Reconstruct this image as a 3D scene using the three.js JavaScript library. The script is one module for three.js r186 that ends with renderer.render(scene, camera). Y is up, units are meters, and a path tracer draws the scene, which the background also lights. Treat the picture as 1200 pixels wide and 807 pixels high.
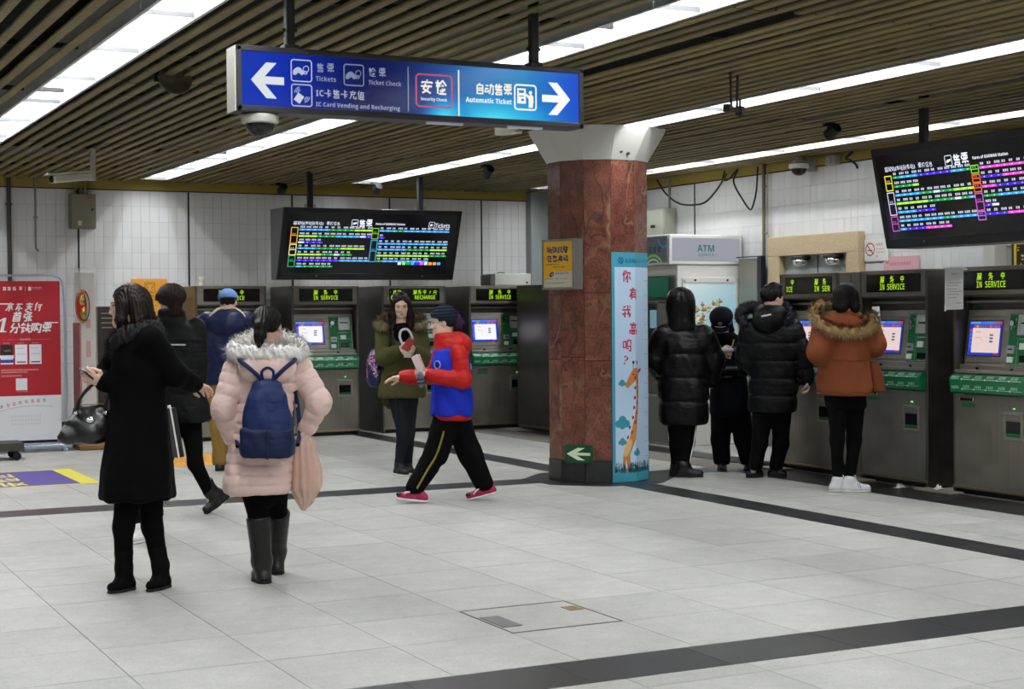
import * as THREE from 'three';
import { RoundedBoxGeometry } from 'three/addons/geometries/RoundedBoxGeometry.js';
import { mergeGeometries } from 'three/addons/utils/BufferGeometryUtils.js';
import { RectAreaLightUniformsLib } from 'three/addons/lights/RectAreaLightUniformsLib.js';

// ---------------------------------------------------------------- camera, light level
const renderer = new THREE.WebGLRenderer({ antialias: true });
renderer.toneMapping = THREE.LinearToneMapping;
renderer.toneMappingExposure = 1.45;
renderer.shadowMap.enabled = true;
RectAreaLightUniformsLib.init();
const scene = new THREE.Scene();
scene.background = new THREE.Color(0x000000);
const D2R = Math.PI / 180;
const camera = new THREE.PerspectiveCamera(2 * Math.atan(403.5 / 1830) / D2R, 1200 / 807, 0.1, 60);
camera.position.set(0, 1.48, 0);
camera.rotation.set(-1.2254 * D2R, -26.74 * D2R, -0.4544 * D2R, 'YXZ');
camera.focus = 11.5; camera.userData.fStop = 6;
scene.add(camera);
const TUBE_LIGHT = 60, TUBE_GLOW = 2.6;          // each ceiling fixture: area light and what the eye sees of its tubes
const LIGHT_TINT = new THREE.Color(0.96, 0.975, 1.0);
const CEIL = 3.04;                                // underside of the slats
const BACK = -18.5, RIGHT = 10.05, LEFT = -2.2, FRONT = 4.0;   // the hall's walls

// ---------------------------------------------------------------- helpers
function rng(seed) { let s = seed >>> 0; return () => { s = (s + 0x6d2b79f5) >>> 0; let t = Math.imul(s ^ (s >>> 15), 1 | s); t = (t + Math.imul(t ^ (t >>> 7), 61 | t)) ^ t; return ((t ^ (t >>> 14)) >>> 0) / 4294967296; }; }
const used = new Map();
function numbered(name) { const n = used.get(name) ?? 0; used.set(name, n + 1); return n ? `${name}_${String(n).padStart(3, '0')}` : name; }
function tag(o, label, category, group) { o.userData.label = label; o.userData.category = category; if (group) o.userData.group = group; return o; }
function thing(name, label, category, pos = [0, 0, 0], turn = 0, group) {
  const o = new THREE.Group(); o.name = numbered(name); o.position.set(...pos); o.rotation.y = turn * D2R; tag(o, label, category, group); scene.add(o); return o;
}
function struct(o, name) { o.name = name; o.userData.kind = 'structure'; scene.add(o); return o; }
function mesh(name, geo, mat, parent, pos, rot) {
  const m = new THREE.Mesh(geo, mat); m.name = name; m.castShadow = m.receiveShadow = true;
  if (pos) m.position.set(...pos); if (rot) m.rotation.set(...rot);
  (parent ?? scene).add(m); return m;
}
function solo(name, geo, mat, label, category, pos, rot, group) { const m = mesh(numbered(name), geo, mat, scene, pos, rot); return tag(m, label, category, group); }
const clean = (g) => { g = g.index ? g.toNonIndexed() : g; for (const k of Object.keys(g.attributes)) if (!['position', 'normal', 'uv'].includes(k)) g.deleteAttribute(k); return g; };
const merge = (list) => mergeGeometries(list.map(clean));
const box = (w, h, d, x = 0, y = 0, z = 0) => new THREE.BoxGeometry(w, h, d).translate(x, y, z);
const rbox = (w, h, d, r = 0.01, x = 0, y = 0, z = 0, seg = 2) => new RoundedBoxGeometry(w, h, d, seg, Math.min(r, w / 2 - 1e-4, h / 2 - 1e-4, d / 2 - 1e-4)).translate(x, y, z);
const cyl = (r0, r1, h, seg = 20, x = 0, y = 0, z = 0) => new THREE.CylinderGeometry(r0, r1, h, seg).translate(x, y, z);
const V = (x, y, z) => new THREE.Vector3(x, y, z);
const tube = (pts, r, seg = 32, rad = 8) => new THREE.TubeGeometry(new THREE.CatmullRomCurve3(pts.map((p) => V(...p))), seg, r, rad);
function rod(a, b, r0, r1 = r0, seg = 12) {
  const A = V(...a), B = V(...b), d = B.clone().sub(A), g = new THREE.CylinderGeometry(r1, r0, d.length(), seg);
  g.applyQuaternion(new THREE.Quaternion().setFromUnitVectors(V(0, 1, 0), d.clone().normalize())); const c = A.add(B).multiplyScalar(0.5); return g.translate(c.x, c.y, c.z);
}
function uvBox(g, sx = 1, sy = sx) {   // uv in metres from the side each face looks to
  g = clean(g); const p = g.attributes.position, n = g.attributes.normal, uv = new Float32Array(p.count * 2);
  for (let i = 0; i < p.count; i++) {
    const ax = Math.abs(n.getX(i)), ay = Math.abs(n.getY(i)), az = Math.abs(n.getZ(i));
    const u = ax > ay && ax > az ? p.getZ(i) : p.getX(i), v = ay >= ax && ay >= az ? p.getZ(i) : p.getY(i);
    uv[2 * i] = u * sx; uv[2 * i + 1] = v * sy;
  }
  g.setAttribute('uv', new THREE.BufferAttribute(uv, 2)); return g;
}
const plane = (w, h) => new THREE.PlaneGeometry(w, h);
function rrect(w, h, r) { const s = new THREE.Shape(), x = w / 2, y = h / 2; s.moveTo(-x + r, -y); s.lineTo(x - r, -y); s.quadraticCurveTo(x, -y, x, -y + r); s.lineTo(x, y - r); s.quadraticCurveTo(x, y, x - r, y); s.lineTo(-x + r, y); s.quadraticCurveTo(-x, y, -x, y - r); s.lineTo(-x, -y + r); s.quadraticCurveTo(-x, -y, -x + r, -y); return s; }

// ---------------------------------------------------------------- textures
function canvas(w, h, draw) { const c = document.createElement('canvas'); c.width = w; c.height = h; draw(c.getContext('2d'), w, h); return c; }
function ctex(w, h, draw, srgb = true) { const t = new THREE.CanvasTexture(canvas(w, h, draw)); if (srgb) t.colorSpace = THREE.SRGBColorSpace; t.wrapS = t.wrapT = THREE.ClampToEdgeWrapping; t.magFilter = THREE.LinearFilter; return t; }
// tileable value noise
function vnoise(seed, period) {
  const r = rng(seed), g = new Float32Array(period * period); for (let i = 0; i < g.length; i++) g[i] = r();
  return (x, y) => { let xi = Math.floor(x), yi = Math.floor(y), fx = x - xi, fy = y - yi; fx = fx * fx * (3 - 2 * fx); fy = fy * fy * (3 - 2 * fy);
    const w = (v) => ((v % period) + period) % period, a = g[w(yi) * period + w(xi)], b = g[w(yi) * period + w(xi + 1)], c = g[w(yi + 1) * period + w(xi)], d = g[w(yi + 1) * period + w(xi + 1)];
    return a + (b - a) * fx + (c - a) * fy + (a - b - c + d) * fx * fy; };
}
function dtex(w, h, f, srgb = true, repeat = true) {   // f(u, v) returns [r, g, b] in 0..255
  const d = new Uint8Array(w * h * 4);
  for (let y = 0; y < h; y++) for (let x = 0; x < w; x++) { const c = f(x / w, y / h), o = (y * w + x) * 4; for (let k = 0; k < 3; k++) d[o + k] = Math.max(0, Math.min(255, c[k])); d[o + 3] = 255; }
  const t = new THREE.DataTexture(d, w, h); t.magFilter = t.minFilter = THREE.LinearFilter; if (repeat) t.wrapS = t.wrapT = THREE.RepeatWrapping; if (srgb) t.colorSpace = THREE.SRGBColorSpace; t.needsUpdate = true; return t;
}
const rep = (t, x, y = x) => { const c = t.clone(); c.repeat.set(x, y); c.needsUpdate = true; return c; };
const M = (color, roughness = 0.8, extra = {}) => new THREE.MeshStandardMaterial({ color, roughness, ...extra });
const P = (color, roughness = 0.8, extra = {}) => new THREE.MeshPhysicalMaterial({ color, roughness, ...extra });

// ---------------------------------------------------------------- stroke lettering: each character is a few polylines on a 0..a grid
const GLYPH = {
  '中': '2282862622 505a', '务': '4013 3172 7115 2396 27777a5a 551a', '服': '11411a0a 41494a3a 1444 1747 61919464 615a 6696965a 669a',
  '售': '3013 2226 5061 2292 2383 2585 2696 5256 28888a2a28', '票': '1090 1282851512 4045 6065 2676 1898 585a 3819 7899', '检': '0242 202a 2215 2345 6034 6094 5474 4759 6669 8678 3a9a',
  '安': '5051 13129293 43278a 74581a 0595', '自': '5042 22828a2a22 2585 2787', '动': '1242 0545 240848 3757 5292929a7a 705a', '卡': '505a 5282 0595 5688',
  '充': '5051 1292 4325 2584 6284 46361a 66699a97', '值': '3014 222a 4292 6144 44848a4a44 4686 4888 3a9a', '你': '3014 222a 5034 4292 9284 636a59 5548 8598',
  '有': '1292 5018 34848a7a 343a 3686 3888', '我': '4112 0494 353a29 0847 60638a97 8658 8192', '高': '5051 1292 3373753533 1a17979a8a 38686a3a38', '吗': '1242471712 519195 615696969a7a 4878',
  '京': '5051 1292 3474763634 565a4a 371a 7799', '东': '1282 41272787 545a4a 3719 7798', '支': '1292 5055 2575851a 359a', '付': '3014 222a 4393 737a6a 5567',
  '首': '3042 7062 1292 5233 24848a2a24 2686 2888', '张': '1040431316464a2a 8163 606a 4595 659a 6a88', '分': '3015 7095 2575757a5a 451a', '钱': '2003 1242 0545 252a48 5393 4696 60779a98 8758',
  '购': '07014147 2126 0a26 3749 6044 52929a7a 655788', '国': '11919a1a11 2373 2676 2878 5358 6777', '贸': '3012 1255 51919585 7155 2a26767a 475a 589a', '站': '2022 0343 1417 3427 0848 6066 6393 56969a5a56',
  '地': '0343 2028 0847 4495959777 6068 45499a97', '铁': '2003 1242 0545 252a48 6154 5393 4696 725a 769a', '民': '128285 1585 121a58 55799a97', '警': '0141 1113 3113 04343614 6144 5292 8264 5396 0696 3777 3878 39793a7a',
  '在': '1292 5006 353a 5595 7279 499a', '您': '3013 2226 5033 4292 6166 5345 8394 1829 383a7a78 5769 8799', '身': '5041 3272727a6a 3237 3474 3676 1898 930a', '边': '4282828866 6148 1122 042427079a',
  '只': '2282862622 381a 689a', '区': '90111a9a 3478 7438', '业': '303a 606a 0a9a 1327 8377', '本': '0292 505a 5208 5298 3777', '到': '0151 2015 1555 3558 0757 1a59 6267 818a7a', '各': '4014 2171 7116 2397 2777 277a', '价': '3014 222a 6034 6093 4538 757a', '信': '3014 222a 6061 4191 5383 5585 57878a5a57', '息': '5041 2272762622 2474 1829 383a7a78 8799', '北': '303a 0343 0858 606a9a97 9265', '取': '0151 1117 4147 1343 1545 0748 5292 925a 539a', '款': '0242 2024 1434 0646 262a 6054 5492 7355 7599', '机': '0242 202a 2216 2346 5251 51508a9a97', '助': '1141414a 111a 1444 1747 0a5a 5393939a8a 705a', '公': '3014 6095 4528 2888 7798',
};
for (const k of Object.keys(GLYPH)) GLYPH[k] = GLYPH[k].replace(/ (\d) /g, ' ').split(' ').map((s) => { const a = []; for (let i = 0; i + 1 < s.length; i += 2) a.push([parseInt(s[i], 16), parseInt(s[i + 1], 16)]); return a; }).filter((s) => s.length > 1);
function glyphs(g, text, x, y, size, color, weight = 0.09, step = 1.08, skew = 0) {   // top-left at x, y
  g.strokeStyle = g.fillStyle = color; g.lineWidth = size * weight; g.lineJoin = 'round'; g.lineCap = 'butt';
  for (const ch of text) {
    if (GLYPH[ch]) { for (const s of GLYPH[ch]) { g.beginPath(); s.forEach(([a, b], i) => { const px = x + (a / 10) * size * 0.98 + skew * (1 - b / 10) * size, py = y + (b / 10) * size; if (i) g.lineTo(px, py); else g.moveTo(px, py); }); g.stroke(); } x += size * step; }
    else if (ch === ' ') x += size * 0.5;
    else { g.font = `bold ${size}px sans-serif`; g.fillText(ch, x, y + size * 0.88); x += g.measureText(ch).width * 1.04; }
  }
  return x;
}
function scribble(g, x, y, size, n, color, seed, weight = 0.12, step = 1.12) {   // lettering too small to read: short strokes in a square
  const r = rng(seed); g.strokeStyle = color; g.lineWidth = size * weight;
  for (let k = 0; k < n; k++) {
    const X = x + k * size * step; g.beginPath();
    for (let i = 0; i < 3; i++) { const yy = y + size * (0.12 + 0.38 * i + 0.08 * (r() - 0.5)); g.moveTo(X + size * (0.05 + 0.15 * r()), yy); g.lineTo(X + size * (0.8 + 0.15 * r()), yy); }
    for (let i = 0; i < 2; i++) { const xx = X + size * (0.25 + 0.4 * i + 0.15 * r()); g.moveTo(xx, y + size * 0.1 * r()); g.lineTo(xx + size * 0.1 * (r() - 0.5), y + size * 0.95); }
    g.stroke();
  }
}
const latin = (g, s, x, y, size, color, w, bold = true, align = 'left') => { g.fillStyle = color; g.font = `${bold ? 'bold ' : ''}${size}px sans-serif`; g.textAlign = align; g.textBaseline = 'alphabetic'; if (w) g.fillText(s, x, y, w); else g.fillText(s, x, y); g.textAlign = 'left'; };
const roundRect = (g, x, y, w, h, r) => { g.beginPath(); g.moveTo(x + r, y); g.arcTo(x + w, y, x + w, y + h, r); g.arcTo(x + w, y + h, x, y + h, r); g.arcTo(x, y + h, x, y, r); g.arcTo(x, y, x + w, y, r); g.closePath(); };
// ---------------------------------------------------------------- materials
const n1 = vnoise(11, 64), n2 = vnoise(12, 128), n3 = vnoise(13, 256), n4 = vnoise(14, 32);
const fbm = (u, v, f = 8) => 0.5 * n4(u * f, v * f) + 0.25 * n1(u * f * 2, v * f * 2) + 0.15 * n2(u * f * 4, v * f * 4) + 0.1 * n3(u * f * 8, v * f * 8);
// terrazzo: pale grey with fine specks and soft traffic smudges; one picture covers 1.5 m
const terrazzoTex = dtex(768, 768, (u, v) => { const s = n3(u * 256, v * 256), t = n3(u * 256 + 91.3, v * 256 + 37.7), f = fbm(u, v, 8); let k = 186 + 10 * (s - 0.5) + 26 * (f - 0.5); if (t > 0.86) k -= 20; if (s > 0.88) k += 12; return [k, k, k * 0.972]; });
const terrazzoRough = dtex(256, 256, (u, v) => { const k = 92 + 70 * fbm(u, v, 8); return [k, k, k]; }, false);
const floorMats = [[0.98, 0], [1.0, 0.31], [1.03, 0.62], [0.94, 0.17]].map(([k, o]) => { const t = terrazzoTex.clone(); t.offset.set(o, o * 1.7); t.repeat.set(0.67, 0.67); t.needsUpdate = true; return M(new THREE.Color(k * 0.80, k * 0.80, k * 0.79), 1.0, { map: t, roughnessMap: terrazzoRough }); });
const bandTex = dtex(256, 256, (u, v) => { const k = 36 + 10 * (n2(u * 128, v * 128) - 0.5) + 16 * (fbm(u, v, 8) - 0.5); return [k, k, k * 1.04]; });
const bandMat = M(0xffffff, 0.32, { map: bandTex }), bandMatB = M(0xdddddd, 0.38, { map: bandTex });
const groutMat = M(0x77746c, 0.9), joint = M(0x1b1b1b, 0.9);
// wall tile: glazed white
const tileTints = [0.67, 0.70, 0.685, 0.665, 0.695].map((k) => P(new THREE.Color(k, k * 1.005, k * 1.0), 0.42, { clearcoat: 0.2, clearcoatRoughness: 0.35 }));
const wallGrout = M(0xa9abaa, 0.95), yellowMat = M(new THREE.Color(0.34, 0.255, 0.045), 0.7);
const plaster = M(0xb9b8b2, 0.9);
const slatTex = dtex(64, 512, (u, v) => { const k = 150 + 55 * (fbm(u * 0.5, v, 8) - 0.5) + 25 * (n1(u * 8, v * 64) - 0.5); return [k, k * 0.95, k * 0.72]; });
const slatMats = [[0.60, 0.535, 0.355], [0.55, 0.49, 0.33], [0.65, 0.575, 0.385], [0.42, 0.37, 0.25]].map((c, i) => { const t = slatTex.clone(); t.offset.set(0, i * 0.27); t.repeat.set(1, 0.4); t.needsUpdate = true; return M(new THREE.Color(...c), 0.62, { map: t }); });
const voidMat = M(0x0b0b0a, 0.95);
// brushed steel
const steelTex = dtex(256, 256, (u, v) => { const k = 196 + 12 * (n2(u * 128, v * 2) - 0.5) + 8 * (n3(u * 256, v * 4) - 0.5) + 30 * (n4(u * 4, v * 8) - 0.5); return [k, k * 0.985, k * 0.95]; });
const steelRough = dtex(128, 128, (u, v) => { const k = 105 + 18 * (n2(u * 128, v * 2) - 0.5) + 40 * (n4(u * 4, v * 4) - 0.5); return [k, k, k]; }, false);
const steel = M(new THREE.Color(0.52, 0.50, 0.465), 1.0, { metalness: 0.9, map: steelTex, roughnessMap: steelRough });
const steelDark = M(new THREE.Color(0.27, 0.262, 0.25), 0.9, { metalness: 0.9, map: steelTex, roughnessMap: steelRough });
const steelLight = M(new THREE.Color(0.66, 0.65, 0.62), 0.42, { metalness: 0.85, map: steelTex });
const chrome = M(0xd8d8d8, 0.12, { metalness: 1 }), alu = M(0xb8bcc0, 0.35, { metalness: 0.8 }), darkMetal = M(0x2a2b2e, 0.45, { metalness: 0.6 });
const blackMat = M(0x0c0c0d, 0.6), blackGloss = M(0x08080a, 0.18), rubber = M(0x121212, 0.85), whiteMat = M(0xe4e3de, 0.55), whitePaper = M(0xe9e9e6, 0.85), greyPaint = M(0x8d8f88, 0.55), beigePaint = M(0x76735f, 0.55);
const screenGlass = blackGloss;
const woodMat = M(0x9a7448, 0.6, { map: dtex(128, 128, (u, v) => { const k = 205 + 60 * (n1(u * 4, v * 40) - 0.5); return [k, k * 0.93, k * 0.82]; }) });
// pink-red granite with dark drifting veins and pale streaks
const graniteTex = dtex(512, 1024, (u, v) => {
  const w = fbm(u, v * 2, 4), x = u * 6 + 2.2 * w, y = v * 9 + 2.6 * w, vein = Math.abs(n4(x * 1.3 + y * 0.9, y * 1.1 - x * 0.55) - 0.5), pale = Math.abs(n4(x * 0.8 - y * 0.5 + 7.3, y * 0.7 + 11) - 0.5), grain = n3(u * 256, v * 256) - 0.5, c = n1(u * 16, v * 32);
  let r = 128 + 34 * (c - 0.5) + 40 * grain, g = 78 + 26 * (c - 0.5) + 34 * grain, b = 63 + 22 * (c - 0.5) + 30 * grain;
  const k = Math.max(0, 1 - vein / 0.06) * (0.1 + 0.7 * w); r += (42 - r) * k * 0.85; g += (36 - g) * k * 0.85; b += (34 - b) * k * 0.85;
  const p = Math.max(0, 1 - pale / 0.045) * 0.75 * Math.max(0, w * 2.2 - 0.6); r += (176 - r) * p; g += (150 - g) * p; b += (116 - b) * p; return [r, g, b]; });
const graniteMats = [0, 1, 2, 3].map((i) => { const t = graniteTex.clone(); t.offset.set(i * 0.37, i * 0.213); t.repeat.set(0.9, 0.42); t.needsUpdate = true; return P(new THREE.Color(0.70, 0.68, 0.68), 0.2, { map: t }); });
const beigeGranite = M(0xffffff, 0.55, { map: dtex(256, 256, (u, v) => { const s = n3(u * 256, v * 256), t = n2(u * 128 + 7, v * 128); let k = 206 + 46 * (s - 0.5) + 34 * (t - 0.5); if (s > 0.85) k -= 60; return [k, k * 0.9, k * 0.72]; }) });
// cloth relief
const clothBump = dtex(256, 256, (u, v) => { const k = 128 + 60 * (fbm(u, v, 8) - 0.5) + 50 * Math.sin(u * 402) * Math.sin(v * 402); return [k, k, k]; }, false);
const wrinkleBump = dtex(256, 256, (u, v) => { const w = fbm(u, v, 4), k = 255 * Math.abs(n4(u * 8 + 3 * w, v * 16 + 2 * w) - 0.5) * 1.6 + 30 * n2(u * 128, v * 128); return [k, k, k]; }, false);
const cloth = (c, r = 0.92, o = {}) => P(c, r, { bumpMap: rep(clothBump, 3), bumpScale: 0.002, sheen: 0.08, sheenRoughness: 0.6, specularIntensity: 0.25, ...o });
const nylon = (c, r = 0.5, o = {}) => P(c, r, { bumpMap: rep(wrinkleBump, 1.6), bumpScale: 0.0035, specularIntensity: 0.45, ...o });
const skinMat = P(0xffffff, 0.52, { vertexColors: true, sheen: 0.1 });
const furMat = M(0xffffff, 0.85, { vertexColors: true });
// ---------------------------------------------------------------- the setting
camera.updateMatrixWorld(true); camera.updateProjectionMatrix();
const inView = (x, y, z, m = 1.06) => { const p = V(x, y, z).project(camera); return p.z < 1 && Math.abs(p.x) < m && Math.abs(p.y) < m; };
const farFrom = (x, y, z) => Math.hypot(x, y - 1.48, z);
// floor
const floor = struct(new THREE.Group(), 'floor');
mesh('slab', box(RIGHT - LEFT + 0.6, 0.3, FRONT - BACK + 0.6, (LEFT + RIGHT) / 2, -0.1565, (BACK + FRONT) / 2), groutMat, floor);
const BX = [[6.75, 7.06], [8.2, 8.74]], BZ = [[-5.755, -5.38], [-12.24, -11.86]];       // black bands running along z and along x
function cuts(first, pitch, lo, hi, gaps) {       // tile edges between lo and hi with the bands left out
  const e = new Set([lo, hi]); for (let k = -60; k < 60; k++) { const x = first + k * pitch; if (x > lo && x < hi) e.add(x); }
  for (const [a, b] of gaps) { e.add(a); e.add(b); for (const x of [...e]) if ((x > a && x < b) || (x !== a && Math.abs(x - a) < 0.06) || (x !== b && Math.abs(x - b) < 0.06)) e.delete(x); }
  const s = [...e].sort((a, b) => a - b), out = []; for (let i = 0; i + 1 < s.length; i++) { const m = (s[i] + s[i + 1]) / 2; if (!gaps.some(([a, b]) => m > a && m < b)) out.push([s[i], s[i + 1]]); } return out;
}
{
  const r = rng(5), geos = new Map(), rest = [];
  const tileGeo = (w, d) => { const k = `${w.toFixed(3)} ${d.toFixed(3)}`; if (!geos.has(k)) geos.set(k, uvBox(box(w - 0.0035, 0.012, d - 0.0035, 0, -0.006, 0))); return geos.get(k); };
  for (const [x0, x1] of cuts(1.455, 0.585, LEFT, RIGHT, BX)) for (const [z0, z1] of cuts(-6.387, 0.585, BACK, FRONT, BZ)) {
    const x = (x0 + x1) / 2, z = (z0 + z1) / 2, g = tileGeo(x1 - x0, z1 - z0), dy = -0.0006 * r();
    const seen = z < -3.4 && [[x0, z0], [x1, z0], [x0, z1], [x1, z1], [x, z]].some(([a, b]) => inView(a, 0, b, 1.03)) && z > -16.4;
    if (seen) mesh('tile', g, floorMats[Math.floor(r() * 4)], floor, [x, dy, z]); else rest.push(g.clone().translate(x, dy, z));
  }
  mesh('far_tiles', mergeGeometries(rest), floorMats[1], floor).userData.kind = 'stuff';
  const bands = [];
  for (const [x0, x1] of [...BX]) for (const [z0, z1] of cuts(-5.6, 0.9, x0 > 8 ? -12.0 : BACK, FRONT, [])) bands.push([x0, x1, z0, z1]);
  for (const [z0, z1] of cuts(-6.387, 0.9, -17.2, -12.0, [])) bands.push([8.72, 9.04, z0, z1]);
  for (const [z0, z1] of BZ) for (const [x0, x1] of cuts(3.73, 0.667, LEFT, RIGHT, BX)) bands.push([x0, x1, z0, z1]);
  let k = 0;
  for (const [x0, x1, z0, z1] of bands) { const w = x1 - x0, d = z1 - z0; if (w < 0.01 || d < 0.01) continue; const m = z1 > -4 ? null : [x0, x1].some((a) => [z0, z1].some((b) => inView(a, 0, b, 1.05))); mesh(m ? 'band_tile' : 'band_end', uvBox(box(w - 0.003, 0.0125, d - 0.003, 0, -0.00575, 0)), k++ % 3 ? bandMat : bandMatB, floor, [(x0 + x1) / 2, 0, (z0 + z1) / 2]); }
  // black octagonal pad round the pillar
  const pad = new THREE.Shape(); for (let i = 0; i < 8; i++) { const a = (i + 0.5) * Math.PI / 4; pad[i ? 'lineTo' : 'moveTo'](0.68 * Math.cos(a), 0.68 * Math.sin(a)); }
  mesh('pillar_pad', uvBox(new THREE.ExtrudeGeometry(pad, { depth: 0.012, bevelEnabled: false }).rotateX(-Math.PI / 2).translate(0, -0.010, 0)), bandMat, floor, [6.875, 0, -11.957]);
}
// back and right walls: glazed tiles set proud of the grout, a yellow band under the ceiling, dark panel joints
function tiledWall(name, along, at, lo, hi, skip, most, bottomOf, jointsAt, facing) {
  const wall = struct(new THREE.Group(), name), tiles = [], r = rng(name.length), W = 0.109, H = 0.1835, T = 0.012;
  const put = (u, y, d) => (along === 'x' ? [u, y, at + d] : [at - d, y, u]);
  const g0 = along === 'x' ? box(W - 0.003, H - 0.003, T) : box(T, H - 0.003, W - 0.003);
  const mid = (lo + hi) / 2, len = hi - lo;
  mesh('wall_core', along === 'x' ? box(len + 0.5, 3.6, 0.3) : box(0.3, 3.6, len + 0.5), wallGrout, wall, put(mid, 1.65, -0.15));
  const m4 = new THREE.Matrix4();
  for (let row = 0; row < 17; row++) for (let u = lo + W / 2; u < hi; u += W) {
    const y = 2.935 - H * (row + 0.5); if (y < bottomOf(u) || skip(u, y) || jointsAt.some((j) => Math.abs(j - u) < 0.012)) continue;
    const p = put(u, y, T / 2 - 0.002 + 0.0012 * r()); tiles.push({ p, far: farFrom(...p), tint: Math.floor(r() * 5), seen: inView(...p, 1.01), tilt: 0.010 * (r() - 0.5) });
  }
  tiles.sort((a, b) => b.seen - a.seen || a.far - b.far);
  tiles.slice(0, most).forEach((t) => mesh('tile', g0, tileTints[t.tint], wall, t.p, along === 'x' ? [t.tilt, t.tilt * 0.7, 0] : [0, t.tilt * 0.7, t.tilt]));
  const rest = tiles.slice(most); if (rest.length) { const im = new THREE.InstancedMesh(g0, tileTints[2], rest.length); rest.forEach((t, i) => im.setMatrixAt(i, m4.makeTranslation(...t.p))); im.name = 'wall_tiles'; im.userData.kind = 'stuff'; im.castShadow = im.receiveShadow = true; wall.add(im); }
  mesh('yellow_band', along === 'x' ? box(len, 0.36, 0.03) : box(0.03, 0.36, len), yellowMat, wall, put(mid, 3.12, 0.006));
  mesh('band_edge', along === 'x' ? box(len, 0.012, 0.034) : box(0.034, 0.012, len), joint, wall, put(mid, 2.938, 0.006));
  for (const j of jointsAt) mesh('panel_joint', along === 'x' ? box(0.022, 2.93 - bottomOf(j), 0.016) : box(0.016, 2.93 - bottomOf(j), 0.022), M(0x0e1016, 0.5), wall, put(j, (2.93 + bottomOf(j)) / 2, 0.006));
  return wall;
}
const wallBack = tiledWall('wall_back', 'x', BACK, 2.45, RIGHT, (u, y) => (u > 4.7 && y < 1.72) || (u > 9.53 && u < 9.82), 298, (u) => (u < 4.7 ? 0.24 : 1.7), [3.685, 4.985, 6.285, 7.582, 8.88], 1);
mesh('baseboard', box(2.3, 0.24, 0.03, 3.5, 0.12, BACK + 0.012), blackMat, wallBack);
mesh('corner_duct', rbox(0.27, 3.2, 0.16, 0.01, 9.675, 1.6, BACK + 0.07), M(0x8f9694, 0.5), wallBack);
const wallRight = tiledWall('wall_right', 'z', RIGHT, BACK, -9.2, (u, y) => (u > -13.68 && u < -12.18 && y < 2.24) || (u > -10.42 && y < 2.1), 250, () => 1.55, [-16.9, -15.2], -1);
mesh('wall_end', box(0.3, 3.6, 13.4, RIGHT + 0.15, 1.65, -2.5), plaster, wallRight);
mesh('pilaster', rbox(0.16, 3.0, 0.14, 0.008, RIGHT - 0.06, 1.5, -10.36), M(0xb4b3ac, 0.6), wallRight);
mesh('dark_panel', box(0.03, 1.5, 1.1, RIGHT - 0.005, 1.4, -9.66), M(0x3a3c3c, 0.5), wallRight);
// recess with a granite surround over the ticket machines
mesh('granite_lintel', uvBox(rbox(0.10, 0.205, 1.49, 0.006, RIGHT - 0.04, 2.138, -12.935), 2), beigeGranite, wallRight);
for (const [z, w] of [[-13.58, 0.2], [-12.285, 0.19]]) mesh('granite_jamb', uvBox(rbox(0.10, 0.5, w, 0.006, RIGHT - 0.04, 1.786, z), 2), beigeGranite, wallRight);
mesh('recess_panel', box(0.01, 0.5, 1.1, RIGHT - 0.002, 1.79, -12.935), M(0xaeb4b4, 0.35), wallRight);
mesh('recess_joint', box(0.012, 0.5, 0.012, RIGHT - 0.004, 1.79, -12.93), joint, wallRight);
{ const w = struct(new THREE.Group(), 'wall_left'); mesh('wall_core', box(0.3, 3.6, FRONT - BACK + 0.6, LEFT - 0.15, 1.65, (FRONT + BACK) / 2), plaster, w); }
{ const w = struct(new THREE.Group(), 'wall_front'); mesh('wall_core', box(RIGHT - LEFT + 0.6, 3.6, 0.3, (LEFT + RIGHT) / 2, 1.65, FRONT + 0.15), plaster, w); }
mesh('wall_core_side', box(5.0, 3.6, 0.3, -0.05, 1.65, BACK - 0.15), plaster, wallBack);
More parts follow.
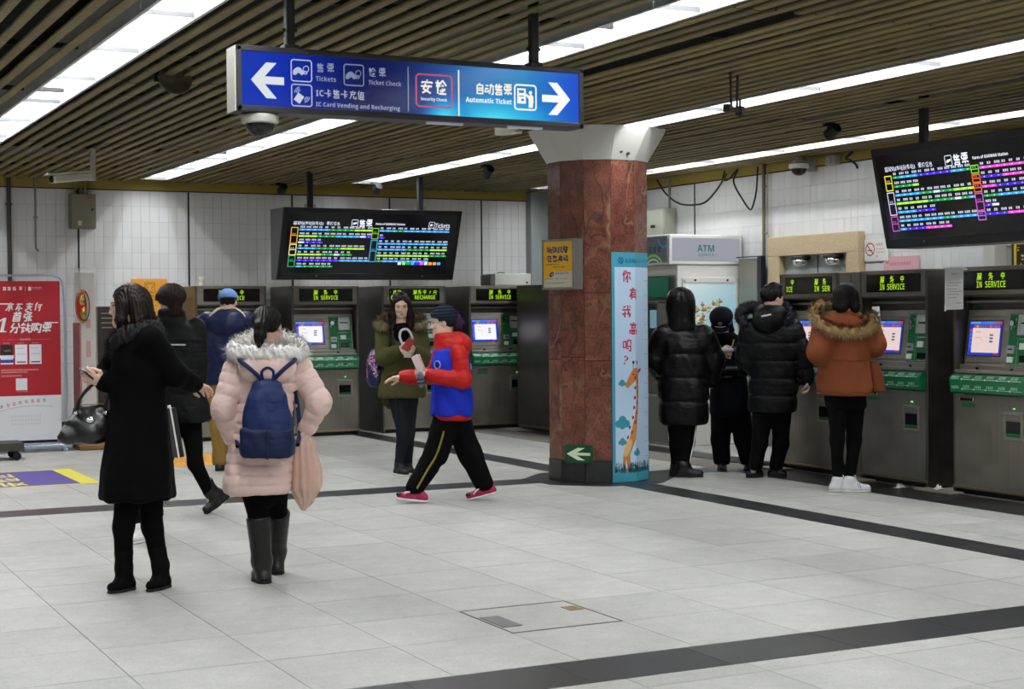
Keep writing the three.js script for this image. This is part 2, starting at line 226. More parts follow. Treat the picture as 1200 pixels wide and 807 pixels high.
// ceiling: dark void, bent-metal slats hung along z with rows of light troughs between them
const ceiling = struct(new THREE.Group(), 'ceiling');
mesh('slab', box(RIGHT - LEFT + 0.6, 0.2, FRONT - BACK + 0.6, (LEFT + RIGHT) / 2, 3.52, (BACK + FRONT) / 2), voidMat, ceiling);
const ROWS = [[-0.29, -17.9], [2.11, -18.1], [4.48, -18.1], [6.94, -17.76], [9.36, -17.72]];   // middle of each light row, its far end
{
  const r = rng(77), W = 0.062, H = 0.018, L = 0.0, geo = new Map();
  const slatGeo = (len) => { const k = len.toFixed(2); if (!geo.has(k)) {
    const s = new THREE.Shape(); s.moveTo(-W / 2, H); s.lineTo(-W / 2, 0.006); s.lineTo(-W / 2 + 0.006, 0); s.lineTo(W / 2 - 0.006, 0); s.lineTo(W / 2, 0.006); s.lineTo(W / 2, H); s.closePath();
    geo.set(k, uvBox(new THREE.ExtrudeGeometry(s, { depth: +k, bevelEnabled: false }))); } return geo.get(k); };
  const rest = [];
  let n = 0;
  for (let x = RIGHT - 0.09; x > LEFT; x -= 0.131) {
    if (ROWS.some(([c]) => Math.abs(c - x) < 0.165)) continue;
    n++;
    const ends = [BACK + 0.03 + 0.02 * r(), -14.55 + (n % 7) * 0.03, -10.6 + ((n * 3) % 5) * 0.05, -6.72 - (n % 2) * 0.02, -2.8, FRONT];
    for (let i = 0; i + 1 < ends.length; i++) {
      const z0 = Math.round(ends[i] * 50) / 50 + 0.003, len = Math.round((ends[i + 1] - ends[i]) * 50) / 50 - 0.006, y = CEIL + 0.005 * (r() - 0.35), m = slatMats[Math.floor(r() * r() * 4)], dx = 0.006 * (r() - 0.5), tilt = (r() - 0.5) * 0.002;
      const gone = r() < 0.012 && i < 3;
      if (gone) continue;
      if (x > 0.9 && i < 4) mesh('slat', slatGeo(len), m, ceiling, [x + dx, y, z0], [tilt, 0, (r() - 0.5) * 0.02]); else rest.push(slatGeo(len).clone().translate(x, y, z0));
    }
  }
  mesh('far_slats', mergeGeometries(rest), slatMats[1], ceiling).userData.kind = 'stuff';
  for (let z = -17.6; z < 4; z += 1.95) mesh('hanger_rail', box(RIGHT - LEFT, 0.03, 0.04, (RIGHT + LEFT) / 2, CEIL + 0.085, z), M(0x1c1b18, 0.8), ceiling);
}
// light fittings: white trough with two tubes, light of the same size just below them
const plateMat = M(0x5a5b5c, 0.5), holderMat = M(0xa0a1a1, 0.5);
const reflector = M(0xc4c5c4, 0.5), tubeMat = M(0xffffff, 0.4, { emissive: 0xf4faff, emissiveIntensity: TUBE_GLOW });
const FIX = 1.24;
const fixGeo = { housing: merge([box(0.29, 0.006, FIX - 0.004, 0, 0.287), box(0.006, 0.29, FIX - 0.004, -0.142, 0.145), box(0.006, 0.29, FIX - 0.004, 0.142, 0.145), box(0.02, 0.004, FIX - 0.004, -0.150, 0.001), box(0.02, 0.004, FIX - 0.004, 0.150, 0.001)]), tube: cyl(0.018, 0.018, 1.12, 12).rotateX(Math.PI / 2), cap: box(0.30, 0.29, 0.006), plate: box(0.276, 0.03, 0.005), blade: merge([rbox(0.05, 0.05, 0.07, 0.012)]) };
function ceilingLight(x, z, label, group, last) {
  const t = thing('ceiling_light', label, 'ceiling light', [x, CEIL, z], 0, group);
  mesh('housing', fixGeo.housing, reflector, t);
  for (const s of [-1, 1]) { mesh('tube', fixGeo.tube, tubeMat, t, [s * 0.066, 0.235, 0]); for (const e of [-1, 1]) mesh('lamp_holder', fixGeo.blade, holderMat, t, [s * 0.066, 0.235, e * (FIX / 2 - 0.04)]); }
  if (last) mesh('end_cap', fixGeo.cap, reflector, t, [0, 0.145, -FIX / 2 - 0.002]);
  mesh('end_plate', fixGeo.plate, plateMat, t, [0, 0.02, -FIX / 2 + 0.004]);
  for (const s of [-1, 1]) { const l = new THREE.RectAreaLight(LIGHT_TINT, TUBE_LIGHT, 0.034, 1.1); l.position.set(s * 0.066, 0.214, 0); l.rotation.x = -Math.PI / 2; l.name = 'lamp'; t.add(l); }
}
const ROWNAME = ['row left of the picture', 'row at the upper left corner', 'row behind the hanging sign', 'row over the pillar', 'row along the right wall'];
const ORD = 'first second third fourth fifth sixth seventh eighth ninth tenth eleventh twelfth thirteenth fourteenth fifteenth sixteenth seventeenth'.split(' ');
ROWS.forEach(([x, end], i) => { for (let k = 0; k < 16; k++) { const z = end + FIX * (k + 0.5); ceilingLight(x, z, `twin-tube light trough, ${ORD[k]} from the back wall in the ${ROWNAME[i]}`, `light troughs of the ${ROWNAME[i]}`, k === 0); } });
// pillar: twelve granite faces on a black plinth under a flared white capital
const PILLAR = [6.875, -11.957], PR = 0.447;
const pillar = struct(new THREE.Group(), 'pillar_1'); pillar.position.set(PILLAR[0], 0, PILLAR[1]); pillar.rotation.y = Math.atan2(-PILLAR[0], -PILLAR[1]);   // a face looks at the camera's side
{
  const face = (y0, y1, r, gap = 0.004) => uvBox(new RoundedBoxGeometry(2 * r * Math.tan(Math.PI / 12) - gap, y1 - y0 - 0.004, 0.03, 1, 0.003));
  mesh('core', new THREE.CylinderGeometry(PR * 0.96 - 0.03, PR * 0.96 - 0.03, 2.78, 24).translate(0, 1.39, 0), joint, pillar);
  const ap = PR * Math.cos(Math.PI / 12), levels = [[0.19, 1.06], [1.06, 1.62], [1.62, 2.765]];
  for (let i = 0; i < 12; i++) {
    const a = i * Math.PI / 6, lv = i % 2 ? [[0.19, 1.08], [1.08, 2.765]] : i % 4 ? levels : [[0.19, 1.05], [1.05, 1.63], [1.63, 2.765]];
    lv.forEach(([y0, y1], k) => mesh('granite_panel', face(y0, y1, ap), graniteMats[(i * 5 + k * 3 + 1) % 4], pillar, [Math.sin(a) * (ap - 0.015), (y0 + y1) / 2, Math.cos(a) * (ap - 0.015)], [0, a, 0]));
    mesh('plinth', face(0, 0.19, ap), bandMat, pillar, [Math.sin(a) * (ap - 0.009), 0.095, Math.cos(a) * (ap - 0.009)], [0, a, 0]);
    // capital panel: a flat trapezoid leaning outwards
    const t = Math.tan(Math.PI / 12), r0 = ap + 0.004, r1 = 0.60, y0 = 2.765, y1 = 3.042, s = new THREE.Shape(); const L = Math.hypot(r1 - r0, y1 - y0);
    s.moveTo(-r0 * t + 0.0015, 0); s.lineTo(r0 * t - 0.0015, 0); s.lineTo(r1 * t - 0.0015, L); s.lineTo(-r1 * t + 0.0015, L); s.closePath();
    const g = new THREE.ExtrudeGeometry(s, { depth: 0.012, bevelEnabled: false }); g.translate(0, 0, -0.012); g.rotateX(Math.atan2(r1 - r0, y1 - y0)); g.translate(0, y0, r0);
    mesh('capital_panel', g, M(0xc9c8c2, 0.4), pillar, [0, 0, 0], [0, a, 0]);
  }
  mesh('capital_core', new THREE.CylinderGeometry(0.555, 0.41, 0.27, 24).translate(0, 2.90, 0), joint, pillar);
  const holes = []; for (const x of [-0.035, 0.035]) holes.push(cyl(0.014, 0.014, 0.012, 12).rotateX(Math.PI / 2).translate(x, 0, 0));
  const a = Math.PI / 6, rr = 0.475; mesh('capital_holes', merge(holes), blackMat, pillar, [Math.sin(a) * rr, 2.825, Math.cos(a) * rr], [-0.5, a, 0]);
}
const pillarFace = (i, y, off = 0.004) => { const a = i * Math.PI / 6 + pillar.rotation.y, d = PR * Math.cos(Math.PI / 12) + off; return { pos: [PILLAR[0] + Math.sin(a) * d, y, PILLAR[1] + Math.cos(a) * d], turn: a / D2R }; };
// ---------------------------------------------------------------- hanging direction sign
const glow = (t, k = 1, r = 0.35) => M(0x050505, r, { emissive: 0xffffff, emissiveMap: t, emissiveIntensity: k });
const drawArrow = (g, x, y, w, h, dir, color) => { g.fillStyle = color; g.beginPath(); const X = (u) => (dir < 0 ? x + u * w : x + w - u * w), p = [[0, 0.5], [0.46, 0], [0.78, 0], [0.42, 0.39], [1, 0.39], [1, 0.61], [0.42, 0.61], [0.78, 1], [0.46, 1]]; p.forEach(([u, v], i) => (i ? g.lineTo(X(u), y + v * h) : g.moveTo(X(u), y + v * h))); g.closePath(); g.fill(); };
function handIcon(g, x, y, s, c) { g.strokeStyle = c; g.lineWidth = s * 0.055; roundRect(g, x, y, s, s, s * 0.12); g.stroke(); g.fillStyle = c; g.beginPath(); g.moveTo(x + s * 0.08, y + s * 0.52); g.quadraticCurveTo(x + s * 0.34, y + s * 0.2, x + s * 0.52, y + s * 0.44); g.lineTo(x + s * 0.66, y + s * 0.6); g.lineTo(x + s * 0.52, y + s * 0.72); g.lineTo(x + s * 0.36, y + s * 0.6); g.lineTo(x + s * 0.2, y + s * 0.72); g.lineTo(x + s * 0.08, y + s * 0.7); g.closePath(); g.fill(); g.lineWidth = s * 0.04; g.beginPath(); g.ellipse(x + s * 0.72, y + s * 0.42, s * 0.13, s * 0.16, 0.5, 0, 7); g.stroke(); g.beginPath(); g.ellipse(x + s * 0.68, y + s * 0.58, s * 0.1, s * 0.07, 0.3, 0, 7); g.stroke(); }
const signTex = ctex(2048, 290, (g, w, h) => {
  // the tubes behind the face burn brightest towards the lower right; the middle tube is weak
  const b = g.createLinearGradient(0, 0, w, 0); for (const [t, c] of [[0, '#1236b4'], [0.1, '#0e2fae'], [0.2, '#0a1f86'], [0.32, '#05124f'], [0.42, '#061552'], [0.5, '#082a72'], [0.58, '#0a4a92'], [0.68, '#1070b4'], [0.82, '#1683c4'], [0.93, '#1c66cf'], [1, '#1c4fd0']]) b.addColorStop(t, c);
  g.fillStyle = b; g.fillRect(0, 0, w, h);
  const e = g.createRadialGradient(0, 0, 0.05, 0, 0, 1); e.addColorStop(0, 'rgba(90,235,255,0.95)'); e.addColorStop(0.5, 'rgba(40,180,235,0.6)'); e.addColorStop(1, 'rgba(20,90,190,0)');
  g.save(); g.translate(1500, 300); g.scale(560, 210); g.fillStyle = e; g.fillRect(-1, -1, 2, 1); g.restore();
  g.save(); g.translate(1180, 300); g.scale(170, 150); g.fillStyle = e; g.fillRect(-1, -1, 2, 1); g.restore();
  const w1 = '#dfe6ea', w2 = '#8d97ac', w3 = '#fbf3df';
  drawArrow(g, 51, 54, 184, 192, -1, w1); drawArrow(g, 1802, 60, 187, 190, 1, '#ffffff');
  handIcon(g, 276, 29, 115, '#b9c4d4'); handIcon(g, 578, 35, 114, '#7d88a0');
  g.strokeStyle = '#b9c4d4'; g.lineWidth = 6; roundRect(g, 277, 162, 114, 116, 14); g.stroke(); g.fillStyle = '#c9d2dc'; g.save(); g.translate(318, 236); g.rotate(0.6); g.fillRect(-20, -24, 40, 48); g.restore();
  for (let i = 1; i < 4; i++) { g.lineWidth = 4; g.beginPath(); g.arc(330, 212, 10 + 9 * i, 3.3, 4.5); g.stroke(); g.beginPath(); g.arc(344, 222, 8 + 9 * i, 0.15, 1.4); g.stroke(); }
  glyphs(g, '售票', 419, 39, 46, w2, 0.12, 1.3); latin(g, 'Tickets', 414, 136, 36, w2, 118);
  glyphs(g, '检票', 722, 45, 46, w2, 0.12, 1.3); latin(g, 'Ticket Check', 720, 138, 34, w2, 196);
  glyphs(g, 'IC卡售卡充值', 413, 178, 46, '#a9b2c0', 0.12, 1.04); latin(g, 'IC Card Vending and Recharging', 413, 274, 33, '#98a2b6', 495);
  g.fillStyle = '#9c9a86'; g.fillRect(955, 24, 5, 252); g.fillStyle = w3; g.fillRect(1264, 24, 8, 262);
  g.strokeStyle = '#c8485a'; g.lineWidth = 9; roundRect(g, 1006, 62, 220, 180, 22); g.stroke();
  glyphs(g, '安检', 1035, 90, 76, w3, 0.13, 1.16); latin(g, 'Security Check', 1033, 208, 24, '#f0eee0', 162);
  glyphs(g, '自动售票', 1372, 90, 60, w3, 0.14, 1.0); latin(g, 'Automatic Ticket', 1312, 203, 40, '#ffffff', 292);
  g.strokeStyle = '#fffaf0'; g.lineWidth = 10; roundRect(g, 1624, 86, 138, 142, 18); g.stroke(); g.fillStyle = '#fffaf0'; g.fillRect(1640, 106, 56, 88); g.fillStyle = '#1b86c0'; g.fillRect(1650, 116, 34, 16); g.fillRect(1652, 148, 32, 5); g.fillRect(1666, 166, 18, 12);
  g.fillStyle = '#fffaf0'; g.beginPath(); g.arc(1726, 128, 11, 0, 7); g.fill(); g.beginPath(); g.moveTo(1700, 134); g.lineTo(1716, 146); g.lineTo(1728, 138); g.lineTo(1744, 146); g.lineTo(1746, 180); g.lineTo(1740, 216); g.lineTo(1714, 216); g.lineTo(1714, 168); g.lineTo(1696, 146); g.closePath(); g.fill();
});
{
  const W = 1.892, H = 0.315, D = 0.15, t = thing('hanging_sign', 'long blue backlit direction sign with white arrows at both ends, hung under the ceiling', 'sign', [3.141, 2.602, -7.325]);
  const fr = M(0x3c3c40, 0.42, { metalness: 0.4 });
  mesh('casing', rbox(W, H, D - 0.01, 0.008, 0, 0, -0.004), fr, t);
  mesh('frame', merge([rbox(W, 0.028, 0.02, 0.005, 0, H / 2 - 0.014, D / 2 - 0.004), rbox(W, 0.03, 0.02, 0.005, 0, -H / 2 + 0.015, D / 2 - 0.004), rbox(0.027, H, 0.02, 0.005, -W / 2 + 0.0135, 0, D / 2 - 0.004), rbox(0.027, H, 0.02, 0.005, W / 2 - 0.0135, 0, D / 2 - 0.004)]), fr, t);
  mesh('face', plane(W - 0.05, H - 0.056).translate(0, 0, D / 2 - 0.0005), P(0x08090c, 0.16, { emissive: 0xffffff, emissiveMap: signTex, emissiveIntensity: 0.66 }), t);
  for (const s of [-1, 1]) mesh('end_panel', rbox(0.006, H - 0.004, D - 0.012, 0.002, s * (W / 2 + 0.002), 0, -0.004), M(0xcfccc2, 0.5), t).userData.label = 'white end panel';
  for (const x of [-0.655, 0.69]) { mesh('hanger', rbox(0.045, 0.62, 0.045, 0.006, x, H / 2 + 0.31, 0), M(0x17171a, 0.5), t); mesh('clamp', merge([rbox(0.075, 0.03, 0.075, 0.005, x, H / 2 + 0.012, 0), cyl(0.01, 0.01, 0.075, 8, 0, 0, 0).rotateZ(Math.PI / 2).translate(x, H / 2 + 0.10, 0)]), M(0x17171a, 0.5), t); }
  for (const x of [0.16, 0.62]) mesh('lamp_strip', rbox(0.2, 0.012, 0.03, 0.004, x, -H / 2 - 0.005, 0.03), M(0x9fa2ab, 0.4, { emissive: 0x9aa0b4, emissiveIntensity: 0.25 }), t);
}
// ---------------------------------------------------------------- fare boards
const FC = { b: '#39a6ff', v: '#4424ff', g: '#1f9a48', y: '#9be037', m: '#ff4fd8', w: '#c9d4ff' };
function boardTex(title, rowsL, rowsR, boxesL, boxesR, legend, seed, tail) {
  return ctex(1536, 560, (g, w, h) => {
    g.fillStyle = '#020204'; g.fillRect(0, 0, w, h); const white = '#e8ecff';
    glyphs(g, '国贸站(本站到各站)', 62, 84, 30, white, 0.1, 1.0); glyphs(g, '票价信息', 350, 84, 30, white, 0.1, 1.0);
    g.strokeStyle = white; g.lineWidth = 4; roundRect(g, 572, 62, 54, 62, 8); g.stroke(); g.fillStyle = white; g.beginPath(); g.ellipse(594, 96, 14, 9, -0.4, 0, 7); g.fill(); g.fillRect(604, 84, 14, 14);
    glyphs(g, '售票', 636, 60, 62, white, 0.12, 1.02); latin(g, 'Fares of GUOMAO Station', 786, 104, 25, white, 268);
    if (tail) { roundRect(g, 1276, 70, 50, 54, 8); g.strokeStyle = white; g.lineWidth = 4; g.stroke(); g.fillStyle = white; g.beginPath(); g.ellipse(1298, 98, 13, 9, -0.4, 0, 7); g.fill(); latin(g, 'Tickets', 1332, 120, 54, white, 142, false); }
    const r = rng(seed), W = 54;
    const row = (x, y, s) => { let i = 0; for (const m of s.match(/\w\d+/g)) { for (let k = 0; k < +m.slice(1); k++, i++) { const X = x + i * W; scribble(g, X + 6, y - 24, 15, 2 + Math.floor(r() * 2), white, seed + i * 7 + y, 0.16, 0.95); g.fillStyle = FC[m[0]]; g.fillRect(X, y, W - 2, 15); g.fillStyle = 'rgba(255,255,255,0.75)'; g.fillRect(X + W / 2 - 4, y + 4, 8, 7); } } };
    rowsL.forEach(([y, s]) => row(118, y, s)); rowsR.forEach(([y, s]) => row(828, y, s));
    for (const [x, y0, y1, c] of [...boxesL.map((b) => [50, ...b]), ...boxesR.map((b) => [764, ...b])]) { g.strokeStyle = c; g.lineWidth = 6; g.strokeRect(x, y0, 56, y1 - y0); g.fillStyle = c; g.fillRect(x, (y0 + y1) / 2 - 2, 56, 5); scribble(g, x + 8, (y0 + y1) / 2 - 20, 15, 2, c, seed + y0); }
    if (legend) [...'wygbvmworb'].forEach((c, i) => { g.fillStyle = FC[c] ?? '#ff9a3c'; g.fillRect(1030 + i * 41, 444, 32, 26); });
  });
}
const boardL = boardTex('', [[150, 'b5g4y3'], [208, 'y3g3b4w1v1'], [264, 'w1v3'], [318, 'b3g4y4'], [374, 'y4g2w1g2'], [428, 'v7b5'], [482, 'b1g5']], [[150, 'b3g1b8'], [214, 'v1'], [268, 'b12'], [322, 'b5g4y3'], [378, 'y9g3'], [430, 'g1b8']],
  [[140, 282, '#e8a53c'], [292, 386, '#efe6a0'], [394, 492, '#2fae62']], [[136, 232, '#7ac143'], [246, 442, '#3fa9d8']], true, 31, true);
const boardR = boardTex('', [[150, 'g1b3v5b2g1'], [208, 'g3y1'], [264, 'b4g2w1g2y3'], [318, 'y5g4w1g1b1'], [374, 'b3v3'], [430, 'b7g1b4'], [484, 'b1v3m4']], [[150, 'm12'], [206, 'v3m9'], [264, 'm2v4b4'], [320, 'g2b6v3'], [376, 'v1w1'], [430, 'v3m6v2']],
  [[144, 238, '#e7de3a'], [252, 396, '#d7c6ea'], [408, 500, '#c44bb8']], [[140, 186, '#6fcf3a'], [196, 242, '#ef6a2d'], [250, 300, '#ef6a2d'], [310, 412, '#d44bd0'], [420, 470, '#b06bd8']], false, 53, false);
function fareBoard(tex, tilt, pos, turn, label) {
  const W = 2.155, H = 0.775, t = thing('fare_board', label, 'fare board', pos, turn), s = new THREE.Shape();
  s.moveTo(0, H / 2); s.lineTo(-0.46, H / 2); s.lineTo(-0.46, -H / 2); s.lineTo(-tilt, -H / 2); s.closePath();   // section: z along x
  const g = new THREE.ExtrudeGeometry(s, { depth: W - 0.02, bevelEnabled: true, bevelThickness: 0.01, bevelSize: 0.008, bevelSegments: 2 }); g.rotateY(-Math.PI / 2); g.translate(W / 2 - 0.01, 0, 0);
  mesh('casing', g, M(0x1a1b22, 0.38), t);
  const a = Math.atan2(tilt, H), L = Math.hypot(tilt, H), dirY = Math.cos(a), dirZ = Math.sin(a), f = new THREE.Group();
  const put = (o, v, d) => { o.rotation.x = a; o.position.set(0, v * dirY, -tilt / 2 + v * dirZ - d * dirZ * 0 + d); return o; };
  put(mesh('bezel', merge([rbox(W, 0.052, 0.012, 0.003, 0, L / 2 - 0.022, 0), rbox(W, 0.07, 0.012, 0.003, 0, -L / 2 + 0.03, 0), rbox(0.05, L, 0.012, 0.003, -W / 2 + 0.025, 0, 0), rbox(0.05, L, 0.012, 0.003, W / 2 - 0.025, 0, 0)]), M(0x0c0c12, 0.3), t), 0, 0.012);
  put(mesh('screen', plane(W - 0.09, L - 0.10), P(0x050507, 0.14, { emissive: 0xffffff, emissiveMap: tex, emissiveIntensity: 0.95 }), t), 0.006, 0.0145);
  for (const x of [-0.62, 0.68]) put(mesh('lock', cyl(0.009, 0.009, 0.006, 10).rotateX(Math.PI / 2).translate(x, -L / 2 + 0.035, 0), chrome, t), 0, 0.021);
  for (const x of [-0.70, 0.64]) { mesh('hanger', rbox(0.06, 0.8, 0.06, 0.006, x, H / 2 + 0.4, -0.2), M(0x121214, 0.5), t); mesh('bracket', merge([rbox(0.16, 0.012, 0.1, 0.003, x, H / 2 + 0.012, -0.2), ...[-0.055, 0.055].map((d) => cyl(0.009, 0.009, 0.05, 8, x + d, H / 2 + 0.035, -0.2))]), M(0x8f9092, 0.35, { metalness: 0.8 }), t); }
}
fareBoard(boardL, 0.28, [6.575, 2.248, -16.46], 0, 'wide black lit fare board hung before the back wall over the middle ticket machines');
fareBoard(boardR, 0.16, [8.215, 2.352, -8.80], -90, 'tilted black lit fare board cut by the right edge, hung before the right wall');
// ---------------------------------------------------------------- things on the pillar
{
  const tex = ctex(440, 600, (g, w, h) => {
    g.fillStyle = '#e3ad18'; g.fillRect(0, 0, w, h); g.fillStyle = '#c8c4b4'; g.beginPath(); g.moveTo(150, 392); g.lineTo(w, 392); g.lineTo(w, h); g.lineTo(0, h); g.lineTo(0, 520); g.closePath(); g.fill();
    glyphs(g, '地铁民警', 48, 62, 84, '#1c2a78', 0.16, 1.0); glyphs(g, '在您身边', 48, 178, 84, '#1c2a78', 0.16, 1.0);
    latin(g, 'Subway Police is', 40, 306, 25, '#241c10', 210); latin(g, 'Ready to Help', 140, 342, 27, '#241c10', 190);
    g.fillStyle = '#16224e'; g.beginPath(); g.ellipse(120, 430, 40, 26, -0.7, 0, 7); g.fill(); g.fillStyle = '#c8c4b4'; g.beginPath(); g.ellipse(126, 428, 18, 9, -0.7, 0, 7); g.fill();
    scribble(g, 176, 404, 30, 4, '#2b3560', 4); latin(g, '110', 312, 432, 40, '#c01828');
    scribble(g, 20, 474, 22, 5, '#5a5648', 9); scribble(g, 180, 474, 22, 2, '#5a5648', 19); scribble(g, 250, 476, 17, 6, '#6a6658', 29); scribble(g, 20, 536, 15, 20, '#6a6658', 39, 0.13, 1.0);
  });
  const a = (-2 * Math.PI / 6) * 0.5 + pillar.rotation.y - 0.12, t = thing('police_notice', 'yellow framed police notice box mounted on the upper left of the granite pillar', 'notice', [PILLAR[0] + Math.sin(a) * 0.50, 1.875, PILLAR[1] + Math.cos(a) * 0.50], a / D2R - 5);
  mesh('casing', rbox(0.375, 0.43, 0.11, 0.006, 0, 0, 0), M(0x77756f, 0.4, { metalness: 0.5 }), t);
  mesh('frame', merge([rbox(0.375, 0.02, 0.014, 0.004, 0, 0.205, 0.056), rbox(0.375, 0.02, 0.014, 0.004, 0, -0.205, 0.056), rbox(0.02, 0.43, 0.014, 0.004, -0.178, 0, 0.056), rbox(0.02, 0.43, 0.014, 0.004, 0.178, 0, 0.056)]), M(0x8f8c84, 0.35, { metalness: 0.6 }), t);
  mesh('poster', plane(0.337, 0.392).translate(0, 0, 0.0565), M(0xffffff, 0.3, { map: tex }), t);
}
{
  const tex = ctex(512, 2048, (g, w, h) => {   // drawn for 0.46 m x 1.96 m
    g.fillStyle = '#b9d3ea'; g.fillRect(0, 0, w, h); g.fillStyle = '#3f9bb0'; g.fillRect(0, 0, w, 132); g.fillRect(0, 0, 34, h); g.fillRect(0, h - 120, w, 120);
    g.strokeStyle = '#123f86'; g.lineWidth = 9; g.beginPath(); g.arc(104, 72, 26, 0, 7); g.stroke(); glyphs(g, '北', 90, 56, 30, '#123f86', 0.2); glyphs(g, '北京地铁', 150, 54, 38, '#123f86', 0.13, 0.98); scribble(g, 312, 56, 32, 5, '#2a5c9a', 8);
    const red = '#b3203c'; [['你', 116, 160], ['有', 190, 314], ['我', 116, 470], ['高', 190, 622], ['吗', 116, 774]].forEach(([c, x, y]) => glyphs(g, c, x, y, 104, red, 0.13)); g.font = 'bold 108px serif'; g.fillStyle = red; g.save(); g.translate(110, 990); g.rotate(0.3); g.fillText('?', 0, 0); g.restore();
    for (let i = 0; i < 13; i++) { g.strokeStyle = i % 2 ? '#8a7ab0' : '#c25a7a'; g.lineWidth = 4; const y = 250 + i * 132; g.beginPath(); g.moveTo(w - 78, y); g.lineTo(w - 8, y); g.stroke(); g.lineWidth = 2; for (let k = 1; k < 6; k++) { g.beginPath(); g.moveTo(w - 40, y + k * 22); g.lineTo(w - 8, y + k * 22); g.stroke(); } }
    const cloud = (x, y, s) => { g.fillStyle = '#3a93a6'; g.beginPath(); for (const [a, b, r] of [[-0.6, 0.1, 0.42], [0, -0.25, 0.55], [0.6, 0.1, 0.42], [0, 0.22, 0.5]]) { g.moveTo(x + a * s, y + b * s); g.arc(x + a * s, y + b * s, r * s, 0, 7); } g.fill(); };
    cloud(110, 1165, 42); cloud(112, 1520, 80); cloud(110, 1690, 46); cloud(286, 1790, 50); cloud(220, 1900, 30);
    // an upright long-necked giraffe, plain
    g.fillStyle = '#c9803f'; g.beginPath(); g.moveTo(262, 1050); g.quadraticCurveTo(300, 1300, 240, 1500); g.lineTo(190, 1660); g.lineTo(120, 1800); g.lineTo(110, 1960); g.lineTo(140, 1960); g.lineTo(150, 1840); g.lineTo(172, 1960); g.lineTo(200, 1958); g.lineTo(196, 1800); g.lineTo(262, 1670); g.quadraticCurveTo(330, 1300, 306, 1060); g.closePath(); g.fill();
    g.beginPath(); g.moveTo(300, 1048); g.quadraticCurveTo(270, 1010, 220, 1056); g.lineTo(150, 1170); g.quadraticCurveTo(140, 1210, 176, 1210); g.lineTo(214, 1180); g.lineTo(300, 1120); g.closePath(); g.fill();
    g.fillStyle = '#8c2f2b'; for (let i = 0; i < 15; i++) { const t = i / 14, y = 1120 + t * 620, x = (i % 2 ? 292 : 258) - 90 * t * t - (t > 0.7 ? 20 : 0); g.beginPath(); g.ellipse(x, y, 11, 17, 0.4, 0, 7); g.fill(); }
    g.fillStyle = '#e0b87c'; g.beginPath(); g.ellipse(170, 1745, 34, 84, 0.45, 0, 7); g.fill();
    g.fillStyle = '#3a2622'; for (const x of [236, 284]) { g.fillRect(x - 3, 985, 6, 60); g.beginPath(); g.ellipse(x, 982, 12, 16, 0, 0, 7); g.fill(); } g.beginPath(); g.arc(236, 1090, 8, 0, 7); g.fill(); g.fillStyle = '#8c2f2b'; g.beginPath(); g.ellipse(330, 1058, 34, 13, -0.5, 0, 7); g.fill();
    const r = rng(3); g.strokeStyle = '#1c2b2c'; g.lineWidth = 6; for (let i = 0; i < 90; i++) { const x = 20 + r() * (w - 30), y = h - 120 + 20 * r(); g.beginPath(); g.moveTo(x, y + 24); g.lineTo(x + 16 * (r() - 0.5), y - 60 * r() - 10); g.stroke(); }
  });
  // bent sheet that follows two and a bit of the pillar's faces
  const d = PR + 0.007, a0 = Math.PI / 12 * 1.0 + 0.012, pos = [], uv = [], idx = [], pts = [], ap = d * Math.cos(Math.PI / 12);
  const corner = (k) => { const a = (k + 0.5) * Math.PI / 6, R = ap / Math.cos(Math.PI / 12); return [Math.sin(a) * R, Math.cos(a) * R]; };
  const c = [corner(0), corner(1), corner(2)];
  const lerp = (p, q, t) => [p[0] + (q[0] - p[0]) * t, p[1] + (q[1] - p[1]) * t];
  const path = [lerp(c[0], c[1], 0.0), c[1], lerp(c[1], c[2], 0.96)]; let len = [0]; for (let i = 1; i < path.length; i++) len.push(len[i - 1] + Math.hypot(path[i][0] - path[i - 1][0], path[i][1] - path[i - 1][1])); const total = len.at(-1);
  const y0 = 0.006, y1 = 1.975;
  for (let i = 0; i + 1 < path.length; i++) { const n = [path[i + 1][1] - path[i][1], -(path[i + 1][0] - path[i][0])]; const q = [[path[i], len[i]], [path[i + 1], len[i + 1]]];
    const f = (p, l, y, o) => { pos.push(p[0] * (1 - o), y, p[1] * (1 - o)); uv.push(l / total, (y - y0) / (y1 - y0)); };
    for (const o of [0, 0.006]) { const s = o ? 1 : 0; const b = pos.length / 3; f(q[0][0], q[0][1], y0, o); f(q[1][0], q[1][1], y0, o); f(q[1][0], q[1][1], y1, o); f(q[0][0], q[0][1], y1, o); idx.push(...(s ? [b, b + 2, b + 1, b, b + 3, b + 2] : [b, b + 1, b + 2, b, b + 2, b + 3])); } }
  const g = new THREE.BufferGeometry(); g.setAttribute('position', new THREE.Float32BufferAttribute(pos, 3)); g.setAttribute('uv', new THREE.Float32BufferAttribute(uv, 2)); g.setIndex(idx); const gg = g.toNonIndexed(); gg.computeVertexNormals();
  const t = thing('height_chart', 'tall pale blue height chart with a giraffe, wrapped round the front of the granite pillar', 'height chart', [PILLAR[0], 0, PILLAR[1]], pillar.rotation.y / D2R);
  mesh('sheet', gg, M(0xffffff, 0.4, { map: tex }), t);
}
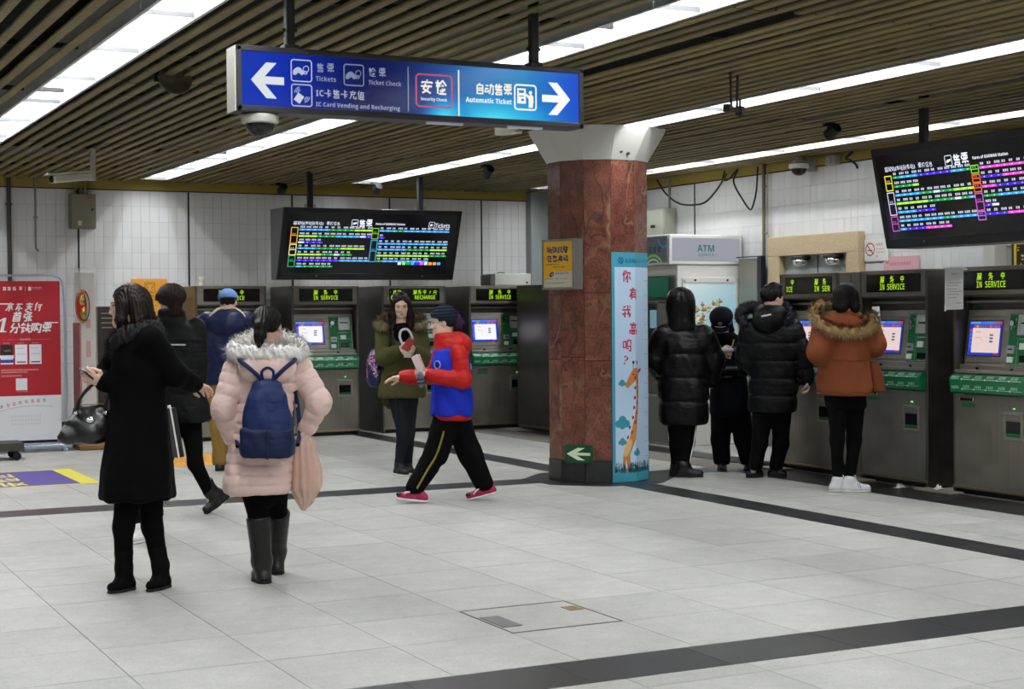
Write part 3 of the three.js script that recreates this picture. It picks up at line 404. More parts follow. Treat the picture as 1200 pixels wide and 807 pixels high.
{
  const tex = ctex(256, 150, (g, w, h) => { g.fillStyle = '#0e4a26'; g.fillRect(0, 0, w, h); drawArrow(g, 16, 22, 224, 106, -1, '#dfe8c8'); });
  const a = -Math.PI / 6 + 0.14 + pillar.rotation.y, t = thing('exit_arrow_sign', 'small green plate with a pale left arrow low on the granite pillar', 'sign', [PILLAR[0] + Math.sin(a) * 0.462, 0.252, PILLAR[1] + Math.cos(a) * 0.462], a / D2R);
  mesh('backing', rbox(0.2, 0.12, 0.03, 0.003, 0, 0, -0.018), darkMetal, t);
  mesh('plate', rbox(0.262, 0.158, 0.008, 0.003), M(0x0e4a26, 0.4), t); mesh('print', plane(0.252, 0.15).translate(0, 0, 0.0046), M(0xffffff, 0.35, { map: tex }), t);
}
// ---------------------------------------------------------------- ticket machines
function ledTex(parts) { return ctex(512, 112, (g, w, h) => { g.fillStyle = '#040403'; g.fillRect(0, 0, w, h); for (const [s, x, y, size, ww] of parts) { if (/[A-Z]/.test(s)) { g.font = `bold ${size}px monospace`; g.fillStyle = '#b6f01c'; g.fillText(s, x, y, ww); } else glyphs(g, s, x, y, size, '#b6f01c', 0.12, ww ?? 1.75); } g.fillStyle = 'rgba(0,0,0,0.2)'; for (let i = 0; i < w; i += 7) g.fillRect(i, 0, 2, h); for (let i = 0; i < h; i += 7) g.fillRect(0, i, w, 2); }); }
const led1 = ledTex([['服务中', 130, 6, 46, 2.15], ['IN SERVICE', 126, 102, 54, 250]]);
const led2 = ledTex([['充值', 26, 6, 44, 1.1], ['服务中', 236, 6, 44, 1.15], ['/', 408, 6, 44], ['只', 446, 6, 44], ['ONLY', 6, 102, 54, 110], ['RECHARGE', 252, 102, 54, 222]]);
const led3 = ledTex([['中', 54, 6, 46], ['服务', 330, 6, 46, 2.0], ['ICE', 2, 102, 54, 78], ['IN SER', 326, 102, 54, 180]]);
const screenTex = (pale, seed) => ctex(320, 256, (g, w, h) => {
  g.fillStyle = '#2440c8'; g.fillRect(0, 0, w, h); const top = g.createLinearGradient(0, 0, w, 0); top.addColorStop(0, '#2b62e0'); top.addColorStop(0.7, '#4a8df0'); top.addColorStop(1, '#d8374a'); g.fillStyle = top; g.fillRect(0, 0, w, 22); scribble(g, 10, 5, 11, 8, '#dfe8ff', 3);
  g.fillStyle = pale; g.fillRect(34, 50, w - 50, h - 70); const cs = ['#d8433c', '#e0a030', '#3a9a50', '#c83a90', '#3a7ad0', '#8a4ac0', '#e06a30', '#d04060', '#2a9ab0', '#b04ac0']; cs.forEach((c, i) => { g.fillStyle = c; g.fillRect(42 + i * 26, 27, 22, 20); }); g.fillStyle = '#3a58d8'; g.fillRect(6, 56, 28, h - 90); for (let i = 0; i < 5; i++) { g.fillStyle = i ? '#5a7cf0' : '#e04a40'; g.fillRect(8, 62 + i * 30, 24, 14); }
  const r = rng(seed); scribble(g, 66, 74, 11, 4, 'rgba(180,70,80,0.8)', seed); scribble(g, 66, 118, 11, 5, 'rgba(180,70,80,0.7)', seed + 1); for (let i = 0; i < 12; i++) { g.strokeStyle = `rgba(${170 + 60 * r()},${90 + 80 * r()},${120 + 80 * r()},0.5)`; g.lineWidth = 2; g.beginPath(); const x = 70 + r() * 150, y = 70 + r() * 130; g.moveTo(x, y); g.lineTo(x + 50 * (r() - 0.3), y + 30 * (r() - 0.5)); g.stroke(); }
  for (let i = 0; i < 3; i++) { g.fillStyle = '#6b6a8a'; g.fillRect(206, 96 + i * 24, 34, 14); } g.fillStyle = '#d83a3a'; g.fillRect(w - 66, h - 20, 40, 12);
});
const screens = [screenTex('#f3f3f8', 5), screenTex('#f6dfd8', 9)].map((t, i) => P(0x050507, 0.15, { emissive: 0xffffff, emissiveMap: t, emissiveIntensity: i ? 0.6 : 0.72 }));
const panelTex = ctex(288, 400, (g, w, h) => {
  g.fillStyle = '#0f6a3e'; g.fillRect(0, 0, w, h); g.fillStyle = '#e8efe9'; const badge = (x, y, n) => { g.fillStyle = '#e8efe9'; g.font = 'bold 26px sans-serif'; g.fillText(n, x, y); };
  badge(64, 60, '1'); badge(20, 128, '2'); scribble(g, 20, 96, 14, 3, '#cfe2d6', 2); scribble(g, 120, 190, 13, 8, '#cfe2d6', 5); scribble(g, 20, 250, 13, 4, '#cfe2d6', 7); scribble(g, 140, 380, 12, 9, '#cfe2d6', 9);
  g.strokeStyle = '#bfe0cc'; g.lineWidth = 2; g.strokeRect(8, 8, w - 16, h - 16); g.beginPath(); g.moveTo(108, 190); g.lineTo(108, 390); g.moveTo(10, 272); g.lineTo(278, 272); g.stroke();
});
const ledgeTex = ctex(768, 128, (g, w, h) => { g.fillStyle = '#0c7245'; g.fillRect(0, 0, w, h); g.strokeStyle = '#e6f2ea'; g.lineWidth = 3; for (let k = 0; k < 2; k++) { const y = 34 + k * 56; g.beginPath(); g.moveTo(120, y + 14); g.lineTo(740, y + 14); g.stroke(); scribble(g, 18, y - 4, 18, 4, '#eaf5ee', 3 + k); for (let i = 0; i < 5; i++) { scribble(g, 140 + i * 122, y - 8, 16, 4, '#eaf5ee', 11 + i + 7 * k); g.fillStyle = '#eaf5ee'; g.beginPath(); g.arc(130 + i * 122, y + 14, 6, 0, 7); g.fill(); } } });
const greenMat = M(0xffffff, 0.35, { map: panelTex }), ledgeMat = P(0xffffff, 0.3, { map: ledgeTex, clearcoat: 0.6, clearcoatRoughness: 0.12 }), greenPlain = M(0x0f6a3e, 0.4);
const ledGreen = M(0x0a200a, 0.3, { emissive: 0x66ff77, emissiveIntensity: 1.5 });
const MW = 0.853, MD = 0.80, MH = 1.80;
function machineProto() {
  const t = new THREE.Group(), W = MW, z = 0, add = (n, g, m, p, r, par = t) => mesh(n, g, m, par, p, r), UV = (g) => uvBox(g, 1.2);
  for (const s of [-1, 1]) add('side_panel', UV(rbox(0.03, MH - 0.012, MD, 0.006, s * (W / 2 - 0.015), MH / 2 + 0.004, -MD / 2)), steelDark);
  add('top_panel', UV(rbox(W, 0.02, MD, 0.005, 0, MH - 0.01, -MD / 2)), steel); add('back_panel', box(W - 0.06, MH - 0.05, 0.02, 0, MH / 2, -MD + 0.011), steelDark);
  const head = add('header', UV(rbox(W - 0.004, 0.222, 0.06, 0.006, 0, 1.689, -0.031)), steel);
  add('display_bezel', rbox(0.672, 0.15, 0.008, 0.003, 0.008, 1.690, 0.002), blackGloss, null, null, head); add('display', plane(0.652, 0.133).translate(0.008, 1.690, 0.0067), glow(led1, 0.8, 0.2), null, null, head);
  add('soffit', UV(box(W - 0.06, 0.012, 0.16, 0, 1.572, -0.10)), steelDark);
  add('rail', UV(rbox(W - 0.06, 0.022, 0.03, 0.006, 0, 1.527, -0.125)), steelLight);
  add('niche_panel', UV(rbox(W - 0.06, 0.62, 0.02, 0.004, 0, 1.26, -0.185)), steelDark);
  const cp = add('control_panel', UV(rbox(W - 0.09, 0.455, 0.03, 0.005, 0, 0, 0)), steelLight, [0, 1.235, -0.115], [-0.13, 0, 0]);
  add('bezel', rbox(0.45, 0.37, 0.012, 0.006, -0.148, -0.01, 0.016), steelLight, null, null, cp); add('screen', plane(0.352, 0.268).translate(-0.168, -0.002, 0.0235), screens[0], null, null, cp); add('screen_surround', merge([box(0.372, 0.008, 0.006, -0.168, 0.138, 0.023), box(0.372, 0.008, 0.006, -0.168, -0.142, 0.023), box(0.008, 0.288, 0.006, -0.35, -0.002, 0.023), box(0.008, 0.288, 0.006, 0.014, -0.002, 0.023)]), steelDark, null, null, cp);
  const gp = add('payment_panel', uvFront(rbox(0.288, 0.405, 0.014, 0.005, 0.222, -0.005, 0.016), 0.222, -0.005, 0.288, 0.405), greenMat, null, null, cp);
  add('banknote_slot', merge([rbox(0.15, 0.018, 0.03, 0.004, 0.265, 0.175, 0.03), rbox(0.15, 0.018, 0.03, 0.004, 0.265, 0.035, 0.03), rbox(0.018, 0.158, 0.03, 0.004, 0.199, 0.105, 0.03), rbox(0.018, 0.158, 0.03, 0.004, 0.331, 0.105, 0.03), rbox(0.11, 0.05, 0.02, 0.004, 0.265, 0.065, 0.03)]), M(0xc4c6c8, 0.3, { metalness: 0.4 }), null, null, cp);
  add('banknote_mouth', rbox(0.118, 0.08, 0.01, 0.003, 0.265, 0.13, 0.026), M(0xc9ccc9, 0.35), null, null, cp); add('banknote_slit', rbox(0.1, 0.012, 0.004, 0.001, 0.265, 0.118, 0.032), blackGloss, null, null, cp); add('coin_slot', merge([cyl(0.024, 0.024, 0.02, 18).rotateX(Math.PI / 2).translate(0.118, 0.115, 0.03), rbox(0.006, 0.03, 0.03, 0.001, 0.118, 0.115, 0.03)]), chrome, null, null, cp);
  add('card_reader', rbox(0.075, 0.062, 0.026, 0.005, 0.13, -0.085, 0.026), alu, null, null, cp); add('card_mouth', rbox(0.05, 0.01, 0.004, 0.001, 0.13, -0.085, 0.0405), blackMat, null, null, cp);
  add('receipt_slot', rbox(0.07, 0.05, 0.02, 0.004, 0.25, -0.06, 0.026), M(0xdfe4e0, 0.4), null, null, cp); add('return_cup', rbox(0.09, 0.05, 0.02, 0.004, 0.27, -0.155, 0.026), blackGloss, null, null, cp); add('change_slot', rbox(0.06, 0.045, 0.018, 0.004, 0.125, -0.165, 0.026), M(0xdfe4e0, 0.4), null, null, cp);
  add('sticker', rbox(0.055, 0.036, 0.006, 0.002, -0.36, 1.478, -0.172), greenPlain);
  const sh = add('shelf', UV(rbox(W - 0.062, 0.03, 0.19, 0.006, 0, 0.975, -0.085)), steelLight, null, [0.0, 0, 0]);
  add('shelf_face', UV(rbox(W - 0.062, 0.065, 0.02, 0.004, 0, 0.998, -0.052)), steelLight, null, null, sh); for (const x of [-0.2, 0.17]) add('sensor', rbox(0.028, 0.016, 0.006, 0.002, x, 1.0, -0.041), blackGloss, null, null, sh);
  // green instruction ledge: rounded nose
  { const s = new THREE.Shape(); s.moveTo(-0.06, 0.955); s.lineTo(0.0, 0.957); s.quadraticCurveTo(0.058, 0.95, 0.062, 0.905); s.lineTo(0.05, 0.815); s.quadraticCurveTo(0.046, 0.806, 0.036, 0.806); s.lineTo(-0.06, 0.806); s.closePath();
    const g = clean(new THREE.ExtrudeGeometry(s, { depth: W - 0.05, bevelEnabled: false, curveSegments: 8 }).rotateY(-Math.PI / 2).translate((W - 0.05) / 2, 0, 0)), p = g.attributes.position, uv = new Float32Array(p.count * 2); for (let i = 0; i < p.count; i++) { uv[2 * i] = (p.getX(i) + W / 2 - 0.025) / (W - 0.05); uv[2 * i + 1] = Math.min(1, Math.max(0, (p.getY(i) - 0.806) / 0.15 * 0.85 + Math.max(0, -p.getZ(i)) * 2)); } g.setAttribute('uv', new THREE.BufferAttribute(uv, 2)); add('ledge', g, ledgeMat); }
  const door = add('door', UV(rbox(W - 0.006, 0.752, 0.05, 0.006, 0, 0.424, -0.025)), steel);
  add('bottom_edge', rbox(W - 0.01, 0.02, 0.012, 0.004, 0, 0.056, 0.002), M(0x8f836a, 0.35, { metalness: 0.8 }), null, null, door);
  add('bill_outlet', merge([rbox(0.15, 0.03, 0.03, 0.008, -0.25, 0.755, 0.008)]), chrome, null, null, door); add('outlet_label', rbox(0.14, 0.03, 0.004, 0.001, -0.25, 0.71, 0.002), greenPlain, null, null, door);
  const cup = add('coin_tray', merge([rbox(0.2, 0.026, 0.016, 0.004, 0.235, 0.665, 0.004), rbox(0.2, 0.026, 0.016, 0.004, 0.235, 0.475, 0.004), rbox(0.024, 0.2, 0.016, 0.004, 0.147, 0.57, 0.004), rbox(0.024, 0.2, 0.016, 0.004, 0.323, 0.57, 0.004)]), steelLight, null, null, door);
  add('tray_opening', box(0.156, 0.168, 0.006, 0.235, 0.57, 0.0015), blackGloss, null, null, door); add('tray_label', rbox(0.15, 0.024, 0.004, 0.001, 0.235, 0.502, 0.0055), greenPlain, null, null, door); add('tray_flap', rbox(0.15, 0.05, 0.004, 0.002, 0.235, 0.632, 0.0055), steel, null, null, door);
  add('tray_light', rbox(0.022, 0.008, 0.006, 0.002, 0.24, 0.705, 0.003), ledGreen, null, null, door);
  add('kick_plate', box(W - 0.03, 0.05, 0.03, 0, 0.025, -0.06), blackMat);
  return t;
}
function uvFront(g, cx, cy, w, h) { g = clean(g); const p = g.attributes.position, uv = new Float32Array(p.count * 2); for (let i = 0; i < p.count; i++) { uv[2 * i] = (p.getX(i) - cx) / w + 0.5; uv[2 * i + 1] = (p.getY(i) - cy) / h + 0.5; } g.setAttribute('uv', new THREE.BufferAttribute(uv, 2)); return g; }
const proto = machineProto(), find = (o, n) => { let f; o.traverse((c) => { if (c.name === n && !f) f = c; }); return f; };
function machine(pos, turn, label, led, screen) {
  const t = proto.clone(); t.name = numbered('ticket_machine'); t.position.set(...pos); t.rotation.y = turn * D2R; tag(t, label, 'ticket machine', turn ? 'ticket machines along the right wall' : 'ticket machines along the back wall');
  if (led) find(t, 'display').material = glow(led, 0.8, 0.2); if (screen) find(t, 'screen').material = screen; scene.add(t); return t;
}
const FZ = -17.70, FX = 8.755;
machine([5.263, 0, FZ], 0, 'steel ticket machine behind the man in the blue cap, a white cup on its top');
machine([6.422, 0, FZ], 0, 'steel ticket machine with a blue lit screen, just right of the pink coat');
machine([7.575, 0, FZ], 0, 'steel ticket machine with RECHARGE on its display, behind the girl in the green parka', led2);
machine([8.747, 0, FZ], 0, 'steel ticket machine with a pale grey box on its top, beside the dark corner cabinet');
machine([FX, 0, -11.42], -90, 'steel ticket machine with a scrolling split display, behind the man in the black puffer jacket', led3, screens[1]);
machine([FX, 0, -10.272], -90, 'steel ticket machine that the woman in the brown jacket is using', null, screens[1]);
{ const t = thing('filler_panel', 'plain steel filler panel between the machines of the puffer-jacket man and the brown-jacket woman', 'panel', [FX + 0.1, 0, -10.845], -90); mesh('panel', uvBox(rbox(0.285, 1.78, 0.03, 0.005, 0, 0.905, 0.075), 1.2), steel, t); mesh('seam', rbox(0.006, 1.76, 0.008, 0.002, 0.02, 0.9, 0.09), M(0x3a3936, 0.5), t); mesh('kick_plate', box(0.27, 0.05, 0.03, 0, 0.025, 0.04), blackMat, t); }
machine([FX, 0, -9.126], -90, 'steel ticket machine with a paper sheet taped to its display, at the right edge', null, screens[1]);
// dark steel cabinet closing the corner
{ const t = thing('corner_cabinet', 'plain dark steel cabinet filling the corner between the ticket machines and the cash machine', 'cabinet', [9.42, 0, -16.50]); mesh('carcass', uvBox(rbox(0.96, 1.78, 2.2, 0.008, 0, 0.91, 0)), steelDark, t); mesh('door', uvBox(rbox(0.012, 1.66, 1.0, 0.004, -0.482, 0.93, 0.55)), steelDark, t); mesh('door', uvBox(rbox(0.012, 1.66, 1.0, 0.004, -0.482, 0.93, -0.52)), steelDark, t); mesh('plinth', box(0.9, 0.05, 2.14, 0.02, 0.025, 0), blackMat, t); mesh('bottom_edge', rbox(0.014, 0.02, 2.18, 0.004, -0.478, 0.045, 0), M(0x8f836a, 0.35, { metalness: 0.8 }), t); }
{ const t = thing('junction_box', 'pale grey metal box lying on the ticket machine nearest the corner', 'box', [8.93, 1.805, -17.95]); mesh('body', rbox(0.52, 0.15, 0.3, 0.012, 0.06, 0.078, 0), M(0xb9bbb4, 0.5), t); mesh('end_cap', rbox(0.06, 0.145, 0.29, 0.02, -0.235, 0.076, 0), M(0x6f716b, 0.5), t); mesh('latch', rbox(0.025, 0.02, 0.01, 0.003, 0.26, 0.04, 0.152), blackMat, t); mesh('lead', tube([[-0.1, 0.155, 0], [-0.06, 0.17, 0.0], [0.0, 0.168, -0.02], [0.05, 0.158, -0.06]], 0.006, 16, 6), blackMat, t); }
{ const t = thing('paper_cup', 'white paper cup standing on the leftmost ticket machine', 'cup', [4.94, 1.80, -17.80]); mesh('cup', new THREE.LatheGeometry([[0.0, 0.002], [0.026, 0.002], [0.038, 0.108], [0.040, 0.11], [0.036, 0.108], [0.024, 0.006]].map((p) => new THREE.Vector2(...p)), 24), M(0xe6e3d8, 0.6), t); mesh('sleeve', cyl(0.036, 0.031, 0.035, 24, 0, 0.06, 0), M(0xd4d2c6, 0.7), t); }
{ const tex = ctex(256, 420, (g, w, h) => { g.fillStyle = '#e6e8ea'; g.fillRect(0, 0, w, h); scribble(g, 96, 60, 16, 4, '#5a5c60', 2); [150, 176, 210, 236, 262, 296].forEach((y, i) => scribble(g, i % 3 ? 30 : 50, y, 11, 15 - (i % 3) * 2, '#77797e', 3 + i)); scribble(g, 160, 350, 12, 5, '#77797e', 22); });
  const t = thing('paper_notice', 'white printed sheet taped over the left of a right-hand machine display', 'notice', [FX - 0.062, 1.632, -9.47], -90); mesh('sheet', uvFront(box(0.21, 0.335, 0.0015), 0, 0, 0.21, 0.335), M(0xffffff, 0.8, { map: tex }), t, [0, 0, 0], [-0.02, 0, 0.015]); mesh('tape', rbox(0.02, 0.05, 0.002, 0.0005, -0.095, -0.155, 0.004), M(0xf0f0f0, 0.4), t); mesh('fastening', merge([rbox(0.012, 0.012, 0.06, 0.002, -0.08, 0.15, -0.03), rbox(0.012, 0.012, 0.06, 0.002, 0.08, 0.15, -0.03)]), M(0xd8d8d4, 0.5), t); }
// ---------------------------------------------------------------- cash machine booth
{
  const t = thing('cash_machine', 'white cash machine booth with a green ATM sign, just right of the pillar', 'cash machine', [9.60, 0, -14.60]);   // side towards the hall at z = +0.35
  const wp = M(0xd9d9d3, 0.5), Z = 0.35;
  mesh('cabinet', rbox(0.83, 1.965, 0.7, 0.01, 0.0, 0.9825, 0), wp, t); 
  const atm = ctex(768, 256, (g, w, h) => { g.fillStyle = '#b9bcc8'; g.fillRect(0, 0, w, h); latin(g, 'ATM', 282, 148, 100, '#0e7a70', 200); g.letterSpacing = '0px'; glyphs(g, '自助取款机', 290, 168, 34, '#4a8f8c', 0.1, 1.12); });
  const sg = mesh('sign_box', rbox(0.95, 0.325, 0.74, 0.012, -0.055, 2.13, 0), wp, t); mesh('sign_face', plane(0.88, 0.25).translate(-0.055, 2.13, 0.3715), M(0x222222, 0.35, { map: atm, emissive: 0xffffff, emissiveMap: atm, emissiveIntensity: 0.42 }), sg);
  const bank = ctex(512, 256, (g, w, h) => { g.fillStyle = '#5b6064'; g.fillRect(0, 0, w, h); g.strokeStyle = '#3f7fc0'; g.lineWidth = 22; g.beginPath(); g.arc(60, 210, 160, -1.3, -0.2); g.stroke(); g.beginPath(); g.arc(470, 10, 90, 1, 3); g.stroke(); g.strokeStyle = '#7ac143'; g.beginPath(); g.arc(300, 330, 150, -2.5, -0.5); g.stroke(); g.lineWidth = 12; g.strokeStyle = '#c7d8e0'; g.beginPath(); g.arc(300, 340, 120, -2.5, -0.5); g.stroke(); scribble(g, 90, 92, 62, 5, '#20262c', 6, 0.14, 1.1); });
  mesh('bank_sign', uvSide(box(0.012, 0.28, 0.68, -0.535, 2.13, 0), 0.68, 0.28, 2.13), M(0xffffff, 0.3, { map: bank, emissive: 0xffffff, emissiveMap: bank, emissiveIntensity: 0.15 }), sg);
  // poster on the side
  const ad = ctex(512, 768, (g, w, h) => { const k = g.createLinearGradient(0, 0, w, h); k.addColorStop(0, '#dde9ea'); k.addColorStop(0.45, '#a2cbd6'); k.addColorStop(1, '#4f95b0'); g.fillStyle = k; g.fillRect(0, 0, w, h); const r = rng(8); for (let i = 0; i < 60; i++) { const x = 20 + r() * 330, y = 190 + r() * 170 - x * 0.12, s = 22 + 34 * r(); g.save(); g.translate(x, y); g.rotate(-0.2); g.fillStyle = ['#d8c48a', '#b9a368', '#efe6c4', '#8c7440'][i % 4]; g.fillRect(0, 0, s, s * 0.34); g.fillRect(s * 0.3, -s * 0.5, s * 0.3, s); g.fillStyle = '#5d4f33'; g.fillRect(2, s * 0.34, s, 5); g.restore(); } g.fillStyle = '#f3f0e4'; g.beginPath(); g.moveTo(10, 430); g.lineTo(470, 330); g.lineTo(470, 420); g.lineTo(10, 520); g.fill(); g.fillStyle = '#d8c67a'; g.beginPath(); g.moveTo(60, 436); g.lineTo(300, 384); g.lineTo(300, 420); g.lineTo(60, 474); g.fill(); g.fillStyle = '#5d9fb6'; g.fillRect(0, 560, w, 240); });
  const pf = mesh('poster_frame', merge([rbox(0.74, 0.06, 0.02, 0.006, 0.01, 1.80, Z + 0.008), rbox(0.74, 0.06, 0.02, 0.006, 0.01, 0.74, Z + 0.008), rbox(0.045, 1.06, 0.02, 0.006, -0.34, 1.27, Z + 0.008), rbox(0.045, 1.06, 0.02, 0.006, 0.36, 1.27, Z + 0.008)]), wp, t); mesh('poster', plane(0.66, 1.01).translate(0.01, 1.27, Z + 0.006), M(0xffffff, 0.35, { map: ad, emissive: 0xffffff, emissiveMap: ad, emissiveIntensity: 0.12 }), pf);
  for (const x of [-0.2, 0.22]) mesh('lock', cyl(0.012, 0.012, 0.012, 12).rotateX(Math.PI / 2).translate(x, 1.80, Z + 0.02), blackMat, pf);
  // cash machine front, towards the hall's middle
  mesh('fascia', uvBox(rbox(0.03, 1.3, 0.66, 0.008, -0.425, 1.2, 0)), M(0x55574f, 0.45), t); mesh('top_screen', box(0.012, 0.22, 0.46, -0.445, 1.73, -0.02), M(0x0a3a2c, 0.2, { emissive: 0x0f4a38, emissiveIntensity: 0.5 }), t);
  mesh('hood', merge([rbox(0.26, 0.025, 0.66, 0.006, -0.55, 1.56, 0), rbox(0.24, 0.6, 0.02, 0.006, -0.54, 1.28, 0.32), rbox(0.24, 0.6, 0.02, 0.006, -0.54, 1.28, -0.32)]), M(0x4a4a46, 0.4), t); mesh('screen', box(0.01, 0.2, 0.28, -0.446, 1.38, -0.02), M(0x08100c, 0.2, { emissive: 0x9fd8e8, emissiveIntensity: 0.25 }), t); mesh('keyboard', rbox(0.2, 0.03, 0.4, 0.006, -0.53, 1.08, 0), M(0x6c6d68, 0.4), t); mesh('card_slot', rbox(0.02, 0.04, 0.1, 0.004, -0.448, 1.2, 0.18), M(0x7fe0ff, 0.3, { emissive: 0x7fe0ff, emissiveIntensity: 0.5 }), t); mesh('base_panel', uvBox(rbox(0.03, 0.5, 0.66, 0.006, -0.432, 0.28, 0)), M(0x6a6b66, 0.5), t);
}
function uvSide(g, w, h, cy) { g = clean(g); const p = g.attributes.position, uv = new Float32Array(p.count * 2); for (let i = 0; i < p.count; i++) { uv[2 * i] = p.getZ(i) / w + 0.5; uv[2 * i + 1] = (p.getY(i) - cy) / h + 0.5; } g.setAttribute('uv', new THREE.BufferAttribute(uv, 2)); return g; }
// ---------------------------------------------------------------- fittings on walls and ceiling
{ const t = thing('wall_pipe', 'dark grey upright pipe on the back wall near the left edge', 'pipe', [2.905, 0, BACK + 0.05]); const g = M(0x3b3c3b, 0.5); mesh('pipe', cyl(0.024, 0.024, 3.1, 14, 0, 1.55, 0), g, t); for (const y of [0.6, 1.5, 2.74]) mesh('clamp', merge([rbox(0.075, 0.02, 0.03, 0.004, 0, y, -0.016), cyl(0.029, 0.029, 0.03, 14, 0, y, 0)]), g, t); }
{ const t = thing('conduit', 'thin pale conduit ending in an elbow on the back wall, right of the dark pipe', 'conduit', [3.2, 0, BACK + 0.035]); mesh('tube', tube([[0, 3.1, 0], [0, 2.7, 0], [0, 2.3, 0], [0.004, 2.24, 0.004], [0.03, 2.21, 0]], 0.012, 40, 8), M(0x8a8b82, 0.45, { metalness: 0.3 }), t); mesh('clamp', rbox(0.05, 0.016, 0.03, 0.004, 0, 2.6, -0.006), greyPaint, t); }
{ const t = thing('electrical_box', 'grey-brown electrical box with three conduits high on the back wall under the bullet camera', 'electrical box', [3.716, 2.672, BACK + 0.09]);
  mesh('box_body', rbox(0.285, 0.4, 0.15, 0.006), beigePaint, t); mesh('door', rbox(0.27, 0.385, 0.01, 0.004, 0, 0, 0.078), beigePaint, t); mesh('lock', cyl(0.014, 0.014, 0.014, 12, 0, 0, 0).rotateX(Math.PI / 2).translate(0.1, 0.02, 0.084), blackMat, t); mesh('warning_label', rbox(0.04, 0.05, 0.003, 0.001, -0.045, -0.14, 0.084), M(0xc9c3a0, 0.6), t); mesh('warning_mark', new THREE.ExtrudeGeometry(new THREE.Shape([new THREE.Vector2(-0.014, -0.012), new THREE.Vector2(0.014, -0.012), new THREE.Vector2(0, 0.014)]), { depth: 0.002, bevelEnabled: false }).translate(-0.045, -0.14, 0.0855), M(0xd8b020, 0.5), t); mesh('name_plate', rbox(0.09, 0.035, 0.003, 0.001, 0.075, 0.16, 0.084), M(0x7a5a44, 0.5), t);
  for (const x of [-0.07, -0.01, 0.035]) mesh('conduit', cyl(0.011, 0.011, 0.26, 10, x, 0.325, 0), M(0x8f8260, 0.5), t); }
{ const t = thing('electrical_cabinet', 'pale grey square cabinet high on the right wall, just right of the pillar', 'electrical box', [RIGHT - 0.105, 2.45, -16.02], -90); mesh('box_body', rbox(0.88, 0.46, 0.16, 0.008), M(0x9b9c90, 0.5), t); mesh('door', rbox(0.85, 0.43, 0.012, 0.005, 0, 0, 0.082), M(0x9b9c90, 0.5), t); mesh('handle', merge([rbox(0.09, 0.035, 0.014, 0.004, -0.2, 0.02, 0.09), rbox(0.09, 0.035, 0.014, 0.004, 0.2, 0.02, 0.09), rbox(0.03, 0.03, 0.014, 0.004, 0.0, 0.11, 0.09)]), blackMat, t); for (const x of [-0.1, 0.43]) mesh('conduit', cyl(0.016, 0.016, 0.42, 10, x, 0.43, 0), M(0x77766a, 0.5), t); }
{ const t = thing('wall_pipe', 'thin rust-stained upright pipe on the right wall between cash machine and granite surround', 'pipe', [RIGHT - 0.045, 0, -13.81]); mesh('pipe', cyl(0.018, 0.018, 3.0, 12, 0, 1.55, 0), M(0x6e6548, 0.55), t); mesh('cable', tube([[0, 3.0, 0.07], [0, 2.6, 0.068], [0, 2.3, 0.072], [-0.008, 2.25, 0.09], [0, 2.2, 0.075], [0, 1.7, 0.07]], 0.007, 40, 6), M(0xa9a28c, 0.6), t); for (const y of [2.8, 2.3, 1.9]) mesh('clamp', rbox(0.04, 0.02, 0.06, 0.004, 0.014, y, 0), greyPaint, t); }
solo('loose_cable', tube([[-0.02, 3.03, -16.05], [-0.03, 2.86, -15.85], [-0.04, 2.72, -15.55], [-0.04, 2.68, -15.25], [-0.04, 2.70, -14.98], [-0.03, 2.82, -14.78], [-0.02, 2.98, -14.6]], 0.011, 60, 6), blackMat, 'black cable sagging in a long loop from the ceiling above the cash machine', 'cable', [RIGHT - 0.07, 0, 0.16]);
solo('loose_cable', tube([[0, 3.02, -14.5], [-0.02, 2.93, -14.5], [-0.01, 2.92, -14.42], [0, 3.0, -14.3], [-0.02, 2.94, -14.35], [0, 3.02, -14.25], [-0.02, 2.9, -14.3], [-0.02, 2.7, -14.15], [-0.02, 2.56, -13.98], [-0.02, 2.6, -13.94], [-0.02, 2.74, -13.88], [-0.01, 3.02, -13.86]], 0.010, 120, 6), blackMat, 'black cable knotted and hanging to a point left of the thin right-wall pipe', 'cable', [RIGHT - 0.06, 0, -0.02]);
solo('loose_cable', tube([[0, 3.03, -12.32], [-0.02, 2.97, -12.4], [-0.02, 2.95, -12.34], [-0.01, 2.9, -12.26], [-0.02, 2.86, -12.22]], 0.012, 40, 6), blackMat, 'short black cable end curling from the yellow band left of the tilted fare board', 'cable', [RIGHT - 0.05, 0.0, 0]);
function domeCamera(pos, r, label) {
  const t = thing('dome_camera', label, 'camera', pos), w = M(0xb9b9b0, 0.45);
  mesh('mount', new THREE.LatheGeometry([[0, 0], [r * 0.98, 0], [r * 1.02, -r * 0.1], [r * 1.02, -r * 0.42], [r * 0.94, -r * 0.5], [r * 0.8, -r * 0.52]].map((p) => new THREE.Vector2(...p)).reverse(), 36), w, t);
  mesh('dome', new THREE.SphereGeometry(r * 0.82, 32, 12, 0, 7, Math.PI / 2, Math.PI / 2).scale(1, 0.9, 1).translate(0, -r * 0.48, 0), P(0x15161a, 0.08, { transparent: true, opacity: 0.82 }), t);
  mesh('lens_block', merge([cyl(r * 0.4, r * 0.4, r * 0.3, 20, 0, -r * 0.62, 0), cyl(r * 0.2, r * 0.22, r * 0.4, 16).rotateX(1.1).translate(0, -r * 0.78, r * 0.2)]), M(0x2c2d30, 0.3), t); return t;
}
domeCamera([2.335, 2.442, -7.335], 0.088, 'white dome security camera under the left end of the blue hanging sign');
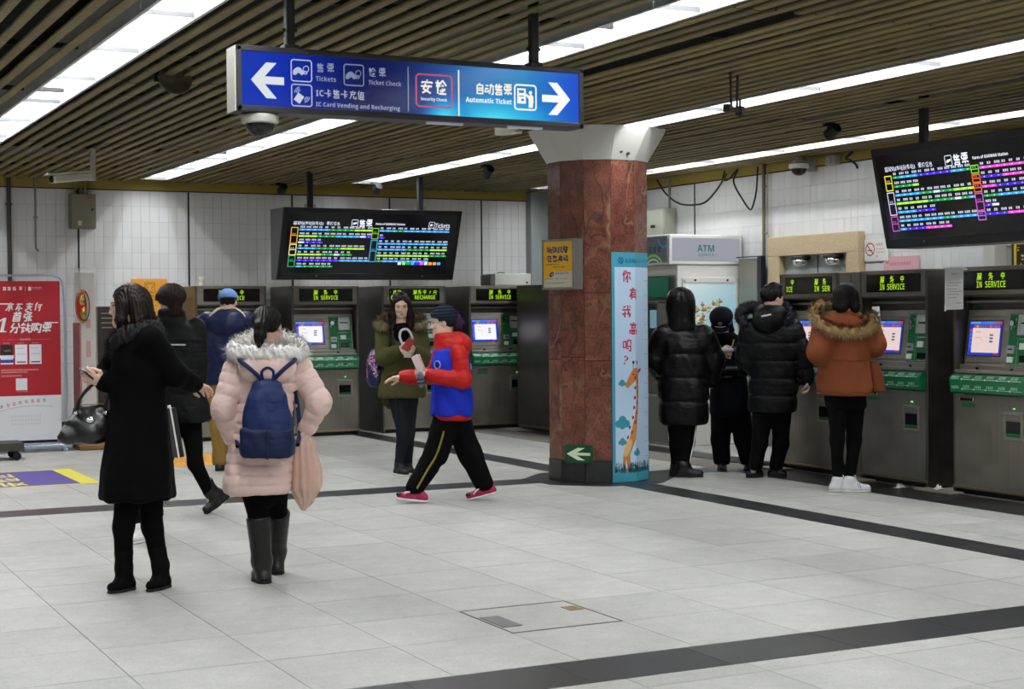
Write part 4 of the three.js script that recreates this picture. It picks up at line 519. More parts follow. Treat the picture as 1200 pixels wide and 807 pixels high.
{ const t = domeCamera([9.86, 2.965, -13.0], 0.1, 'small white dome security camera on a bracket high on the right wall'); mesh('bracket', merge([rbox(0.26, 0.03, 0.08, 0.006, 0.06, 0.02, 0), rbox(0.04, 0.14, 0.12, 0.008, 0.165, 0.0, 0), rbox(0.05, 0.1, 0.05, 0.006, 0, 0.06, 0)]), M(0x9c9c94, 0.5), t); }
solo('sensor_box', merge([rbox(0.09, 0.1, 0.16, 0.01, 0, 0, 0), rbox(0.02, 0.05, 0.05, 0.006, -0.05, -0.01, 0)]), M(0x9a9a90, 0.5), 'small grey sensor box beside the dome camera on the right wall', 'sensor', [RIGHT - 0.05, 2.975, -12.62]);
{ const t = thing('bullet_camera', 'large white bullet security camera on an arm under the ceiling, over the grey electrical box', 'camera', [3.10, 2.90, -14.9], 0), w = M(0xb4b2a2, 0.5);
  mesh('arm', merge([rbox(0.05, 0.30, 0.04, 0.008, 0.01, -0.01, 0), rbox(0.07, 0.09, 0.06, 0.015, 0.0, -0.12, 0)]), w, t); const b = mesh('housing', merge([rbox(0.40, 0.075, 0.11, 0.018, -0.22, 0, 0), rbox(0.45, 0.014, 0.13, 0.005, -0.24, 0.045, 0)]), w, t, [0, -0.12, 0], [0, 0.35, 0.13]); mesh('lens', cyl(0.032, 0.032, 0.012, 18).rotateZ(Math.PI / 2).translate(-0.422, 0, 0), blackGloss, b); mesh('wiper_arm', rbox(0.05, 0.03, 0.03, 0.008, -0.45, 0.05, 0.02), w, b); }
{ const t = thing('bullet_camera', 'small white bullet camera below the ceiling, under the right end of the hanging sign', 'camera', [5.19, 2.92, -10.3], 20), w = M(0xc4c0b0, 0.5); mesh('arm', merge([rbox(0.03, 0.28, 0.03, 0.006, -0.10, 0.10, 0), rbox(0.17, 0.035, 0.035, 0.008, -0.03, -0.04, 0)]), w, t, [0, 0, 0], [0, 0, 0.12]); mesh('housing', rbox(0.075, 0.08, 0.22, 0.012, 0, -0.10, -0.02), w, t); mesh('lens', cyl(0.02, 0.02, 0.01, 16).rotateX(Math.PI / 2).translate(0.0, -0.10, 0.093), blackGloss, t); }
{ const t = thing('ceiling_speaker', 'dusty old round speaker horn hanging between slats left of the blue sign', 'speaker', [2.66, 3.02, -10.25]), w = M(0x5e5646, 0.7); mesh('bracket', merge([rbox(0.22, 0.12, 0.02, 0.005, 0.02, 0.06, -0.1), rbox(0.3, 0.03, 0.2, 0.006, 0.02, 0.1, 0)]), M(0x1a1916, 0.8), t); mesh('horn', new THREE.LatheGeometry([[0.02, -0.08], [0.05, -0.05], [0.075, 0.0], [0.105, 0.05], [0.112, 0.055], [0.105, 0.06], [0.06, 0.02], [0.0, 0.01]].map((p) => new THREE.Vector2(...p)), 28).rotateX(1.25).translate(0, -0.02, 0.05), w, t); mesh('driver', cyl(0.06, 0.06, 0.09, 20).rotateX(1.25).translate(0, 0.01, -0.05), w, t); }
{ let k = 0; const L = ['small black spotlight under the slats above the left hanger of the back fare board', 'small black spotlight under the slats left of the pillar capital', 'small black spotlight under the slats above the right end of the back fare board', 'small black spotlight under the slats above the tilted fare board'];
  for (const [x, z] of [[6.0, -18.1], [7.30, -15.1], [7.03, -17.6], [8.35, -10.6]]) { const t = thing('spotlight', L[k++], 'spotlight', [x, CEIL - 0.02, z]); mesh('base', cyl(0.05, 0.05, 0.03, 16, 0, 0.01, 0), blackMat, t); mesh('head', cyl(0.045, 0.055, 0.12, 18).rotateX(1.1).translate(0.03, -0.045, 0.02), blackMat, t); mesh('stem', rbox(0.02, 0.05, 0.02, 0.004, 0, -0.015, 0), blackMat, t); } }
{ const t = thing('hanging_bracket', 'dark metal hanging bracket with a crossbar right of the pillar capital', 'bracket', [6.03, 2.86, -8.65], 30), m = M(0x2c281f, 0.6); for (const s of [-1, 1]) mesh('strap', rbox(0.02, 0.3, 0.012, 0.003, s * 0.045, 0.1, 0), m, t, [0, 0, 0], [0, 0, s * -0.06]); mesh('crossbar', merge([rbox(0.26, 0.03, 0.03, 0.005, -0.01, -0.05, 0), rbox(0.05, 0.05, 0.05, 0.006, -0.1, -0.05, 0), rbox(0.05, 0.06, 0.05, 0.006, 0.09, -0.05, 0), cyl(0.008, 0.008, 0.12, 8, 0.09, -0.03, 0)]), m, t); }
// recess lamps over the right-hand machines
for (const [z, l] of [[-13.15, 'left chrome emergency lamp in the granite-framed recess over the right-hand machines'], [-12.62, 'right chrome emergency lamp in the granite-framed recess over the right-hand machines']]) { const t = thing('emergency_lamp', l, 'lamp', [RIGHT - 0.06, 1.96, z], -90); mesh('bracket', rbox(0.2, 0.03, 0.11, 0.008, 0, 0.05, 0), M(0x3a3c3c, 0.4), t); mesh('reflector', new THREE.SphereGeometry(0.085, 24, 14).scale(1.25, 0.62, 0.75), chrome, t); mesh('ring', new THREE.TorusGeometry(0.08, 0.01, 8, 28).rotateX(Math.PI / 2).scale(1.25, 1, 0.75).translate(0, 0.012, 0), chrome, t); }
// window-like glazed recess beside the cash machine
{ const t = thing('glazed_panel', 'dark-framed glass panel leaning in the gap between the cash machine and the thin pipe', 'glass panel', [RIGHT - 0.10, 1.18, -13.985], -90); mesh('frame', merge([rbox(0.075, 1.74, 0.06, 0.004, 0.2, 0, 0), rbox(0.46, 0.012, 0.05, 0.004, 0, 0.868, 0), rbox(0.46, 0.03, 0.06, 0.004, 0, -0.87, 0)]), M(0x191c2a, 0.4), t); mesh('pane', box(0.42, 1.7, 0.01), M(0x9b9a90, 0.25, { metalness: 0.6 }), t); mesh('foot', rbox(0.46, 0.31, 0.1, 0.004, 0, -1.025, 0), M(0x191c2a, 0.4), t); }
// signs on the right wall
{ const tex = ctex(256, 160, (g, w, h) => { g.fillStyle = '#dfe0dc'; g.fillRect(0, 0, w, h); g.strokeStyle = '#b0303a'; g.lineWidth = 9; g.beginPath(); g.arc(62, 72, 46, 0, 7); g.moveTo(30, 40); g.lineTo(94, 104); g.stroke(); g.strokeStyle = '#333'; g.lineWidth = 7; g.beginPath(); g.moveTo(34, 80); g.lineTo(86, 80); g.stroke(); scribble(g, 128, 26, 22, 3, '#c05058', 4); scribble(g, 128, 66, 12, 7, '#c98a8e', 5); scribble(g, 128, 90, 12, 7, '#c98a8e', 6); scribble(g, 128, 118, 18, 1, '#c05058', 8); });
  const t = thing('no_smoking_sign', 'small white no smoking sign on the tiled wall left of the pink notice', 'sign', [RIGHT - 0.02, 2.045, -12.0], -90); mesh('plate', rbox(0.36, 0.215, 0.008, 0.003), M(0xdfe0dc, 0.4), t); mesh('print', plane(0.35, 0.205).translate(0, 0, 0.0046), M(0xffffff, 0.4, { map: tex }), t); }
{ const tex = ctex(320, 100, (g, w, h) => { g.fillStyle = '#d9a9b0'; g.fillRect(0, 0, w, h); scribble(g, 50, 38, 20, 9, '#c2566c', 4); g.fillStyle = '#9a7a60'; for (let i = 0; i < 6; i++) { g.beginPath(); g.arc(30 + 12 * Math.cos(i), 28 + 12 * Math.sin(i), 6, 0, 7); g.fill(); } });
  const t = thing('pink_notice', 'pale pink printed notice on the tiled wall below the tilted fare board', 'notice', [RIGHT - 0.02, 1.90, -11.64], -90); mesh('plate', rbox(0.5, 0.15, 0.006, 0.002), M(0xd9a9b0, 0.5), t); mesh('print', plane(0.49, 0.143).translate(0, 0, 0.0036), M(0xffffff, 0.5, { map: tex }), t); }
{ const tex = ctex(160, 200, (g, w, h) => { g.fillStyle = '#d9b92a'; g.fillRect(0, 0, w, h); g.fillStyle = '#1b1914'; g.fillRect(16, 20, 128, 160); const r = rng(4); for (let i = 0; i < 24; i++) { g.fillStyle = i % 3 ? '#d9b92a' : '#e8e4d8'; g.fillRect(20 + r() * 110, 24 + r() * 140, 14 * r() + 5, 10 * r() + 5); } });
  const t = thing('yellow_sign', 'yellow bordered black sign half cut by the right edge above the machines', 'sign', [RIGHT - 0.03, 1.93, -10.02], -90); mesh('plate', rbox(0.3, 0.24, 0.012, 0.004), M(0xd9b92a, 0.4), t); mesh('print', plane(0.29, 0.23).translate(0, 0, 0.0066), M(0xffffff, 0.4, { map: tex }), t); }
// ---------------------------------------------------------------- left side: banner, wrapped stand, posters, floor marks
{ const tex = ctex(640, 1680, (g, w, h) => {   // 0.66 m x 1.70 m
    g.fillStyle = '#a80f20'; g.fillRect(0, 0, w, h); const k = g.createRadialGradient(360, 260, 20, 360, 260, 520); k.addColorStop(0, 'rgba(190,44,60,0.55)'); k.addColorStop(1, 'rgba(150,10,24,0)'); g.fillStyle = k; g.fillRect(0, 0, w, 1180); g.fillStyle = '#d7d9dd'; g.fillRect(0, 1208, w, h - 1208);
    const q = '#dfe8e4'; scribble(g, 92, 60, 38, 2, q, 3, 0.2); scribble(g, 184, 60, 38, 1, q, 5, 0.2); scribble(g, 246, 60, 34, 1, q, 7, 0.2); g.fillStyle = q; g.fillRect(306, 58, 3, 44); g.fillRect(336, 60, 28, 40); scribble(g, 370, 62, 18, 5, q, 9); scribble(g, 370, 86, 11, 8, '#c98a8e', 9);
    g.fillStyle = q; g.beginPath(); g.moveTo(14, 234); g.lineTo(160, 234); g.lineTo(156, 246); g.lineTo(24, 244); g.fill(); g.fillRect(520, 434, 100, 11);
    glyphs(g, '京东支付', 110, 226, 84, q, 0.15, 1.08, 0.22); glyphs(g, '首张', 168, 322, 98, q, 0.15, 1.08, 0.22); glyphs(g, '分钱购票', 148, 440, 100, q, 0.15, 1.02, 0.22); g.save(); g.transform(1, 0, -0.2, 1, 112, 0); g.fillStyle = q; g.font = 'bold 210px serif'; g.fillText('1', 10, 536); g.restore();
    g.fillStyle = '#c87a80'; g.fillRect(80, 614, 460, 3); scribble(g, 250, 604, 18, 5, q, 21);
    for (const [x, c] of [[66, '#15161e'], [202, '#e2e4e8'], [338, '#e2e4e8']]) { scribble(g, x + 24, 644, 14, 4, '#d8a8ac', x); g.fillStyle = c; g.fillRect(x, 668, 116, 206); if (x < 100) { g.fillStyle = '#e2e4e8'; g.fillRect(x - 14, 778, 138, 30); g.fillRect(x, 806, 116, 68); g.fillStyle = '#24409a'; g.fillRect(x, 824, 116, 34); scribble(g, x + 30, 722, 16, 4, '#c9b040', 4); } else { scribble(g, x + 16, 700, 13, 5, '#9aa0a8', x); scribble(g, x + 16, 760, 13, 6, '#9aa0a8', x + 1); g.fillStyle = '#20263a'; g.fillRect(x + 14, 846, 88, 12); } }
    scribble(g, 66, 926, 15, 24, '#e0b0b4', 6, 0.15, 1.0); scribble(g, 66, 950, 15, 17, '#e0b0b4', 8, 0.15, 1.0); scribble(g, 66, 988, 15, 13, '#e0b0b4', 9, 0.15, 1.0);
    g.fillStyle = '#d2d4d8'; g.fillRect(206, 1024, 108, 124); scribble(g, 212, 1156, 12, 8, '#e0b0b4', 31);
    for (let i = 0; i < 8; i++) { g.save(); g.translate(50 + i * 58, 1300 - 26 * Math.sin(i / 3) - i * 5); g.rotate(-0.12); scribble(g, 0, 0, 36, 1, '#a23044', 40 + i, 0.1); g.restore(); } g.strokeStyle = '#b06a78'; g.lineWidth = 3; g.beginPath(); g.moveTo(20, 1374); g.quadraticCurveTo(260, 1290, 560, 1330); g.stroke();
    for (let i = 0; i < 3; i++) scribble(g, 150, 1410 + i * 42, 24, 11, '#c2c3c8', 60 + i, 0.14); g.fillStyle = '#222'; g.beginPath(); g.arc(w - 28, h - 40, 6, 0, 7); g.fill();
  });
  const t = thing('banner_stand', 'red and white advertising banner on a silver tube stand at the left edge', 'banner', [2.93, 0, -17.40]);
  mesh('banner', uvFront(box(0.70, 1.72, 0.004, -0.02, 0.985, 0), -0.02, 0.985, 0.70, 1.72), M(0xffffff, 0.4, { map: tex }), t); mesh('tube_frame', tube([[0.385, 0.10, -0.03], [0.385, 0.9, -0.03], [0.375, 1.76, -0.03], [0.35, 1.87, -0.03], [0.28, 1.905, -0.03], [-0.1, 1.905, -0.03], [-0.42, 1.905, -0.03]], 0.014, 120, 10), M(0xb9c3d2, 0.28, { metalness: 0.7 }), t); mesh('base_tube', merge([rbox(1.0, 0.075, 0.11, 0.034, -0.05, 0.06, 0.03), rbox(0.05, 0.03, 0.2, 0.008, 0.35, 0.016, 0.02), rbox(0.05, 0.03, 0.2, 0.008, -0.42, 0.016, 0.02)]), M(0xaeb8c8, 0.25, { metalness: 0.8 }), t); mesh('end_cap', rbox(0.02, 0.07, 0.10, 0.01, 0.455, 0.06, 0.03), blackMat, t); }
{ const t = thing('trolley', 'low dark trolley on castors, only its corner showing at the left edge', 'trolley', [2.38, 0, -16.65]); mesh('deck', rbox(0.66, 0.085, 0.4, 0.008, 0, 0.135, 0), M(0x3a3830, 0.6), t); for (const [x, z] of [[0.26, 0.16], [-0.26, 0.16], [0.26, -0.16], [-0.26, -0.16]]) { const c = mesh('castor', cyl(0.04, 0.04, 0.03, 18).rotateX(Math.PI / 2).translate(x, 0.04, z), rubber, t); mesh('fork', rbox(0.03, 0.06, 0.045, 0.006, x, 0.075, z), darkMetal, c); } }
{ const t = thing('wrapped_stand', 'tall plastic-wrapped panel with a red and gold oval on a wooden base', 'display stand', [3.53, 0, -17.55]);
  mesh('base', rbox(0.40, 0.055, 0.5, 0.012, 0.09, 0.03, 0.06), woodMat, t); mesh('panel', rbox(0.17, 1.86, 0.30, 0.02, 0.03, 1.02, 0), M(0xb9b3ac, 0.4), t, null, [0, 0.0, 0]); mesh('red_edge', uvBox(rbox(0.03, 1.3, 0.31, 0.006, -0.062, 0.74, 0)), M(0x8e1c22, 0.4), t); for (const [y, h] of [[1.38, 0.1], [1.1, 0.18], [0.75, 0.22]]) mesh('red_lettering', rbox(0.05, h, 0.004, 0.001, 0.03, y, 0.152), M(0xb57a74, 0.5), t);
  mesh('plastic_wrap', rbox(0.20, 1.92, 0.34, 0.03, 0.03, 1.03, 0), P(0xffffff, 0.12, { transparent: true, opacity: 0.22, clearcoat: 1, clearcoatRoughness: 0.1 }), t); const o = mesh('oval_plate', new THREE.SphereGeometry(0.17, 32, 20).scale(0.36, 1, 0.5), M(0x9a1c20, 0.25), t, [-0.05, 1.57, 0.17]); mesh('gold_rim', new THREE.TorusGeometry(0.168, 0.014, 10, 48).scale(0.42, 1, 1), M(0xa8843c, 0.25, { metalness: 0.8 }), o, [0.016, 0, 0.03]); mesh('gold_relief', merge([new THREE.SphereGeometry(0.07, 20, 14).scale(0.5, 1, 0.5).translate(0.0, 0.06, 0.06), new THREE.SphereGeometry(0.07, 20, 14).scale(0.5, 1.1, 0.5).translate(0.012, -0.07, 0.06)]), M(0xb29248, 0.22, { metalness: 0.8 }), o); }
{ const t = thing('louvre_box', 'tall dark brown louvred metal box against the back wall behind the wrapped stand', 'vent box', [4.07, 0, BACK + 0.16]); const m = M(0x2a211c, 0.5); mesh('box_body', rbox(0.46, 1.56, 0.26, 0.008, 0, 0.79, 0), m, t); for (let i = 0; i < 4; i++) mesh('louvre', rbox(0.13, 0.012, 0.014, 0.003, -0.13, 1.49 - i * 0.055, 0.135), M(0x8b7f66, 0.4), t); mesh('door', rbox(0.43, 1.18, 0.012, 0.004, 0, 0.62, 0.133), m, t); }
{ const tex = ctex(512, 512, (g, w, h) => { g.fillStyle = '#e6a12c'; g.fillRect(0, 0, w, h); g.strokeStyle = '#5a4320'; g.lineWidth = 7; g.strokeRect(190, 44, 140, 130); g.lineWidth = 9; g.setLineDash([14, 8]); g.beginPath(); g.moveTo(205, 70); g.lineTo(240, 62); g.lineTo(280, 62); g.lineTo(316, 70); g.lineTo(306, 104); g.lineTo(290, 98); g.lineTo(288, 158); g.lineTo(230, 158); g.lineTo(230, 98); g.lineTo(214, 104); g.closePath(); g.stroke(); g.setLineDash([]); scribble(g, 190, 200, 30, 4, '#6a5020', 5); scribble(g, 190, 250, 20, 6, '#6a5020', 6); scribble(g, 150, 330, 18, 11, '#7a5c24', 7); });
  const t = thing('orange_poster', 'orange poster with a dashed pictogram on the back wall behind two heads', 'poster', [4.50, 1.655, BACK + 0.03]); mesh('board', rbox(0.43, 0.48, 0.012, 0.004), M(0xe6a12c, 0.6), t); mesh('print', plane(0.42, 0.47).translate(0, 0, 0.0068), M(0xffffff, 0.6, { map: tex }), t); }
{ const tex = ctex(768, 512, (g, w, h) => { g.fillStyle = '#d8cf3c'; g.fillRect(0, 0, w, h); g.fillStyle = '#4b3f8e'; g.fillRect(18, 18, w - 106, h - 36); g.save(); g.translate(330, 470); g.rotate(-Math.PI / 2); glyphs(g, '安检区', 0, 0, 120, '#d8cf3c', 0.14, 1.14); g.restore(); });
  const t = thing('floor_sticker', 'purple and yellow lettered floor sticker at the left edge', 'floor sticker', [2.20, 0.0012, -14.58]); const g = plane(1.46, 1.44).rotateX(-Math.PI / 2); mesh('print', g, M(0xffffff, 0.5, { map: tex }), t); }
{ const tex = ctex(512, 256, (g, w, h) => { g.fillStyle = '#dd9a38'; g.fillRect(0, 0, w, h); scribble(g, 60, 90, 26, 12, '#8a5a1c', 3); scribble(g, 90, 140, 20, 13, '#8a5a1c', 5); });
  const t = thing('floor_sticker', 'orange printed floor sticker behind the dark-haired walker, by khaki trousers', 'floor sticker', [4.12, 0.0012, -15.55]); mesh('print', plane(0.85, 1.3).rotateX(-Math.PI / 2), M(0xffffff, 0.5, { map: tex }), t); }
// access hatch let into the floor
{ const t = thing('floor_hatch', 'square floor hatch with a dark and a brass corner piece, set in the tiles', 'hatch', [3.505, 0, -6.682]); const m = M(0x6b6556, 0.5), W = 0.583; mesh('edge_strip', merge([box(W, 0.004, 0.008, 0, 0.0005, W / 2), box(W, 0.004, 0.006, 0, 0.0005, -W / 2), box(0.008, 0.004, W, W / 2, 0.0005, 0), box(0.008, 0.004, W, -W / 2, 0.0005, 0)]), m, t); mesh('lifting_plate', rbox(0.10, 0.004, 0.26, 0.001, -0.225, 0.0012, 0.03), M(0x6d6c69, 0.45, { metalness: 0.4 }), t); mesh('lifting_plate', rbox(0.075, 0.004, 0.1, 0.001, 0.235, 0.0012, -0.10), M(0x8c7c50, 0.4, { metalness: 0.5 }), t); }
// litter by the right-hand machines
{ const sh = (w, d, s) => { const g = new THREE.PlaneGeometry(w, d, 6, 6).rotateX(-Math.PI / 2), p = g.attributes.position, r = rng(s); for (let i = 0; i < p.count; i++) p.setY(i, 0.004 + 0.03 * r() * (Math.hypot(p.getX(i) / w, p.getZ(i) / d) < 0.32 ? 1.6 : 0.25)); g.computeVertexNormals(); return g; };
  solo('paper_scrap', sh(0.10, 0.08, 3), whitePaper, 'crumpled white paper scrap lying on the beige plate beside a machine', 'litter', [8.66, 0.022, -9.62]); solo('paper_scrap', sh(0.12, 0.06, 5), whitePaper, 'small white paper scrap on the black floor strip between two right-hand machines', 'litter', [8.60, 0.0, -10.0]);
  solo('floor_plate', rbox(0.16, 0.02, 0.42, 0.008), M(0x8a8474, 0.6), 'flat beige stone plate by the foot of the machine with the paper sheet', 'plate', [8.66, 0.011, -9.62]); solo('floor_plate', rbox(0.16, 0.02, 0.3, 0.008), M(0x8a8474, 0.6), 'flat beige stone plate by the foot of the machine behind the black puffer jacket', 'plate', [8.64, 0.011, -11.75]); solo('floor_plate', rbox(0.16, 0.02, 0.3, 0.008), M(0x8a8474, 0.6), 'flat beige stone plate at the floor behind the white sneakers', 'plate', [8.66, 0.011, -10.62]); }
// ---------------------------------------------------------------- people: distance fields meshed with surface nets
const smin = (a, b, k) => { const h = Math.max(k - Math.abs(a - b), 0) / k; return Math.min(a, b) - h * h * k * 0.25; };
const smax = (a, b, k) => -smin(-a, -b, k);
function cone(a, b, ra, rb, puff) {           // tapered capsule; puff = [period, height] of quilting along it
  const [ax, ay, az] = a, dx = b[0] - ax, dy = b[1] - ay, dz = b[2] - az, L2 = dx * dx + dy * dy + dz * dz || 1e-9, L = Math.sqrt(L2);
  return (x, y, z) => { const px = x - ax, py = y - ay, pz = z - az; let t = (px * dx + py * dy + pz * dz) / L2; t = t < 0 ? 0 : t > 1 ? 1 : t; const qx = px - t * dx, qy = py - t * dy, qz = pz - t * dz; let r = ra + (rb - ra) * t; if (puff) r += puff[1] * (1 - Math.exp(-4 * Math.abs(Math.sin(Math.PI * t * L / puff[0]))) - 0.75); return Math.sqrt(qx * qx + qy * qy + qz * qz) - r; };
}
function ell(c, r, yaw = 0, pitch = 0) { const cy = Math.cos(yaw * D2R), sy = Math.sin(yaw * D2R), cp = Math.cos(pitch * D2R), sp = Math.sin(pitch * D2R), m = Math.min(...r); return (x, y, z) => { x -= c[0]; y -= c[1]; z -= c[2]; const X = cy * x - sy * z, Z0 = sy * x + cy * z, Y = cp * y + sp * Z0, Z = -sp * y + cp * Z0; const k = Math.sqrt((X / r[0]) ** 2 + (Y / r[1]) ** 2 + (Z / r[2]) ** 2), g = Math.sqrt((X / r[0] ** 2) ** 2 + (Y / r[1] ** 2) ** 2 + (Z / r[2] ** 2) ** 2); return g > 1e-6 ? k * (k - 1) / g : -m; }; }
function loft(rows, yaw = 0, round = 0.02, pow = 2.4) {      // stack of [height, x, z, half width, half depth], open-ended solids with rounded rims
  const cy = Math.cos(yaw * D2R), sy = Math.sin(yaw * D2R), y0 = rows[0][0], y1 = rows.at(-1)[0];
  return (x, y, z) => { const Y = y < y0 ? y0 : y > y1 ? y1 : y; let i = 0; while (i < rows.length - 2 && Y > rows[i + 1][0]) i++; const A = rows[i], B = rows[i + 1]; let t = (Y - A[0]) / (B[0] - A[0]); t = t * t * (3 - 2 * t) * 0.5 + t * 0.5; const px = x - (A[1] + (B[1] - A[1]) * t), pz = z - (A[2] + (B[2] - A[2]) * t), rx = A[3] + (B[3] - A[3]) * t, rz = A[4] + (B[4] - A[4]) * t, X = Math.abs(cy * px - sy * pz) / rx, Z = Math.abs(sy * px + cy * pz) / rz; const d = (Math.pow(Math.pow(X, pow) + Math.pow(Z, pow), 1 / pow) - 1) * Math.min(rx, rz), h = Math.max(y0 - y, y - y1); return smax(d, h, round); };
}
const U = (k, ...f) => (x, y, z) => { let d = f[0](x, y, z); for (let i = 1; i < f.length; i++) d = smin(d, f[i](x, y, z), k); return d; };
const cut = (f, g, k = 0.01) => (x, y, z) => smax(f(x, y, z), -g(x, y, z), k);
const above = (y0, f, k = 0.012) => (x, y, z) => smax(f(x, y, z), y0 - y, k);
const disp = (f, d) => (x, y, z) => f(x, y, z) - d(x, y, z);
const nz1 = vnoise(901, 32), nz2 = vnoise(902, 32);
const noise3 = (x, y, z) => (nz1(x + 0.37 * z, y) + nz2(z - 0.41 * y, x + y * 0.6)) - 1;      // -1 .. 1
const folds = (amp, f = 9) => (x, y, z) => amp * (noise3(x * f * 1.6, y * f * 0.8, z * f * 1.6) + 0.5 * noise3(x * f * 3 + 5, y * f * 2.2, z * f * 3));
const quilt = (amp, per, off = 0) => (x, y, z) => amp * (1 - Math.exp(-4.5 * Math.abs(Math.sin(Math.PI * (y - off + 0.010 * noise3(x * 5, y * 3, z * 5)) / per))) - 0.8) + 0.25 * amp * noise3(x * 22, y * 16, z * 22);
function surf(f, lo, hi, cell) {
  const n = [0, 1, 2].map((k) => Math.ceil((hi[k] - lo[k]) / cell / 4) * 4 + 1), [nx, ny, nz] = n, F = new Float32Array(nx * ny * nz).fill(1), at = (i, j, k) => i + nx * (j + ny * k), B = 4, half = cell * B * 0.5 * 1.7321;
  for (let K = 0; K < nz; K += B) for (let J = 0; J < ny; J += B) for (let I = 0; I < nx; I += B) {
    const d = f(lo[0] + (I + B / 2) * cell, lo[1] + (J + B / 2) * cell, lo[2] + (K + B / 2) * cell), far = Math.abs(d) > half * 1.9 + 0.012;
    for (let k = K; k < Math.min(K + B, nz); k++) for (let j = J; j < Math.min(J + B, ny); j++) for (let i = I; i < Math.min(I + B, nx); i++) F[at(i, j, k)] = far ? d : f(lo[0] + i * cell, lo[1] + j * cell, lo[2] + k * cell);
  }
  const id = new Int32Array(nx * ny * nz).fill(-1), pos = [], idx = [];
  for (let k = 0; k < nz - 1; k++) for (let j = 0; j < ny - 1; j++) for (let i = 0; i < nx - 1; i++) {
    let m = 0, c = 0, sx = 0, sy = 0, sz = 0; const v = [];
    for (let q = 0; q < 8; q++) { const d = F[at(i + (q & 1), j + ((q >> 1) & 1), k + (q >> 2))]; v.push(d); if (d < 0) m |= 1 << q; }
    if (m === 0 || m === 255) continue;
    for (let q = 0; q < 8; q++) for (const b of [1, 2, 4]) if (!(q & b)) { const p = q | b; if ((v[q] < 0) !== (v[p] < 0)) { const t = v[q] / (v[q] - v[p]); sx += (q & 1) + (b === 1 ? t : 0); sy += ((q >> 1) & 1) + (b === 2 ? t : 0); sz += (q >> 2) + (b === 4 ? t : 0); c++; } }
    id[at(i, j, k)] = pos.length / 3; pos.push(lo[0] + (i + sx / c) * cell, lo[1] + (j + sy / c) * cell, lo[2] + (k + sz / c) * cell);
  }
  const quad = (a, b, c, d, flip) => { if (a < 0 || b < 0 || c < 0 || d < 0) return; if (flip) idx.push(a, c, b, a, d, c); else idx.push(a, b, c, a, c, d); };
  for (let k = 1; k < nz - 1; k++) for (let j = 1; j < ny - 1; j++) for (let i = 1; i < nx - 1; i++) {
    const d = F[at(i, j, k)] < 0;
    if (d !== F[at(i + 1, j, k)] < 0) quad(id[at(i, j - 1, k - 1)], id[at(i, j, k - 1)], id[at(i, j, k)], id[at(i, j - 1, k)], !d);
    if (d !== F[at(i, j + 1, k)] < 0) quad(id[at(i - 1, j, k - 1)], id[at(i - 1, j, k)], id[at(i, j, k)], id[at(i, j, k - 1)], !d);
    if (d !== F[at(i, j, k + 1)] < 0) quad(id[at(i - 1, j - 1, k)], id[at(i, j - 1, k)], id[at(i, j, k)], id[at(i - 1, j, k)], !d);
  }
  const g = new THREE.BufferGeometry(), uv = new Float32Array(pos.length / 3 * 2); for (let i = 0; i < pos.length / 3; i++) { uv[2 * i] = pos[3 * i] + 0.8 * pos[3 * i + 2]; uv[2 * i + 1] = pos[3 * i + 1]; }
  g.setAttribute('position', new THREE.Float32BufferAttribute(pos, 3)); g.setAttribute('uv', new THREE.BufferAttribute(uv, 2)); g.setIndex(idx); g.computeVertexNormals(); return g;
}
function paint(g, f) { const p = g.attributes.position, c = new Float32Array(p.count * 3); for (let i = 0; i < p.count; i++) { const k = f(p.getX(i), p.getY(i), p.getZ(i)); c[3 * i] = k[0]; c[3 * i + 1] = k[1]; c[3 * i + 2] = k[2]; } g.setAttribute('color', new THREE.BufferAttribute(c, 3)); return g; }
function joinColored(list) { return mergeGeometries(list.map((g) => { const h = g.index ? g.toNonIndexed() : g; for (const k of Object.keys(h.attributes)) if (!['position', 'normal', 'uv', 'color'].includes(k)) h.deleteAttribute(k); return h; })); }
